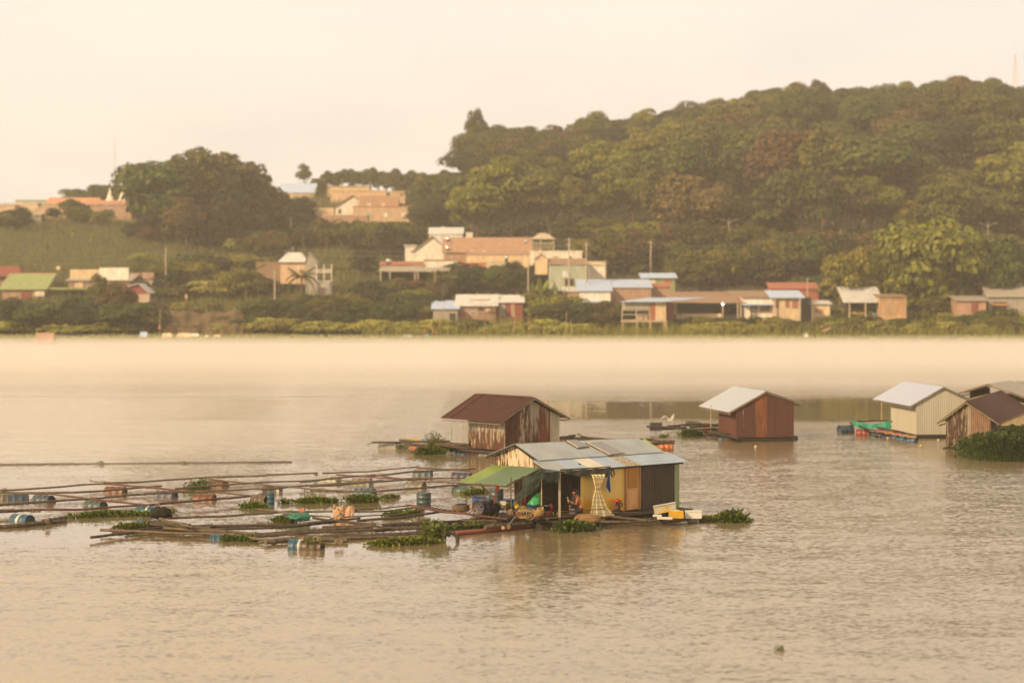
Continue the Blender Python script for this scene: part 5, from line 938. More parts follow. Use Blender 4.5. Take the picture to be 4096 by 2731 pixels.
quadcloth('green_net', [HT(2088, 1904, .55), HT(2160, 1900, .1), HT(2108, 1958, .3), HT(2096, 1960, .5)], netm, 'dark green net bunched under the roof by the gable', 'net', .02, .05)
m_ = MB(); m_.smooth = True; A_, B_, C_ = HT(2170, 1880, -.1), HT(2100, 1962, .2), HT(2042, 2030, .1); B2 = HT(2125, 1950, .2)
def strip(x, y): p = A_.lerp(B2 if y > .5 else B_, min(1, x*1.6)) if x < .62 else (B2 if y > .5 else B_).lerp(C_, (x-.62)/.38); return p+Vector(((y-.5)*.30*(1-abs(x-.45)*1.4), .02*sin(x*20+y*8), -(y-.5)*.25*(1-abs(x-.45)*1.4)))
m_.grid(strip, 26, 6); solo('green_net', m_, netm, 'dark green net pulled down diagonally to the deck at the left of the porch', 'net', B_)
quadcloth('awning_cloth', [HT(2240, 1876, .02), HT(2442, 1864, .02), HT(2436, 1908, .02), HT(2250, 1892, .02)], mat('drab_net', (.075, .070, .042), .9, var=.4, scale=10), 'drab olive net rolled up under the eave above the curtain', 'net', .05, .05, 12)
# plaid curtain tied at the waist
pm, t_, p_, o_ = nt('plaid'); Lk = t_.links.new; p_.inputs['Roughness'].default_value = .9; uvn = N(t_, 'ShaderNodeUVMap'); sx_ = N(t_, 'ShaderNodeSeparateXYZ'); Lk(uvn.outputs[0], sx_.inputs[0])
def bandn(src, k, cols):
    mu = N(t_, 'ShaderNodeMath', operation='MULTIPLY'); Lk(src, mu.inputs[0]); mu.inputs[1].default_value = k; fr_ = N(t_, 'ShaderNodeMath', operation='FRACT'); Lk(mu.outputs[0], fr_.inputs[0]); r = N(t_, 'ShaderNodeValToRGB'); r.color_ramp.interpolation = 'CONSTANT'
    while len(r.color_ramp.elements) < len(cols): r.color_ramp.elements.new(.5)
    for e_, (p, c) in zip(r.color_ramp.elements, cols): e_.position = p; e_.color = (*c, 1)
    Lk(fr_.outputs[0], r.inputs[0]); return r.outputs[0]
ca = bandn(sx_.outputs['X'], 6, [(0, (.84, .72, .47)), (.5, (.66, .66, .56)), (.72, (.84, .72, .47)), (.9, (.50, .42, .30))]); cb = bandn(sx_.outputs['Y'], 11, [(0, (.98, .90, .72)), (.42, (.52, .62, .62)), (.66, (.95, .85, .62)), (.86, (.62, .50, .34)), (.93, (.95, .85, .6))])
mxn = N(t_, 'ShaderNodeMix', data_type='RGBA', blend_type='MULTIPLY'); mxn.inputs['Factor'].default_value = 1; Lk(ca, mxn.inputs['A']); Lk(cb, mxn.inputs['B']); Lk(mxn.outputs['Result'], p_.inputs['Base Color'])
ct = -.22; prof_ = [(0, 2366, 2420, 1897), (.12, 2370, 2416, 1910), (.30, 2380, 2398, 1950), (.31, 2381, 2397, 1953), (.5, 2368, 2408, 1988), (.7, 2360, 2424, 2026), (.85, 2352, 2444, 2048), (1, 2350, 2456, 2060)]
def cur(x, y):
    ys = [q[0] for q in prof_]; l, r, py = [float(np.interp(y, ys, [q[i] for q in prof_])) for i in (1, 2, 3)]
    hem = 0 if y < .85 else (y-.85)/.15*22*sin(pi*min(1, max(0, (x-.12)/.7)))**1; px = l+(r-l)*x; p = HT(px, py+hem, ct); nar = 1-.65*math.exp(-((y-.31)/.12)**2)
    return p-v*(.04*sin(x*21+y*2)*nar+.012*sin(x*43))-v*.12*y*y
m_ = MB(); m_.grid(cur, 90, 40); cu = solo('plaid_curtain', m_, pm, 'plaid curtain tied at the waist hanging from the eave', 'curtain', HT(2390, 2000, ct)); ul = cu.data.uv_layers.new()
for pl in cu.data.polygons:
    for li in pl.loop_indices: vi = cu.data.loops[li].vertex_index; ul.data[li].uv = ((vi % 91)/90, (vi//91)/40)
m_ = MB(); m_.tube([HT(2389, 1953, ct)+Vector((.10*cos(t), .075*sin(t), 0)) for t in np.linspace(0, 2*pi, 14)], .012, 5, False); part('tie', m_, ropem, cu)
bc = mat('royal_blue_cloth', (.008, .055, .22), .8, var=.3, scale=5); oq = [(2436, 1888), (2428, 1915), (2423, 1945), (2432, 1958), (2437, 1969), (2441, 1963)], [(2438, 1888), (2438, 1915), (2440, 1935), (2441, 1950), (2440, 1969), (2441, 1963)]
cloth('blue_cloth', lambda x, y: HT(float(np.interp(y, np.linspace(0, 1, 6), [q[0] for q in oq[0]]))*(1-x)+float(np.interp(y, np.linspace(0, 1, 6), [q[0] for q in oq[1]]))*x, float(np.interp(y, np.linspace(0, 1, 6), [q[1] for q in oq[0]]))*(1-x)+float(np.interp(y, np.linspace(0, 1, 6), [q[1] for q in oq[1]]))*x, -.02)-v*.03*sin(x*9), 8, 12, bc, 'blue cloth hanging from the eave beside the curtain', 'cloth', HT(2438, 1930, -.02))
m_ = MB(); a_ = HT(2448, 1870, -.02); m_.tube([a_+Vector((.0, 0, 0)), a_+Vector((-.05, 0, -.18)), a_+Vector((.02, 0, -.36)), a_+Vector((.09, 0, -.25)), a_+Vector((.03, 0, -.05))], .03, 6); solo('dark_strap', m_, MC['black_cloth'], 'dark looped strap hanging beside the blue cloth', 'strap', a_)
# engine with red tank
b0 = HT(2470, 2040, -.05); rt = thing('engine', 'dark greasy engine with red tank in front of the yellow wall', 'engine', b0); eg = mat('greasy_metal', (.07, .04, .03), .5, .4, var=.5, scale=12)
m_ = MB(); m_.box(b0+Z*.10, (.24, .2, .2)); m_.box(b0+Vector((.02, 0, .24)), (.18, .16, .12)); m_.tube([b0+Vector((.12, -.05, .3)), b0+Vector((.18, -.05, .26)), b0+Vector((.16, -.05, .14))], .025, 8); m_.box(b0+Vector((0, 0, -.02)), (.34, .08, .05)); part('block', m_, eg, rt)
m_ = MB(); m_.lathe([(.085, -.03), (.085, .03)], 14, Matrix.Translation(b0+Vector((-.06, -.11, .12))) @ Matrix.Rotation(R(90), 4, 'X')); part('flywheel', m_, mat('rusty_iron', (.2, .07, .04), .6, .3), rt)
m_ = MB(); M_ = Matrix.Translation(b0+Z*.33); m_.lathe([(.12, 0), (.165, .01), (.175, .04), (.165, .075), (.11, .085)], 18, M_); part('tank', m_, red, rt); m_ = MB(); m_.lathe([(.03, .085), (.03, .12)], 10, M_); part('cap', m_, MC['black_rubber'], rt)
lump('dark_cloth', 2436, 2036, .35, .14, .1, .10, MC['black_cloth'], 'dark cloth bundle between the curtain and the engine', 'bundle', 11, .4, 2.5); lump('grey_sack', 2448, 2050, .3, .10, .08, .12, mat('grey_sack', (.34, .29, .24), .9, var=.5, scale=12), 'mottled grey sack leaning on the engine', 'sack', 12, .4, 2.5)
lump('teal_sack', 2346, 2042, .38, .20, .16, .07, mat('teal_cloth', (.10, .20, .14), .8, var=.3), 'dull green cloth spread behind the man by the yellow wall', 'cloth', 13, .2, 2); lump('rope_heap', 2518, 2040, .36, .26, .12, .045, mat('dark_net', (.10, .065, .04), .9, var=.5, scale=18), 'dark net heap on the boards below the orange door', 'net heap', 14, .35, 3)
bn = thing('deck_bench', 'low plank bench on the deck under the orange door', 'bench', HT(2495, 2060, -.2)); m_ = MB(); q0, q1 = HT(2432, 2052, -.2), HT(2556, 2048, -.2); m_.beam(q0, q1, .34, .035); part('seat', m_, wood, bn)
for f in (.08, .5, .92): m_ = MB(); q = q0.lerp(q1, f); m_.box(q-Z*.12, (.06, .06, .22), (u, v, Z)); part('leg', m_, woodd, bn)
# kitchen things in the shade
kt = bucket('cooking_pot', HT(2188, 2038, .4), .09, .12, .16, mat('pot_metal', (.10, .09, .085), .35, .6), 'dark round cooking pot between basket and red flask', 'pot', rimm=MC['grey_metal'])
b0 = HT(2204, 2040, .35); rt = thing('red_flask', 'bright red vacuum flask standing in the kitchen corner', 'flask', b0); m_ = MB(); m_.lathe([(.001, 0), (.055, 0), (.055, .17), (.04, .2), (.04, .24), (.001, .25)], 14, Matrix.Translation(b0)); part('body', m_, red, rt); m_ = MB(); m_.tube([b0+Vector((.05, -.02, .17)), b0+Vector((.09, -.02, .13)), b0+Vector((.05, -.02, .06))], .01, 6); part('handle', m_, red, rt)
b0 = HT(2202, 2062, .2); m_ = MB(); m_.lathe([(.001, 0), (.06, 0), (.045, .12), (.075, .18), (.001, .17)], 12, Matrix.Translation(b0)); solo('clay_stove', m_, mat('terracotta', (.28, .08, .045), .8, var=.3), 'small terracotta stove under the red flask', 'stove', b0); b0 = HT(2186, 2060, .2); m_ = MB(); m_.lathe([(.001, 0), (.12, 0), (.13, .14), (.11, .14), (.001, .02)], 14, Matrix.Translation(b0)); solo('clay_stove', m_, MC['terracotta'], 'wide terracotta stove under the cooking pot', 'stove', b0)
b0 = HT(2221, 2058, .1); rt = thing('gas_burner', 'low iron burner on thin legs beside the stout post', 'burner', b0); m_ = MB(); m_.box(b0+Z*.12, (.17, .14, .02)); m_.lathe([(.07, .13), (.07, .16), (.04, .16)], 12, Matrix.Translation(b0)); part('top', m_, eg, rt)
for sx in (-1, 1): m_ = MB(); m_.beam(b0+Vector((sx*.075, -.05, 0)), b0+Vector((sx*.075, -.05, .115)), .02); part('leg', m_, MC['pale_cane'], rt)
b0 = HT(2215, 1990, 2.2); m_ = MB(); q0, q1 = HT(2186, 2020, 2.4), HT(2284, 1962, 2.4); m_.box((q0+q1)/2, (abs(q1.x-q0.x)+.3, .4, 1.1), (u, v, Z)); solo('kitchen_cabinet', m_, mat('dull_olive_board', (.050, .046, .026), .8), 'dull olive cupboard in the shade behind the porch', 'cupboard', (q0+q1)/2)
b0 = HT(2188, 2000, 1.4); rt = thing('kitchen_shelf', 'dim wooden shelf with boxes behind the red flask', 'shelf', b0)
for zz in (-.05, .12): m_ = MB(); m_.box(b0+Z*zz, (.36, .2, .03), (u, v, Z)); part('board', m_, wood, rt)
m_ = MB(); m_.box(HT(2192, 2006, 1.3), (.28, .16, .09), (u, v, Z)); solo('shelf_box', m_, mat('dark_blue_box', (.02, .03, .08), .6), 'dark blue box on the dim kitchen shelf', 'box', HT(2192, 2006, 1.3)); m_ = MB(); m_.box(HT(2216, 1952, 2.1), (.16, .02, .16), (u, v, Z)); solo('wall_card', m_, mat('tan_card', (.30, .17, .08), .8), 'small tan card hanging in the dark kitchen', 'card', HT(2216, 1952, 2.1))
m_ = MB(); q0 = HT(2316, 1960, .5)
for i in range(6): m_.sphere(HT(2317+(i % 2)*3, 1942+i*9, .45), .035, 5)
solo('hanging_net_bag', m_, mat('navy_cloth', (.012, .03, .09), .8), 'dark blue hanging string of cloths by the inner post', 'cloth', q0)
cloth('red_garment', lambda x, y: HT(2108+(x-.5)*(8+40*y), 1962+60*y, .9)+v*.04*sin(x*16), 14, 10, mat('dark_red_cloth', (.15, .012, .010), .85, var=.3), 'dark red garment hanging behind the diagonal net', 'clothes', HT(2108, 1990, .9)); cloth('green_shirt', lambda x, y: HT(2128+(x-.5)*(14+10*y), 1962+40*y, .95)+v*.03*sin(x*12), 10, 8, mat('dark_green_cloth', (.05, .07, .035), .85), 'dark green shirt hanging right of the dark red garment', 'clothes', HT(2128, 1985, .95))
lump('orange_cap', 2130, 1958, 0, .055, .05, .05, mat('orange_cloth', (.40, .09, .02), .8), 'small orange cap hanging above the green shirt', 'cap', 3, .2, 2, d=HT(2130, 1958, .95).y-.05)
cloth('red_towel', lambda x, y: HT(1992+(x-.5)*(10-3*y)-8*y*y, 1940+30*y, .7)+v*.02*sin(x*12), 6, 10, mat('red_cloth', (.42, .04, .02), .85, var=.3), 'twisted red towel hanging on the awning post', 'towel', HT(1994, 1955, .7)); cloth('red_towel', lambda x, y: HT(1980+(x-.5)*5-3*y, 1985+28*y, .55)+v*.02*sin(x*9), 5, 8, MC['red_cloth'], 'red strip of cloth hanging low on the awning post', 'cloth', HT(1980, 2000, .55))
# blue boat behind the awning
bo = thing('blue_boat', 'blue wooden boat with white lettering moored behind the awning', 'boat', G(1985, 2030, .05)); q0, q1 = G(1888, 2003, .45), G(2062, 2004, .45); dr_ = (q1-q0).normalized(); bk_ = Vector((-dr_.y, dr_.x, 0)); m_ = MB(); m_.smooth = False
def hull(x, y): w_ = .42*(sin(pi*min(1, .18+x*.75)))**.6; a = (y-.5)*pi; return q0+dr_*((q1-q0).length*x)+bk_*(.42+sin(a)*w_)+Z*(-.40*cos(a)**.7+.10*(1-x)**3)
m_.smooth = True; m_.grid(hull, 16, 10); part('hull', m_, mat('boat_blue', (.03, .11, .38), .5, var=.2), bo); m_ = MB()
for y in (0, 1): m_.tube([hull(i/12, y)+Z*.01 for i in range(13)], .022, 6)
part('gunwale', m_, mat('deep_blue', (.02, .07, .30), .5), bo); m_ = MB(); m_.box(q0+dr_*1.2+bk_*.42-Z*.08, (.2, .7, .025), (dr_, bk_, Z)); part('thwart', m_, wood, bo)
letters('VANS', q0+dr_*.46-bk_*.10-Z*.12, dr_, .085, .014, white, bo, .75)
m_ = MB(); m_.box(G(1893, 2030, .25), (.26, .03, .22)); solo('cardboard', m_, mat('cardboard', (.52, .34, .18), .85), 'tan cardboard leaning behind the big blue drum', 'cardboard', G(1893, 2040, .2))
# right end of the deck
c_ = G(2650, 2066, .3); M_ = Matrix.Rotation(R(-4), 3, 'Y'); lf = thing('foam_board', 'painted yellow and white foam panel propped on the deck', 'panel', G(2660, 2060, .28)); ax = (Vector((.985, .1, .17)).normalized(), Vector((-.1, .99, 0)).normalized(), Vector((-.17, 0, .985)).normalized())
pc = G(2662, 2036, .5)+Vector((0, .3, 0)); m_ = MB(); m_.box(pc, (.86, .06, .30), ax); part('board', m_, rust('peeling_yellow', (.72, .50, .10), .45, rc=((.70, .66, .56), (.78, .74, .62)), seed=61, sc=1.5, st=1), lf); m_ = MB(); m_.box(pc+ax[2]*.165, (.88, .07, .03), ax); part('edge', m_, white, lf); m_ = MB(); m_.box(pc+ax[2]*.13-ax[1]*.034, (.8, .01, .03), ax); part('blue_stripe', m_, mat('slate_paint', (.18, .28, .32), .6), lf)
b0 = G(2713, 2072, .26); rt = thing('yellow_tank', 'yellow plastic tank cut open beside the foam panel', 'tank', b0); m_ = MB(); m_.box(b0+Vector((0, .1, .14)), (.40, .26, .27)); m_.box(b0+Vector((-.24, .1, .15)), (.2, .22, .24), None, .1); part('body', m_, mat('egg_yellow', (.80, .46, .015), .45, var=.2, scale=6, col2=(.5, .27, .02)), rt); m_ = MB(); m_.box(b0+Vector((-.12, .1, .285)), (.34, .2, .02), None, .1); part('top', m_, white, rt)
crate('foam_box', 2775, 2073, .60, .38, .27, foam, 'open white foam box at the right end of the deck', 'foam box', z=.22, open_=True)
for px, py, w_, lb in [(2630, 2066, .34, 'white foam slab lying in front of the painted panel'), (2660, 2076, .58, 'white foam slab with peeling blue edge at the front of the deck')]: q = G(px, py, .26)+Vector((0, .15, 0)); m_ = MB(); m_.box(q+Z*.03, (w_, .28, .06), None, -.06); solo('foam_slab', m_, foam, lb, 'foam slab', q)
lump('plastic_bag', 2770, 2092, 0, .22, .14, .09, mat('grey_plastic', (.40, .37, .31), .6, var=.4, scale=10), 'grey plastic bag under the white foam box', 'bag', 21, .3, 3)
for px, py, mm, lb in [(3683, 1783, 'y', 'small yellow float on the water below the cream hut'), (3754, 1760, 'w', 'small white float right of the yellow one below the cream hut'), (3022, 1786, 'w', 'small pale float on the water below the reddish hut'), (3471, 1732+4, 'y', 'small orange-yellow float by the red drum'), (3552, 1752, 'y', 'tiny yellow float left of the blue drum row')]:
    m_ = MB(); m_.sphere(G(px, py, .05), .085, 8, (1, 1, .9)); m_.tube([G(px, py, .1), G(px, py, .16)], .015, 5); solo('small_float', m_, mat('float_'+mm, (.72, .50, .16) if mm == 'y' else (.66, .56, .40), .6), lb, 'float', G(px, py))
crate('foam_box', 2008, 2020, .3, .2, .1, foam, 'pale plastic bag box by the blue boat', 'box', z=.45)
# gull
gc = P(2680, 1682, 138); gm = mat('gull_white', (.62, .60, .56), .7); gb = thing('gull', 'white gull flying low over the dark reflection', 'bird', gc); m_ = MB(); m_.sphere(gc, .10, 8, (1.9, .8, .75), Matrix.Rotation(R(25), 3, 'Y')); m_.sphere(gc+Vector((.17, 0, -.09)), .06, 6); m_.add([gc+Vector((-.15, -.04, .05)), gc+Vector((-.15, .04, .05)), gc+Vector((-.30, 0, .09))], [(0, 1, 2)]); part('body', m_, gm, gb)
for side, pts in (('near', [(.02, 0, .04), (-.30, -.1, .30), (-.62, -.15, .10)]), ('far', [(.05, 0, .04), (.18, .1, .25), (.24, .12, .46)])):
    m_ = MB(); p = [gc+Vector(q) for q in pts]; off = Vector((.10, 0, -.02)); th = Vector((0, .012, 0)); m_.add([p[0]+off, p[0]-off, p[1]+off*.8, p[1]-off*.8, p[2]], [(0, 1, 3, 2), (2, 3, 4)]); m_.add([q+th for q in (p[0]+off, p[0]-off, p[1]+off*.8, p[1]-off*.8, p[2])], [(1, 0, 2, 3), (3, 2, 4)]); part('wing', m_, gm, gb)
# ---------------------------------------------------------------- the squatting man
def skinned(name, verts, edges, radii, root_i, mm, parent=None, sub=2, loc=None, label=None):
    o0 = origin(parent) if parent else Vector(loc); me = bpy.data.meshes.new(name); me.from_pydata([tuple(Vector(q)-o0) for q in verts], edges, []); me.materials.append(mm); o = bpy.data.objects.new(name, me); COL.objects.link(o)
    if parent: o.parent = parent
    else: o.location = o0
    o.modifiers.new('skin', 'SKIN').use_smooth_shade = True; sv = me.skin_vertices[0].data
    for i, r in enumerate(radii): sv[i].radius = r if hasattr(r, '__len__') else (r, r); sv[i].use_root = (i == root_i)
    s = o.modifiers.new('sub', 'SUBSURF'); s.levels = sub; s.render_levels = sub; return o
skin = mat('tanned_skin', (.50, .185, .075), .55, var=.12, scale=6); hair = mat('black_hair', (.008, .007, .007), .6); blk = mat('black_shorts', (.012, .012, .014), .85, var=.3); redc = mat('red_trim', (.5, .015, .02), .8)
mt_ = -.02; dm = HT(2305, 2030, mt_).y
def Q(px, py, dy=0): return P(px, py, dm)+Vector((0, dy, 0))
man = thing('person', 'shirtless man in black shorts squatting on the porch, holding a pale object', 'person', Q(2310, 2055))
V_, E_, Rd = [], [], []
def jn(p, r, frm=None): V_.append(p); Rd.append(r); (E_.append((frm, len(V_)-1)) if frm is not None else None); return len(V_)-1
pel = jn(Q(2322, 2034), (.125, .10)); wa = jn(Q(2321, 2018), (.115, .09), pel); ch = jn(Q(2314, 2001), (.135, .10), wa); sh = jn(Q(2308, 1989), (.10, .075), ch); nk = jn(Q(2304, 1980), .052, sh); hd = jn(Q(2299, 1971), (.078, .082), nk); hd2 = jn(Q(2297, 1964), (.075, .08), hd)
nose = jn(Q(2289.5, 1970), .018, hd); chin = jn(Q(2292, 1976), .03, hd)
for sg in (-1, 1):
    dy = sg*.17; s_ = jn(Q(2309, 1991, dy), .055, sh); el_ = jn(Q(2304, 2017, dy*1.1), .038, s_); wr = jn(Q(2281, 2004 if sg < 0 else 2010, dy*.45), .026, el_); hn = jn(Q(2274.5, 2001 if sg < 0 else 2008, dy*.2), (.032, .02), wr)
    for k in range(4): f1 = jn(Q(2271+k*.9, 1997.5+k*1.9+(0 if sg < 0 else 6), dy*.1-sg*.02), .010, hn); f2 = jn(Q(2270+k*.9, 1999+k*1.9+(0 if sg < 0 else 6), -dy*.15), .008, f1)
    th = jn(Q(2275, 1996+(0 if sg < 0 else 6), dy*.05), .010, hn)
    hp = jn(Q(2322, 2040, sg*.10), .10, pel); kn = jn(Q(2277, 2022, sg*.14), .066, hp); an = jn(Q(2299, 2050, sg*.13), .042, kn); ft = jn(Q(2282, 2054, sg*.14), (.045, .028), an); jn(Q(2303, 2054, sg*.13), .034, an)
    for k in range(3): jn(Q(2276+.3*k, 2055, sg*.14+(k-1)*.025), .013, ft)
    jn(Q(2300, 1970, sg*.085), (.022, .012), hd)
body = skinned('body', V_, E_, Rd, 0, skin, man)
hv = [Q(2303, 1966), Q(2299, 1960), Q(2292.5, 1961.5), Q(2306, 1972)]; skinned('hair', hv, [(0, 1), (1, 2), (0, 3)], [(.085, .088), (.085, .082), (.05, .06), (.05, .06)], 0, hair, man)
for sg in (-1, 1): m_ = MB(); m_.sphere(Q(2291, 1968.5, sg*.035), .011, 5); part('eye', m_, hair, man)
sv_, se_, sr_ = [Q(2323, 2033), Q(2323, 2026)], [(0, 1)], [(.145, .12), (.125, .105)]
for sg in (-1, 1): i0 = len(sv_); sv_ += [Q(2323, 2041, sg*.10), Q(2300, 2031, sg*.13), Q(2278, 2022, sg*.145)]; se_ += [(0, i0), (i0, i0+1), (i0+1, i0+2)]; sr_ += [.12, .098, .085]
skinned('shorts', sv_, se_, sr_, 0, blk, man); skinned('red_waistband', [Q(2312, 2028, -.14), Q(2319, 2027, -.12), Q(2325, 2026, -.07)], [(0, 1), (1, 2)], [(.03, .035), (.035, .03), (.02, .02)], 0, redc, man)
m_ = MB(); m_.lathe([(.001, 0), (.022, .0), (.024, .13), (.012, .16), (.012, .19), (.045, .23), (.02, .24), (.001, .235)], 12, Matrix.Translation(Q(2275, 2013)-Vector((0, .0, 0))) @ Matrix.Rotation(R(-12), 4, 'Y')); solo('pale_bottle', m_, mat('ivory', (.70, .62, .45), .5), 'pale bottle with a flared top in the hands of the squatting man', 'bottle', Q(2274, 2013))
# ---------------------------------------------------------------- the village on the far bank
def fm(name, c, **k): return mat('far_'+name, c, .8, var=k.get('var', .34), scale=k.get('scale', 1.6), stretch=(1, 1, .3), rnd=.06)
FM = dict(white=fm('white', (.66, .60, .52)), cream=fm('cream', (.56, .42, .27)), peach=fm('peach', (.50, .345, .225)), brown=fm('brown', (.24, .15, .10)), pink=fm('pink', (.34, .21, .15)), grey=fm('grey', (.30, .27, .23)),
          orange=fm('orange', (.44, .215, .12)), brick=fm('brick', (.30, .10, .06)), tile=fm('tile', (.32, .185, .12)), blue=fm('blue', (.36, .46, .66)), pale=fm('pale', (.50, .50, .50)), green=fm('green', (.23, .27, .12)), maroon=fm('maroon', (.20, .05, .04)),
          wood=fm('wood', (.46, .29, .15), var=.4, scale=1.5), dark=fm('dark', (.03, .026, .022)), red=fm('red', (.48, .16, .08)), concrete=fm('concrete', (.40, .33, .25)), sage=fm('sage', (.33, .36, .28)), teal=fm('teal', (.12, .26, .30)), win=mat('far_window', (.06, .055, .05), .25, var=.1), slats=fm('slats', (.50, .42, .28)))
def bld(name, label, x0, x1, yt, yb, wall, dep=6, roof=None, win=(), posts=(), d=None, open_=None, sink=2.2, extra=()):
    """building whose front fills photo columns x0..x1 and rows yt..yb; roof = (kind, rows/cols ..., material, overhang m)"""
    b = ground((x0+x1)/2, yb) if d is None else P((x0+x1)/2, yb, d); d = b.y; s = d/F; X0, X1 = (x0-CX)*s, (x1-CX)*s; zf = lambda py: H-(py-YH)*s; zt, zb = zf(yt), zf(yb); W_ = X1-X0; cx_ = (X0+X1)/2
    root = thing(name, label, {'house': 'house', 'shed': 'shed', 'building': 'building', 'wall': 'wall'}.get(name.split('_')[-1], 'house'), Vector((cx_, d, zb))); xf = lambda px: (px-CX)*s
    m_ = MB()
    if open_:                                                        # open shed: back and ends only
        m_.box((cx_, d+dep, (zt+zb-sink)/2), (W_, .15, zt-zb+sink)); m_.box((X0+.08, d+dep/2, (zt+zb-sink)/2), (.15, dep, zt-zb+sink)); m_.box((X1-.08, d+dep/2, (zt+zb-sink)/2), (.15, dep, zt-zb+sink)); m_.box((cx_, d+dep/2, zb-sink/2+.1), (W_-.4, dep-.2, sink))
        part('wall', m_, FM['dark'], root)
    else: m_.box((cx_, d+dep/2, (zt+zb-sink)/2), (W_, dep, zt-zb+sink)); part('wall', m_, FM[wall], root)
    if roof:
        k, ov = roof[0], roof[-1]; rm = FM[roof[-2]]; m_ = MB()
        if k == 'flat': m_.box((cx_, d+dep/2, zt+.12), (W_+2*ov, dep+2*ov, .24))
        elif k == 'shed':                                            # front eave at yt, rising to the back edge seen at row roof[1]
            zh = H-(roof[1]-YH)*(d+dep)/F; a = [Vector((X0-ov, d-ov, zt+.05)), Vector((X1+ov, d-ov, zt+.05)), Vector((X1+ov, d+dep+ov, zh)), Vector((X0-ov, d+dep+ov, zh))]; m_.add(a+[q+Z*.12 for q in a], [(4, 5, 6, 7), (0, 3, 2, 1), (0, 1, 5, 4), (1, 2, 6, 5), (2, 3, 7, 6), (3, 0, 4, 7)])
            
            for xx in (X0+.12, X1-.12): m2 = MB(); m2.add([(xx-.07, d+.1, zt), (xx-.07, d+dep-.1, zt), (xx-.07, d+dep-.1, zh-.05), (xx+.07, d+.1, zt), (xx+.07, d+dep-.1, zt), (xx+.07, d+dep-.1, zh-.05)], [(0, 2, 1), (3, 4, 5), (0, 1, 4, 3), (1, 2, 5, 4), (2, 0, 3, 5)]); part('gable', m2, FM[wall], root)
        elif k == 'gside':                                           # ridge parallel to the front, at row roof[1]
            zr = H-(roof[1]-YH)*(d+dep/2)/F; i_ = roof[2] if len(roof) > 4 else 0; a = [Vector((X0-ov, d-ov, zt)), Vector((X1+ov, d-ov, zt)), Vector((X1+ov-i_, d+dep/2, zr)), Vector((X0-ov+i_, d+dep/2, zr)), Vector((X0-ov, d+dep+ov, zt)), Vector((X1+ov, d+dep+ov, zt))]
            m_.add(a, [(0, 1, 2, 3), (3, 2, 5, 4)]+([(0, 3, 4), (1, 5, 2)] if i_ else [])); m_.add([q-Z*.12 for q in a], [(3, 2, 1, 0), (4, 5, 2, 3)])
            
            for xx in (() if i_ else (X0+.1, X1-.1)): m2 = MB(); m2.add([(xx-.07, d, zt), (xx-.07, d+dep, zt), (xx-.07, d+dep/2, zr-.1), (xx+.07, d, zt), (xx+.07, d+dep, zt), (xx+.07, d+dep/2, zr-.1)], [(0, 2, 1), (3, 4, 5), (0, 1, 4, 3), (1, 2, 5, 4), (2, 0, 3, 5)]); part('gable', m2, FM[wall], root)
        elif k == 'gfront':                                          # gable facing the river, peak at (roof[1], roof[2])
            xp, zp = xf(roof[1]), zf(roof[2]); m2 = MB(); m2.add([(X0, d, zt), (X1, d, zt), (xp, d, zp), (X0, d+dep, zt), (X1, d+dep, zt), (xp, d+dep, zp)], [(0, 1, 2), (3, 5, 4), (0, 3, 4, 1), (1, 4, 5, 2), (2, 5, 3, 0)]); part('gable', m2, FM[wall], root)
            for xa in (X0-ov*.8, X1+ov*.8):
                ze = zt-(zp-zt)*.8*ov/(abs(xa-xp)+.1); a = [Vector((xp, d-ov, zp+.1)), Vector((xa, d-ov, ze)), Vector((xa, d+dep+ov, ze)), Vector((xp, d+dep+ov, zp+.1))]; m_.add(a+[q+Z*.14 for q in a], [(4, 5, 6, 7), (0, 3, 2, 1), (0, 1, 5, 4), (2, 3, 7, 6), (1, 2, 6, 5)])
        part('roof', m_, rm, root)
    for w_ in win:
        a, b_, c, e, kd = w_; nm = {'win': 'window', 'dark': 'opening', 'white': 'window', 'sage': 'shutter', 'brick': 'shutter'}.get(kd, 'panel'); m_ = MB(); cxx, czz, ww, hh = (xf(a)+xf(c))/2, (zf(b_)+zf(e))/2, xf(c)-xf(a), zf(b_)-zf(e); yy = d-.03+(.3 if open_ else 0)
        if nm == 'panel': m_.box((cxx, yy-.04, czz), (ww, .12, hh)); part(nm, m_, FM[kd], root)
        else:
            for sg in (-1, 1): m_.box((cxx+sg*(ww/2-.05), yy, czz), (.1, .12, hh)); m_.box((cxx, yy, czz+sg*(hh/2-.05)), (ww-.2, .11, .1))
            o_ = part(nm, m_, FM['concrete'] if kd != 'win' else FM['white'], root); m_ = MB(); m_.box((cxx, yy+.01, czz), (ww-.2, .06, hh-.2)); part('pane', m_, FM[kd], o_)
    for px in posts: m_ = MB(); m_.box((xf(px), d-(roof[-1] if roof else 0)*.8, (zt+zb)/2-.6), (.22, .22, zt-zb+1.2)); part('post', m_, FM['concrete'], root)
    for (nm, a, b_, c, e, mm, off) in extra: m_ = MB(); m_.box(((xf(a)+xf(c))/2, d-off/2, (zf(b_)+zf(e))/2), (xf(c)-xf(a), max(.12, off), zf(b_)-zf(e))); part(nm, m_, FM[mm], root)
    return root
bld('far_house', 'maroon hip-roofed house cut by the left edge of the picture', -40, 70, 1105, 1145, 'pink', 6, ('gside', 1065, 1.4, 'maroon', 1.0))
bld('far_house', 'low house with dark maroon roof sheets behind the green sloping roof', 60, 190, 1120, 1160, 'pink', 7, ('shed', 1092, 'maroon', .4))
bld('far_house', 'house with green sloping roof at the left of the far shore', 10, 178, 1160, 1200, 'pink', 8, ('shed', 1096, 'green', .6), [(85, 1168, 125, 1196, 'maroon')], extra=[('gable', 140, 1165, 178, 1185, 'white', .3)])
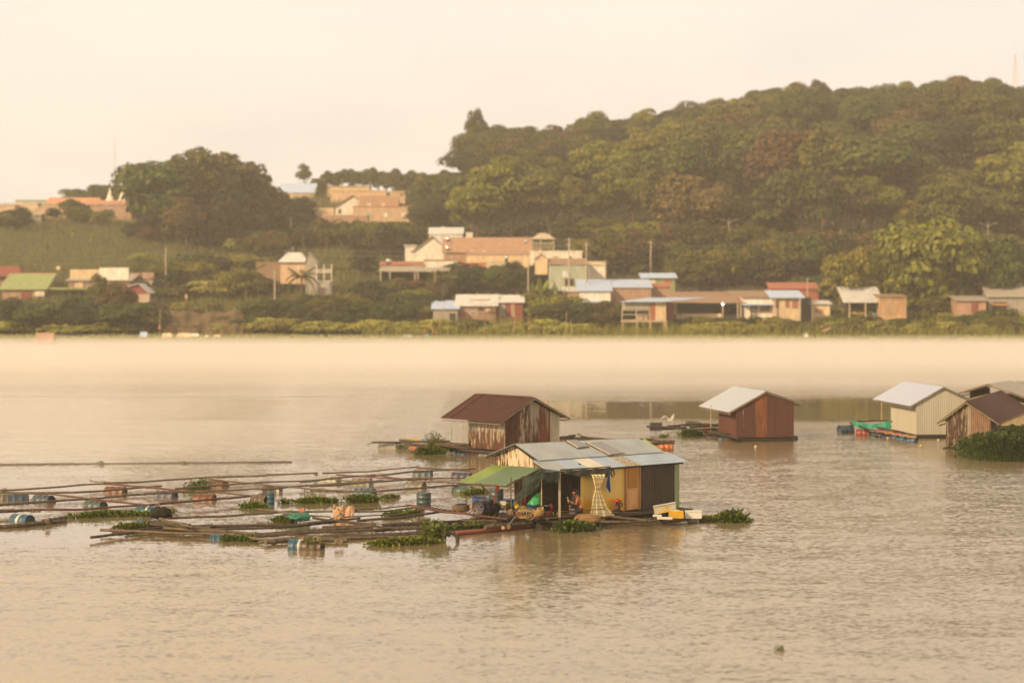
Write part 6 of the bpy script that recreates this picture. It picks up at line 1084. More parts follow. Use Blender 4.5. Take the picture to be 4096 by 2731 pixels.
bld('far_house', 'long grey-roofed house with pale corrugated parapets on the left', 272, 520, 1125, 1200, 'brown', 8, ('shed', 1100, 'grey', .4), [(300, 1130, 332, 1150, 'peach'), (282, 1160, 312, 1195, 'dark'), (318, 1160, 336, 1200, 'dark'), (345, 1140, 375, 1175, 'grey')], extra=[('awning', 182, 1150, 372, 1158, 'green', 1.6)])
bld('parapet_wall', 'cream concrete parapet on the roof of the long grey-roofed house', 280, 396, 1078, 1098, 'cream', .5, d=422, sink=.8); bld('parapet_wall', 'white corrugated parapet at the right end of the long grey-roofed house', 397, 514, 1071, 1102, 'white', .5, d=421, sink=.8)
bld('far_house', 'small blue-grey gabled shed among trees near the left shore', 430, 590, 1168, 1250, 'maroon', 6, ('gfront', 556, 1138, 'pale', .5), extra=[('annex', 560, 1176, 602, 1232, 'concrete', 1.6)])
bld('far_house', 'small house with tan parapets and barred window beside the lone pole', 512, 662, 1126, 1180, 'brown', 6, ('flat', 'concrete', .3), [(618, 1140, 648, 1172, 'win')], extra=[('parapet', 520, 1092, 562, 1116, 'pink', .3), ('parapet', 568, 1090, 616, 1117, 'pink', .3), ('column', 652, 1126, 660, 1182, 'white', .3), ('column', 600, 1126, 610, 1182, 'white', .3)])
bld('terrace_house', 'long house with bright orange roof on the left skyline', 185, 385, 820, 850, 'cream', 5, ('shed', 792, 'orange', .3), d=600); bld('terrace_house', 'wide tan house below the white spires on the left skyline', 350, 525, 820, 872, 'pink', 6, ('shed', 802, 'orange', .3), [(436, 833, 456, 850, 'win'), (430, 856, 448, 868, 'brown')], d=560)
bld('terrace_house', 'cream block with orange face left of the long orange roof', 145, 260, 830, 862, 'peach', 5, ('flat', 'cream', .2), [(210, 838, 225, 852, 'dark')], d=560); bld('terrace_house', 'low cream block near the left end of the skyline terrace', 55, 150, 815, 850, 'cream', 5, ('flat', 'white', .2), d=580)
bld('terrace_house', 'low peach block at the left edge of the skyline terrace', -30, 60, 822, 850, 'peach', 5, ('flat', 'cream', .2), d=575); bld('terrace_house', 'pale long roof on the skyline behind the orange one', 62, 250, 802, 830, 'sage', 5, ('flat', 'pale', .2), d=620)
bld('terrace_house', 'small grey-roofed shed in front of the cream blocks', 110, 165, 858, 875, 'grey', 4, ('flat', 'pale', .3), [(140, 862, 160, 872, 'dark')], d=545)
for px, lb in ((440, 'left of the two pale spires above the tan house'), (490, 'right one of the two slender pale spires above the tan house')):
    b = P(px, 802, 566); rt = thing('stone_spire', lb, 'spire', b); m_ = MB(); m_.lathe([(1.0, -1), (1.0, .4), (.7, .6), (.7, 1.1), (.42, 1.9), (.22, 2.6), (.05, 3.4)], 10, Matrix.Translation(b)); part('body', m_, FM['white'], rt); m_ = MB(); m_.box(b-Z*.6, (2.6, 2.6, .7)); part('base', m_, FM['cream'], rt)
bld('hill_house', 'pale blue-roofed house on the ridge right of the left clump', 1120, 1256, 772, 792, 'cream', 6, ('shed', 735, 'blue', .4), d=640); bld('hill_house', 'brown block house behind the pale blue roof', 1246, 1298, 717, 770, 'brown', 6, ('flat', 'brown', .1), d=655)
bld('hill_house', 'long tan flat building on the ridge right of the brown block', 1310, 1478, 748, 795, 'cream', 6, ('flat', 'pink', .2), [(1430, 758, 1442, 768, 'brown')], d=640); bld('hill_house', 'second long tan building stepping down the ridge', 1322, 1545, 764, 800, 'peach', 6, ('flat', 'cream', .2), d=620)
bld('hill_house', 'small tan block beside the utility pole on the ridge', 1560, 1620, 768, 800, 'peach', 5, ('flat', 'cream', .2), [(1600, 775, 1612, 785, 'dark')], d=615)
bld('gabled_house', 'white gabled house with red-brown roof high on the centre slope', 1342, 1466, 826, 862, 'white', 9, ('gfront', 1411, 784, 'tile', .5), d=560, win=[(1352, 835, 1366, 856, 'win')]); bld('roofed_house', 'long red-brown roof joined to the right of the high white gable', 1440, 1588, 826, 862, 'pink', 8, ('gside', 783, 'tile', .4), d=557)
bld('flat_house', 'peach flat-roofed house with green and white windows', 1412, 1663, 828, 898, 'peach', 8, ('flat', 'orange', .15), [(1463, 849, 1484, 870, 'sage'), (1533, 850, 1552, 870, 'white'), (1605, 849, 1625, 869, 'white')], d=545)
bld('garden_wall', 'low cream wall left of the high white gabled house', 1250, 1336, 832, 858, 'cream', 1, d=552, sink=3); bld('garden_wall', 'low tan wall below the peach flat-roofed house', 1615, 1692, 874, 892, 'cream', 1, d=535)
bld('flat_house', 'pale building with striped face below the peach house', 1290, 1470, 862, 900, 'pink', 6, ('flat', 'cream', .1), d=528); bld('hill_shed', 'small white shed roof among trees left of the palms', 1134, 1168, 966, 984, 'white', 4, ('flat', 'white', .2), d=500)
bld('balcony_house', 'house with grey hip roof and sunlit peach balcony wall', 1122, 1222, 1048, 1090, 'peach', 6, ('gside', 1010, 1.6, 'pale', .5), [(1180, 1066, 1193, 1077, 'grey')], d=440); bld('balcony_house', 'dull brown block left of the sunlit balcony', 1025, 1122, 1052, 1090, 'brown', 6, ('flat', 'brown', .1), d=442)
bld('lower_house', 'white-walled house with faded red roof below the sunlit balcony', 1060, 1216, 1112, 1160, 'concrete', 7, ('shed', 1090, 'brick', .4), [(1120, 1125, 1132, 1150, 'win'), (1080, 1125, 1095, 1140, 'dark')]); bld('grey_house', 'grey gable wall right of the sunlit balcony', 1222, 1268, 1050, 1135, 'grey', 6, ('gfront', 1232, 1012, 'grey', .2), d=436)
bld('white_house', 'white house with railed balcony beside the palms', 1266, 1318, 1128, 1182, 'white', 6, ('flat', 'white', .3), [(1320-50, 1150, 1300, 1176, 'concrete')], d=418)
rt = thing('balcony_rail', 'white balcony railing above the white house beside the palms', 'railing', P(1295, 1090, 425)); m_ = MB(); q0, q1 = P(1266, 1078, 425), P(1326, 1078, 425); m_.beam(q0, q1, .12); m_.beam(q0-Z*.5, q1-Z*.5, .16)
part('rail', m_, FM['white'], rt); m_ = MB()
for i in range(13): q = q0.lerp(q1, i/12); m_.beam(q-Z*.5, q, .05)
part('balusters', m_, FM['white'], rt)
for f in (0, .5, 1): m_ = MB(); q = q0.lerp(q1, f); m_.beam(q-Z*3, q+Z*1.0, .14); part('post', m_, FM['white'], rt)
bld('gabled_house', 'large white gabled house in the centre with a brown-edged roof', 1652, 1788, 1004, 1052, 'white', 12, ('gfront', 1729, 948, 'tile', .5), d=455); bld('roofed_house', 'very long brown-roofed hall right of the large white gable', 1775, 2120, 1010, 1048, 'pink', 10, ('gside', 950, 'tile', .4), [(1882, 1000, 1896, 1012, 'white'), (1930, 1000, 1946, 1012, 'white')], d=452)
bld('roof_shed', 'low pale roofs behind the large white gable', 1716, 1850, 938, 960, 'pale', 6, ('shed', 912, 'pale', .2), d=480); bld('roof_shed', 'small pale roof above the right end of the pale roofs', 1716, 1805, 918, 935, 'cream', 4, ('flat', 'pale', .1), d=492); bld('hill_shed', 'small white block at the end of the pale roofs', 1864, 1890, 934, 955, 'white', 4, ('flat', 'white', .1), d=478)
bld('low_house', 'low white wall with red coping below the large white gable', 1696, 1830, 1043, 1076, 'white', 3, ('flat', 'tile', .15), d=442); bld('low_house', 'grey concrete wall and lean-to left of the red-coped wall', 1520, 1700, 1062, 1090, 'concrete', 4, ('shed', 1048, 'brick', .2), d=442)
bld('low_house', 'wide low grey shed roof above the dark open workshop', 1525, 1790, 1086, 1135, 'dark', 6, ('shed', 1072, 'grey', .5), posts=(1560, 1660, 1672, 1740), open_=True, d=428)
bld('low_house', 'low house with bright orange-red panel face in the centre', 1838, 1942, 1056, 1088, 'red', 4, ('flat', 'brick', .1), d=440); bld('low_house', 'low house faced with beige slats right of the orange-red panel', 1942, 2036, 1047, 1078, 'slats', 4, ('flat', 'cream', .1), d=440)
bld('tan_wall_building', 'broad tan wall between the long brown roof and the slatted face', 1866, 2122, 1022, 1062, 'cream', 5, ('shed', 1008, 'pink', .1), d=447)
bld('white_building', 'white building with outside stairs right of the long brown roof', 2122, 2328, 1008, 1056, 'white', 8, ('flat', 'white', .1), [(2214, 1024, 2232, 1040, 'concrete'), (2272, 1023, 2288, 1042, 'win')], d=440)
bld('gable_house', 'small tan gabled porch in front of the white building with stairs', 2140, 2190, 1036, 1052, 'cream', 4, ('gfront', 2165, 1018, 'tile', .3), d=430); bld('sage_house', 'grey-green house between the utility poles', 2196, 2342, 1060, 1150, 'sage', 7, ('shed', 1036, 'brown', .3), [(2250, 1085, 2280, 1110, 'pale'), (2258, 1112, 2298, 1146, 'dark'), (2312, 1078, 2342, 1130, 'sage')], d=428)
bld('white_shed', 'white corrugated shed at the bend of the road', 2330, 2422, 1062, 1095, 'white', 6, ('shed', 1048, 'cream', .2), d=432); bld('white_shed', 'white shed back left of the large white gable', 1620, 1662, 984, 1010, 'white', 5, ('flat', 'pale', .3), d=470)
# rooftop pavilion
rt = thing('rooftop_pavilion', 'open pavilion with hipped roof and railing above the white building with stairs', 'pavilion', P(2172, 1000, 444)); s_ = 444/F; m_ = MB(); c = P(2172, 957, 444); hw = 45*s_; m_.add([c+Vector((-hw-.3, -2, 0)), c+Vector((hw+.3, -2, 0)), c+Vector((hw+.3, 2.4, 0)), c+Vector((-hw-.3, 2.4, 0)), c+Vector((-.6, .2, 1.25)), c+Vector((.6, .2, 1.25))], [(0, 1, 5, 4), (1, 2, 5), (2, 3, 4, 5), (3, 0, 4), (0, 3, 2, 1)]); part('roof', m_, FM['concrete'], rt)
for dx in (-hw+.2, -.2*hw, hw-.2): m_ = MB(); m_.beam(c+Vector((dx, -1.6, -2.3)), c+Vector((dx, -1.6, 0)), .14); part('post', m_, FM['cream'], rt)
m_ = MB(); m_.beam(c+Vector((-hw, -1.7, -.75)), c+Vector((hw, -1.7, -.75)), .08); [m_.beam(c+Vector((-hw+2*hw*i/20, -1.7, -2.1)), c+Vector((-hw+2*hw*i/20, -1.7, -.75)), .05) for i in range(21)]; part('railing', m_, FM['slats'], rt); m_ = MB(); m_.beam(P(2142, 1002, 440), P(2202, 1046, 438), .5, .15); m_.beam(P(2142, 985, 439), P(2204, 1030, 437), .06); part('stairs', m_, FM['cream'], rt)
# water tanks
steel = mat('bright_steel', (.75, .72, .66), .18, 1.0, var=.05)
rt = thing('tank_tower', 'steel lattice tower carrying two round tanks by the large white gable', 'tank tower', P(1793, 1040, 446))
for px in (1780, 1808): m_ = MB(); m_.beam(P(px, 1042, 446), P(px, 948, 446), .1); part('leg', m_, FM['concrete'], rt)
m_ = MB(); [m_.beam(P(1780, y, 446), P(1808, y+dy, 446), .07) for y, dy in ((975, 0), (1008, 0), (1010, 26), (1036, -26))]; part('brace', m_, FM['concrete'], rt)
def tank(px, py, d, r, label, L=1.6):
    c = P(px, py, d); m_ = MB(); m_.lathe([(.001, -L/2), (r*.6, -L/2), (r*.95, -L/2+.12), (r, -L/2+.25), (r, L/2-.25), (r*.95, L/2-.12), (r*.6, L/2), (.001, L/2)], 18, Matrix.Translation(c+Vector((0, L/2, 0))) @ Matrix.Rotation(R(90), 4, 'X')); solo('water_tank', m_, steel, label, 'water tank', c)
tank(1793, 957, 444.6, .58, 'upper round steel tank on the lattice tower'); tank(1792, 993, 444.6, .56, 'lower round steel tank on the lattice tower'); tank(1554, 1046, 436, .6, 'grey steel tank lying on the roof right of the dark round tree'); tank(2106, 967, 442, .42, 'brightly glinting steel tank left of the pavilion')
c = P(2026, 1046, 438); m_ = MB(); m_.lathe([(.3, 0), (.36, .1), (.34, .5), (.36, .6), (.34, 1.0), (.2, 1.15), (.001, 1.2)], 14, Matrix.Translation(c)); solo('water_tank', m_, steel, 'small upright golden-lit steel tank above the slatted face', 'water tank', c)
for px, py, d, lb in [(478, 965, 520, 0), ]: pass
for px, py, d, lb in [(1475, 818, 552, 'left of the two air conditioners above the peach house'), (1532, 818, 552, 'right one of the two air conditioners above the peach house'), (1188, 1072, 439, 'air conditioner on the sunlit peach balcony wall')]:
    c = P(px, py, d); rt = thing('air_conditioner', lb, 'air conditioner', c); m_ = MB(); m_.box(c, (.85, .35, .6)); part('casing', m_, FM['white'], rt); m_ = MB(); m_.lathe([(.001, 0), (.2, 0), (.22, .03)], 12, Matrix.Translation(c+Vector((-.1, -.18, 0))) @ Matrix.Rotation(R(90), 4, 'X')); part('fan', m_, FM['grey'], rt)
for px, py, d, lb in [(1771, 913, 488, 'satellite dish on the small pale roof behind the large white gable'), (2966, 1186, 392, 'satellite dish on the long open shed roof'), (233, 1072, 418, 'satellite dish above the green sloping roof')]:
    c = P(px, py, d); rt = thing('satellite_dish', lb, 'satellite dish', c); m_ = MB(); m_.lathe([(.001, 0), (.2, .03), (.36, .1), (.38, .12)], 16, Matrix.Translation(c) @ Matrix.Rotation(R(80), 4, 'X')); part('dish', m_, FM['cream'], rt); m_ = MB(); m_.beam(c-Z*.9, c, .05); part('mast', m_, FM['grey'], rt)
# the shore row
bld('far_shed', 'large shed with wide pale blue roof and white front near the centre shore', 2318, 2442, 1166, 1245, 'white', 12, ('shed', 1120, 'blue', .4), d=408, extra=[('awning', 2285, 1203, 2440, 1210, 'blue', 1.6), ('awning', 2330, 1210, 2400, 1226, 'teal', .3)]); bld('far_shed', 'brown annex under the left end of the wide blue roof', 2256, 2318, 1168, 1240, 'pink', 8, ('shed', 1150, 'pale', .3), d=409)
bld('far_shed', 'long brown side of the wide blue-roofed shed', 2442, 2605, 1152, 1235, 'pink', 10, ('shed', 1120, 'blue', .3), d=412)
bld('far_house', 'small house with blue roof and green and white walls above the shore row', 2572, 2700, 1114, 1140, 'green', 6, ('shed', 1094, 'blue', .5), [(2601, 1118, 2624, 1140, 'white'), (2652, 1116, 2692, 1134, 'brick')], d=424); bld('far_shed', 'brown lean-to below the small blue-roofed house', 2578, 2680, 1150, 1200, 'pink', 5, ('shed', 1136, 'brick', .3), d=416)
bld('rusty_house', 'low house with grey and rust roof and washing on its porch', 1830, 1982, 1226, 1282, 'pink', 8, ('shed', 1180, 'pale', .5), [(1834, 1246, 1866, 1272, 'brick'), (1880, 1246, 1906, 1258, 'win'), (1910, 1228, 1974, 1246, 'dark'), (1914, 1250, 1974, 1280, 'brown')], d=390, extra=[('rust_sheet', 1880, 1198, 1960, 1202, 'brick', .1)])
bld('rusty_house', 'rust-red right wing of the low house with washing', 1982, 2090, 1212, 1270, 'maroon', 9, ('shed', 1182, 'pale', .4), [(1998, 1218, 2022, 1266, 'grey'), (2044, 1214, 2060, 1268, 'pink')], d=392); bld('far_shed', 'grey shed with blue roof left of the low house with washing', 1732, 1830, 1238, 1290, 'grey', 6, ('shed', 1205, 'blue', .4), [(1795, 1250, 1826, 1285, 'dark')], d=388)
for i, (px, cl) in enumerate([(1940, 'red'), (1948, 'white'), (1956, 'peach'), (1964, 'red')]): c = P(px, 1230, 389.2); m_ = MB(); m_.box(c-Z*.3, (.26, .04, .55)); m_.box(c-Z*.12, (.4, .04, .14)); solo('washing', m_, FM[cl], f'{["first", "second", "third", "fourth"][i]} garment from the left on the washing line of the low house', 'clothes', c, 'washing on the porch line')
sh = thing('stilt_house', 'house on tall stilts with gridded windows at the water', 'house', P(2575, 1310, 378)); D_ = 378; s_ = D_/F
def sb(nm, a, b_, c, e, mm, y=0, th=.15, lab=None): m_ = MB(); p, q = P(a, b_, D_), P(c, e, D_); m_.box(((p.x+q.x)/2, D_+y, (p.z+q.z)/2), (q.x-p.x, th, p.z-q.z)); return part(nm, m_, FM[mm], sh, lab)
sb('wall', 2488, 1208, 2599, 1237, 'grey'); sb('wall', 2599, 1208, 2622, 1282, 'brick', lab='rust-red wall sheet'); sb('wall', 2622, 1208, 2664, 1282, 'cream', lab='cream wall sheet'); sb('side_wall', 2664, 1210, 2700, 1285, 'maroon', 3); sb('back_wall', 2490, 1210, 2660, 1282, 'dark', 5); sb('floor', 2484, 1283, 2668, 1288, 'concrete', 2.5, 5.2)
for a in (2488, 2545, 2598): sb('window_frame', a-2, 1237, a+2, 1282, 'concrete', 0, .18)
for y in (1240, 1258, 1279): sb('window_frame', 2492, y-1.5, 2594, y+1.5, 'concrete', 0, .14)
sb('goods', 2550, 1262, 2592, 1278, 'peach', 1.5, .6)
for a, y in ((2491, 0), (2537, 4), (2547, 0), (2585, 4), (2601, 0), (2616, 4), (2655, 0), (2663, 0)): sb('stilt', a-3, 1286, a+3, 1345, 'wood', y, .25)
m_ = MB(); A_ = [P(2482, 1208, D_-1), P(2668, 1208, D_-1), P(2830, 1193, D_+6), P(2590, 1193, D_+7)]; m_.add(A_+[q+Z*.12 for q in A_], [(4, 5, 6, 7), (0, 3, 2, 1), (0, 1, 5, 4), (1, 2, 6, 5), (2, 3, 7, 6), (3, 0, 4, 7)]); part('roof', m_, FM['blue'], sh)
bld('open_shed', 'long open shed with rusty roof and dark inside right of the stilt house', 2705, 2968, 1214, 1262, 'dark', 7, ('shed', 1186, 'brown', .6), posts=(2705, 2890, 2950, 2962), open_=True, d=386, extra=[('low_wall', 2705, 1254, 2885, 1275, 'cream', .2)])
bld('far_shed', 'grey corrugated roof behind the long open shed', 2690, 2930, 1192, 1225, 'grey', 7, ('shed', 1169, 'brown', .4), d=398); bld('far_shed', 'rust-topped roof between the open shed and the blue-roofed house', 2930, 3090, 1185, 1225, 'pink', 7, ('shed', 1165, 'brown', .4), d=396)
c = P(2891, 1216, 384.5); rt = thing('shed_lamp', 'bright round lamp under the eave of the long open shed', 'lamp', c); m_ = MB(); m_.sphere(c, .17, 8); part('bulb', m_, mat('lit_bulb', (1, .93, .8), emit=6), rt); m_ = MB(); m_.beam(c+Z*.15, c+Z*.4, .06); part('bracket', m_, FM['grey'], rt)
bld('white_house', 'whitewashed house with bright blue roof and red shutters on the shore', 3094, 3202, 1193, 1275, 'cream', 7, ('shed', 1164, 'blue', .7), [(3098, 1200, 3116, 1232, 'brick'), (3140, 1198, 3160, 1232, 'brick'), (3168, 1198, 3192, 1234, 'brick')], posts=(3098, 3199), d=384)
bld('far_house', 'white lean-to house left of the blue-roofed house', 2972, 3094, 1192, 1270, 'white', 6, ('shed', 1172, 'brown', .4), [(3005, 1222, 3030, 1260, 'grey'), (3040, 1222, 3080, 1245, 'brown'), (3000, 1225, 3012, 1285, 'dark')], d=386, extra=[('awning', 2968, 1214, 3106, 1220, 'blue', 1.8)])
bld('far_house', 'dark side house right of the blue-roofed house', 3202, 3245, 1190, 1270, 'dark', 6, ('flat', 'brown', .2), d=388); bld('red_shed', 'shed with brick-red roof above the blue-roofed house', 3085, 3275, 1158, 1195, 'brick', 6, ('shed', 1132, 'brick', .3), d=402)
bld('far_house', 'tan low house half hidden by leaves right of the dark side house', 3245, 3320, 1218, 1262, 'cream', 5, ('shed', 1204, 'pale', .4), [(3260, 1235, 3290, 1250, 'orange')], d=388)
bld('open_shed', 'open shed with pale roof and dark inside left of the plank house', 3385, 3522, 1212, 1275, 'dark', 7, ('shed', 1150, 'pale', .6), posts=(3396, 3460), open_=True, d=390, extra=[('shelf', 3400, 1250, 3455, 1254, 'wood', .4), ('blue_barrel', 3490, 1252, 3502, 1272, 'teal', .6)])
bld('plank_house', 'house of sunlit horizontal planks on the right shore', 3520, 3625, 1190, 1275, 'wood', 6, ('shed', 1178, 'brown', .3), extra=[('plank', 3518, 1199+i*13, 3626, 1202+i*13, 'pink', .06) for i in range(5)], d=388)
bld('far_house', 'dim tan and red-brown hut at the right edge of the far shore', 3830, 3945, 1205, 1262, 'pink', 6, ('shed', 1185, 'grey', .4), [(3885, 1210, 3912, 1250, 'maroon')], d=388); bld('far_house', 'dark grey hut with orange beam at the far right edge', 3955, 4110, 1190, 1265, 'grey', 6, ('shed', 1130, 'grey', .4), [(3968, 1205, 4030, 1262, 'dark')], d=392, extra=[('beam', 3962, 1214, 4032, 1222, 'orange', .3)])
m_ = MB(); m_.smooth = True
def bankf(x, y):
    px = 650+330*x; py = 1246+78*y; q = P(px, py, 386-9*y+.5*sin(x*17+y*5)+.3*sin(x*41)); return q+Vector((0, 0, .16*sin(x*23+y*7)+.2*sin(x*9)-(.8 if y > .98 else 0)-(3 if x in (0, 1) else 0)))
m_.grid(bankf, 60, 12); bk = struct('earth_bank', m_, mat('red_earth', (.18, .10, .055), .95, var=.5, scale=.35, col2=(.085, .07, .025)))
# poles, lamps, wires, masts
def upole(name, px, yt, yb, label, d=None, w_=.13, arms=0, mm='concrete', cat='utility pole'):
    b = ground(px, yb) if d is None else P(px, yb, d); t_ = P(px, yt, b.y); rt = thing(name, label, cat, b); m_ = MB(); m_.tube([b-Z*1.5, t_], [w_*1.25, w_*.8], 8); part('shaft', m_, FM[mm], rt)
    for i in range(arms): m_ = MB(); q = t_-Z*(.4+.8*i); m_.beam(q-Vector((.75, 0, 0)), q+Vector((.75, 0, 0)), .1); part('crossarm', m_, FM['grey'], rt)
    if arms:
        for i in range(3): m_ = MB(); m_.sphere(t_+Vector((.15, -.12, -.6-.8*i)), .13, 5); part('insulator', m_, FM['grey'], rt)
    return t_
tops = [upole('utility_pole', 663, 990, 1180, 'tall concrete pole beside the house with the barred window', arms=0), upole('utility_pole', 1099, 1083, 1320, 'lone concrete pole near the water left of centre', d=386), upole('utility_pole', 2113, 1030, 1180, 'pole in front of the tan gabled porch', d=405), upole('utility_pole', 2276, 950, 1160, 'tall pole with insulators in front of the white building with stairs', d=412, arms=2),
        upole('utility_pole', 2345, 970, 1150, 'tall concrete pole left of the thin ones by the road', d=416, arms=1), upole('utility_pole', 2357, 1040, 1150, 'thin pole beside the tall concrete one by the road', d=415, w_=.07), upole('utility_pole', 2422, 1040, 1130, 'leaning-armed pole by the white corrugated shed', d=420, arms=1), upole('utility_pole', 2603, 962, 1105, 'brown utility pole right of the double street lamp', d=450, arms=1), upole('utility_pole', 2458, 978, 1070, 'thin grey pole by the trees behind the road', d=460, w_=.06)]
for px, yt, yb, d, lb in [(3278, 700, 850, 560, 'slim pale pole among the trees halfway up the hill'), (3330, 888, 990, 500, 'slim pole above the tall yellow-green tree'), (3362, 918, 1040, 470, 'brown pole with insulators above the tall yellow-green tree'), (3173, 905, 940, 490, 'short slim post among the trees right of centre'), (1683, 710, 800, 600, 'utility pole on the ridge beside the small tan block'), (1368, 716, 750, 610, 'utility pole above the long tan flat building'), (1163, 868, 935, 520, 'slim lamp pole below the rounded dark tree'), (3582, 450, 520, 640, 'faint slim pole near the top of the wooded hill'), (3230, 1110, 1165, 395, 'thin mast above the brick-red roof')]: upole('utility_pole', px, yt, yb, lb, d=d, w_=.09)
for px, lb in ((2578, 'double-armed street lamp left of the brown utility pole'), (3952, 'double-armed street lamp among trees at the right'), (2916, 'street lamp with curved arms in the middle of the hill foot')):
    yt = {2578: 915, 3952: 890, 2916: 876}[px]; t_ = upole('street_lamp', px, yt, yt+130, lb, d=470, w_=.09, cat='street lamp'); rt = [o for o in bpy.data.objects if o.get('label') == lb][0]
    for sg in (-1, 1): m_ = MB(); q = t_-Z*.9; m_.tube([q, q+Vector((sg*.8, 0, .55)), q+Vector((sg*1.9, 0, .85))], [.06, .05, .09], 6); part('arm', m_, FM['grey'], rt)
t_ = P(460, 535, 690); m_ = MB(); m_.tube([P(460, 800, 690), t_], [.11, .05], 6); [m_.beam(P(452, y, 690), P(472, y, 690), .06) for y in (582, 630)]; solo('radio_mast', m_, FM['cream'], 'tall thin mast rising into the sky at the left', 'mast', P(460, 800, 690))
m_ = MB(); b = P(4060, 450, 900); t_ = P(4060, 220, 900)
for dx, dy in ((-1, -1), (1, -1), (0, 1)): m_.beam(b+Vector((dx*2, dy*2, -8)), t_+Vector((dx*.2, dy*.2, 0)), .13)
for i in range(12):
    f, f2 = i/12, (i+1)/12; s1, s2 = 2-1.8*f, 2-1.8*f2; a1, a2 = b.lerp(t_, f), b.lerp(t_, f2); m_.beam(a1+Vector((-s1, -s1, 0)), a2+Vector((s2, -s2, 0)), .12); m_.beam(a1+Vector((s1, -s1, 0)), a2+Vector((0, s2, 0)), .07)
solo('lattice_tower', m_, FM['cream'], 'faint lattice tower in the haze beyond the right end of the hill', 'tower', b)
def wire(a, b, sag, lb): m_ = MB(); m_.tube([a.lerp(b, i/10)-Z*sag*4*(i/10)*(1-i/10) for i in range(11)], .022, 4, False); solo('power_line', m_, FM['grey'], lb, 'wire', a)
pts_ = [P(-200, 1010, 410), tops[0], P(1163, 985, 440), tops[3], tops[4], tops[6], tops[7], P(3362, 945, 470), P(4300, 930, 480)]
for i in range(len(pts_)-1):
    for k in range(2): wire(pts_[i]-Z*(.5+.9*k), pts_[i+1]-Z*(.5+.9*k), 1.2, f'{["upper", "lower"][k]} power line, {ORD[i]} span from the left across the village')
# boats, tents, people at the far waterline
def boat(name, px, py, L, label, hullm, cover=None, covm=None, ch=.9, cat='boat'):
    c = G(px, py, 0); rt = thing(name, label, cat, c); m_ = MB(); m_.smooth = True
    def hf(x, y): w_ = .65*(sin(pi*min(1, .12+x*.8)))**.5; a = (y-.5)*pi; return c+Vector(((x-.5)*L, sin(a)*w_, .38-.55*max(0, cos(a))**.7+.25*abs(x-.5)**2*4*.4))
    m_.grid(hf, 14, 8); part('hull', m_, FM[hullm], rt)
    if cover:
        m_ = MB(); m_.smooth = True; m_.grid(lambda x, y: c+Vector(((x-.5)*L*cover, cos(pi*y)*.7, .35+sin(pi*y)*ch+.06*sin(x*9+y*5))), 10, 8); part('canopy', m_, FM[covm], rt)
    return rt
boat('canopy_boat', 182, 1377, 3.4, 'small boat with grey cloth canopy alone on the misty water at the left', 'wood', .85, 'pink', 1.5); boat('rowing_boat', 40, 1372, 2.6, 'low dark boat at the left edge of the far shore', 'brown')
boat('tarp_boat', 530, 1345, 3.2, 'boat under blue-green tarp at the far shore', 'wood', .7, 'teal', .8); boat('tarp_boat', 630, 1340, 2.6, 'boat under slate-blue tarp right of the blue-green one', 'brown', .8, 'blue', .6); boat('tarp_boat', 945, 1345, 3.0, 'boat piled with pale sheets below the palm on the far shore', 'brown', .8, 'cream', .8)
def tent(px, py, w_, h_, mm, label, d=372):
    c = P(px, py, d); c.z = Tpx(px, d); m_ = MB(); hw = w_/2; vs = [c+Vector(q) for q in [(-hw, -.6, .0), (hw, -.6, 0), (hw*.8, 0, h_), (-hw*.8, 0, h_), (hw, .7, 0), (-hw, .7, 0)]]; m_.add(vs, [(0, 1, 2, 3), (3, 2, 4, 5), (0, 3, 5), (1, 4, 2)]); solo('tarp_shelter', m_, FM[mm], label, 'tarp', c)
for i, (px, w_, h_, mm, lb) in enumerate([(668, 1.8, .8, 'cream', 'cream tarp shelter first from the left on the far shore'), (735, 2.4, .8, 'cream', 'cream tarp shelter second from the left on the far shore'), (778, 1.6, .7, 'white', 'white tarp shelter third from the left on the far shore'), (828, .9, .4, 'white', 'little white sheet heap on the far shore'), (868, 1.2, .5, 'cream', 'low cream sheet heap on the far shore'), (575, 1.4, 1.0, 'blue', 'pointed blue tarp beside the blue-green tarp boat'), (2850-1218, 1.6, .5, 'blue', 'blue tarp lying on the shore by the bathers'), (3222, .9, .8, 'white', 'white cloth hung on a post on the right far shore'), (1685, 1.2, .35, 'peach', 'pale orange sheet on the shore by the bathers'), (1705, .9, .7, 'teal', 'blue tub by the bathers on the far shore')]): tent(px, 1340, w_, h_, mm, lb)
m_ = MB(); b = P(640, 1318, 374); b.z = Tpx(640, 374); m_.beam(b, b+Z*4.6, .07); fl_ = thing('red_flag', 'small red-orange flag on a stick above the shore', 'flag', b); part('stick', m_, FM['wood'], fl_); m_ = MB(); m_.add([b+Z*2.1, b+Z*1.3, b+Vector((-.25, .02, 1.2)), b+Vector((-.2, .02, 1.9))], [(0, 1, 2, 3)]); m_.add([b+Vector((-.2, .05, 1.9)), b+Vector((-.25, .05, 1.2)), b+Vector((0, .03, 1.3)), b+Vector((0, .03, 2.1))], [(0, 1, 2, 3)]); part('cloth', m_, FM['red'], fl_)
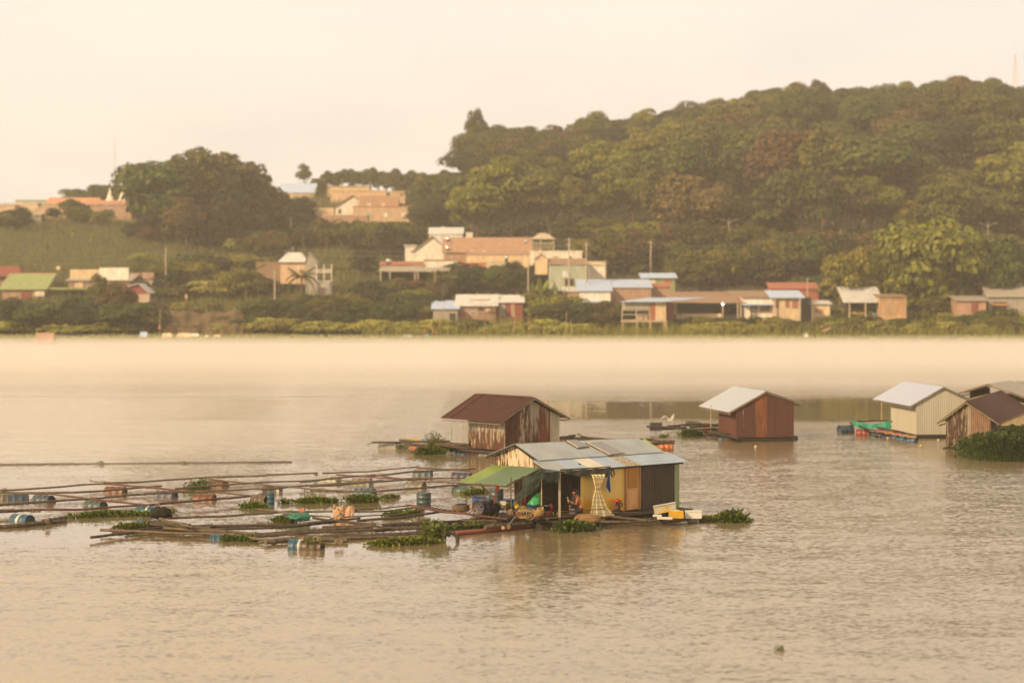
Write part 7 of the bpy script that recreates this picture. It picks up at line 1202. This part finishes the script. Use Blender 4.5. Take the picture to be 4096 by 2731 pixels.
for px, py, d, lb, mm in [(745, 1208, 398, 'person in white standing at the top of the reddish bank', 'white'), (1698, 1332, 372, 'bare-chested person standing at the far shore, left of two', 'peach'), (1735, 1334, 372, 'person standing at the far shore, right of two', 'peach')]:
    b = P(px, py, d); b.z = Tpx(px, d) if d < 380 else b.z; rt = thing('person', lb, 'person', b); h_ = 1.6
    V2 = [b+Vector(q) for q in [(0, 0, .85), (0, 0, 1.15), (0, 0, 1.32), (0, 0, 1.42), (0, 0, 1.56), (-.11, 0, .8), (-.12, 0, .42), (-.12, 0, .04), (-.12, -.1, .02), (.11, 0, .8), (.13, -.05, .42), (.12, 0, .04), (.12, -.1, .02), (-.19, 0, 1.3), (-.24, -.03, 1.05), (-.2, -.12, .85), (.19, 0, 1.3), (.25, -.03, 1.05), (.2, -.14, .88)]]
    skinned('body', V2, [(0, 1), (1, 2), (2, 3), (3, 4), (0, 5), (5, 6), (6, 7), (7, 8), (0, 9), (9, 10), (10, 11), (11, 12), (2, 13), (13, 14), (14, 15), (2, 16), (16, 17), (17, 18)], [(.14, .1), (.13, .09), (.12, .08), .05, (.085, .1), .085, .06, .04, .03, .085, .06, .04, .03, .05, .038, .028, .05, .038, .028], 0, skin, rt, 1)
    skinned('clothes', [b+Vector((0, 0, .9)), b+Vector((0, 0, 1.28 if mm == 'white' else .8)), b+Vector((-.12, 0, .65)), b+Vector((.12, 0, .65))], [(0, 1), (0, 2), (0, 3)], [(.17, .13), (.16, .12), .11, .11], 0, FM[mm] if mm == 'white' else blk, rt, 1); m_ = MB(); m_.sphere(b+Vector((0, .02, 1.63)), .10, 6); part('hair', m_, hair, rt)
# stakes standing in the hyacinth carpet
for i, (x0, y0, x1, y1) in enumerate([(1940, 1290, 1927, 1365), (2062, 1265, 2045, 1355), (2115, 1250, 2116, 1355), (2268, 1245, 2258, 1345), (2284, 1280, 2285, 1340), (1780, 1205, 1752, 1300)]):
    m_ = MB(); b = P(x1, y1, 368); m_.tube([b-Z*.5, P(x0, y0, 368)], .045, 5); solo('bamboo_stake', m_, FM['wood'], f'slanting bamboo stake, {ORD[i]} from the left in the far hyacinth carpet' if i < 5 else 'long bamboo stake slanting up beside the blue-roofed grey shed', 'stake', b)
rt = thing('boat_ramp', 'plank ramp sloping down to the water on the right far shore', 'ramp', P(3330, 1300, 380)); m_ = MB(); m_.beam(P(3295, 1325, 372), P(3368, 1285, 384), .9, .12); part('deck', m_, FM['pink'], rt)
# filling greenery between and in front of the houses, placed where no house front is seen
free = [(0, 1215, 200, 1335), (170, 1210, 640, 1335), (1010, 1200, 1110, 1335), (1110, 1180, 1740, 1335), (600, 1010, 1020, 1195), (1480, 1120, 1740, 1290), (1740, 1100, 2110, 1175), (2110, 1170, 2260, 1310), (2230, 1230, 2480, 1330), (2690, 1020, 3090, 1145), (2700, 1270, 3090, 1335), (3120, 930, 4090, 1120), (3240, 1120, 3400, 1200), (3270, 1275, 3520, 1335), (3630, 1060, 3860, 1330), (3830, 1262, 4096, 1335), (1000, 930, 1130, 1045), (1170, 880, 1420, 1000), (1420, 890, 1700, 1030), (2380, 950, 2580, 1090), (2440, 900, 3000, 1060), (520, 870, 1120, 1000), (1100, 800, 1250, 960), (1650, 780, 1800, 900), (2220, 880, 2480, 960), (0, 880, 120, 920), (250, 870, 420, 900), (3480, 1120, 3640, 1170)]
DS = ['at the left edge by the shore', 'before the grey-roofed long house', 'below the lone concrete pole', 'above the centre-left shore', 'on the grass left of the balcony house', 'below the white balcony', 'before the slatted face', 'by the banana plants', 'before the wide blue-roofed shed', 'above the open shed', 'before the open shed', 'behind the plank house', 'beside the dark side house', 'before the plank house', 'right of the plank house', 'before the huts at the right edge', 'below the rounded dark tree', 'around the palms', 'below the peach house', 'behind the white corrugated shed', 'behind the street lamps', 'under the left clump', 'behind the rounded dark tree', 'beside the ridge utility pole', 'behind the pavilion', 'at the left edge of the grass', 'below the orange-roofed terrace', 'above the plank house roof']
for i, (px, pb, pt) in enumerate([(655, 1325, 1262), (700, 1332, 1290), (765, 1335, 1298), (820, 1322, 1270), (880, 1334, 1292), (930, 1326, 1262), (985, 1330, 1256), (740, 1250, 1205), (860, 1252, 1210)]): put(['b1', 'b3', 'b2'][i % 3], px, pb, pt, 'bush', f'leafy bush, {ORD[i]} of nine growing on the reddish earth bank', 'bushes on the earth bank', 1.3)
cnt = 0
for fi, (x0, y0, x1, y1) in enumerate(free):
    A_ = (x1-x0)*(y1-y0); n = int(A_/3900)+2
    for i in range(n):
        px = x0+(x1-x0)*(i+.5)/n+rng.uniform(-25, 25); hh = rng.uniform(110, 175) if (x0 > 2350 and y1 < 1170) else rng.uniform(50, 76) if (y1-y0 < 75 and y1 > 1250) else rng.uniform(80, 130) if y1 > 1000 else rng.uniform(62, 100); py = min(y1, rng.uniform(y0+hh*.9, y1) if y1-y0 > hh else y1)
        g_ = ground(px, py); cnt += 1; kk = rng.choice(['r3', 'r4', 'r1', 'r3', 'r4', 'r2', 'r6'] if px < 2300 else ['r3', 'r1', 'r2', 'r4', 'r2', 'r1', 'r6'])
        o = put(kk, px, py, py-hh, 'tree', f'low bushy tree, {ordw(i)} from the left {DS[fi]}', 'bushy trees between the far houses', rng.uniform(1.05, 1.5), name='bushy_tree')
# ---------------------------------------------------------------- evening haze over the whole place
for k in PR:
    r = PR[k][0]
    for c in list(r.children): bpy.data.objects.remove(c)
    bpy.data.objects.remove(r)
mb = MB(); mb.box((0, 640, 55), (2600, 1500, 118)); hz, t, p, o = nt('haze'); t.nodes.remove(p)
v = N(t, 'ShaderNodeVolumePrincipled'); v.inputs['Density'].default_value = .0003; v.inputs['Color'].default_value = (.97, .94, .90, 1); v.inputs['Anisotropy'].default_value = .1
t.links.new(v.outputs[0], o.inputs['Volume'])
ho = bpy.data.objects.new('haze', mesh('haze', mb, hz)); COL.objects.link(ho); ho['kind'] = 'stuff'; ho['label'] = 'thin warm evening haze over river and hills'; ho['category'] = 'haze'

for nm, x0, x1, y0, y1, h_, dn, lb in (('mist', -750, 750, 192, 360, .8, .018, 'low white mist lying on the far half of the river'), ('mist', -751, 751, 228, 359, 1.4, .012, 'thinner upper layer of the mist in front of the far bank'),
        ('mist', -160, -5, 97, 186, .45, .007, 'faint ground mist over the left fish cages'), ('mist', -161, -9, 101, 185, .6, .007, 'second wisp of the mist over the left fish cages'),
        ('mist', -162, -13, 106, 184, .75, .007, 'third wisp of the mist over the left fish cages'), ('mist', -163, -17, 112, 183, .9, .007, 'uppermost wisp of the mist over the left fish cages')):
    mb = MB(); mb.box(((x0+x1)/2, (y0+y1)/2, .03+h_/2), (x1-x0, y1-y0, h_)); mm, t, p, o = nt('mist'); t.nodes.remove(p)
    v = N(t, 'ShaderNodeVolumePrincipled'); v.inputs['Density'].default_value = dn; v.inputs['Color'].default_value = (.99, .98, 1, 1)
    t.links.new(v.outputs[0], o.inputs['Volume'])
    ho = bpy.data.objects.new(nm, mesh(nm, mb, mm)); COL.objects.link(ho); ho['kind'] = 'stuff'; ho['category'] = 'mist'
    ho['label'] = lb
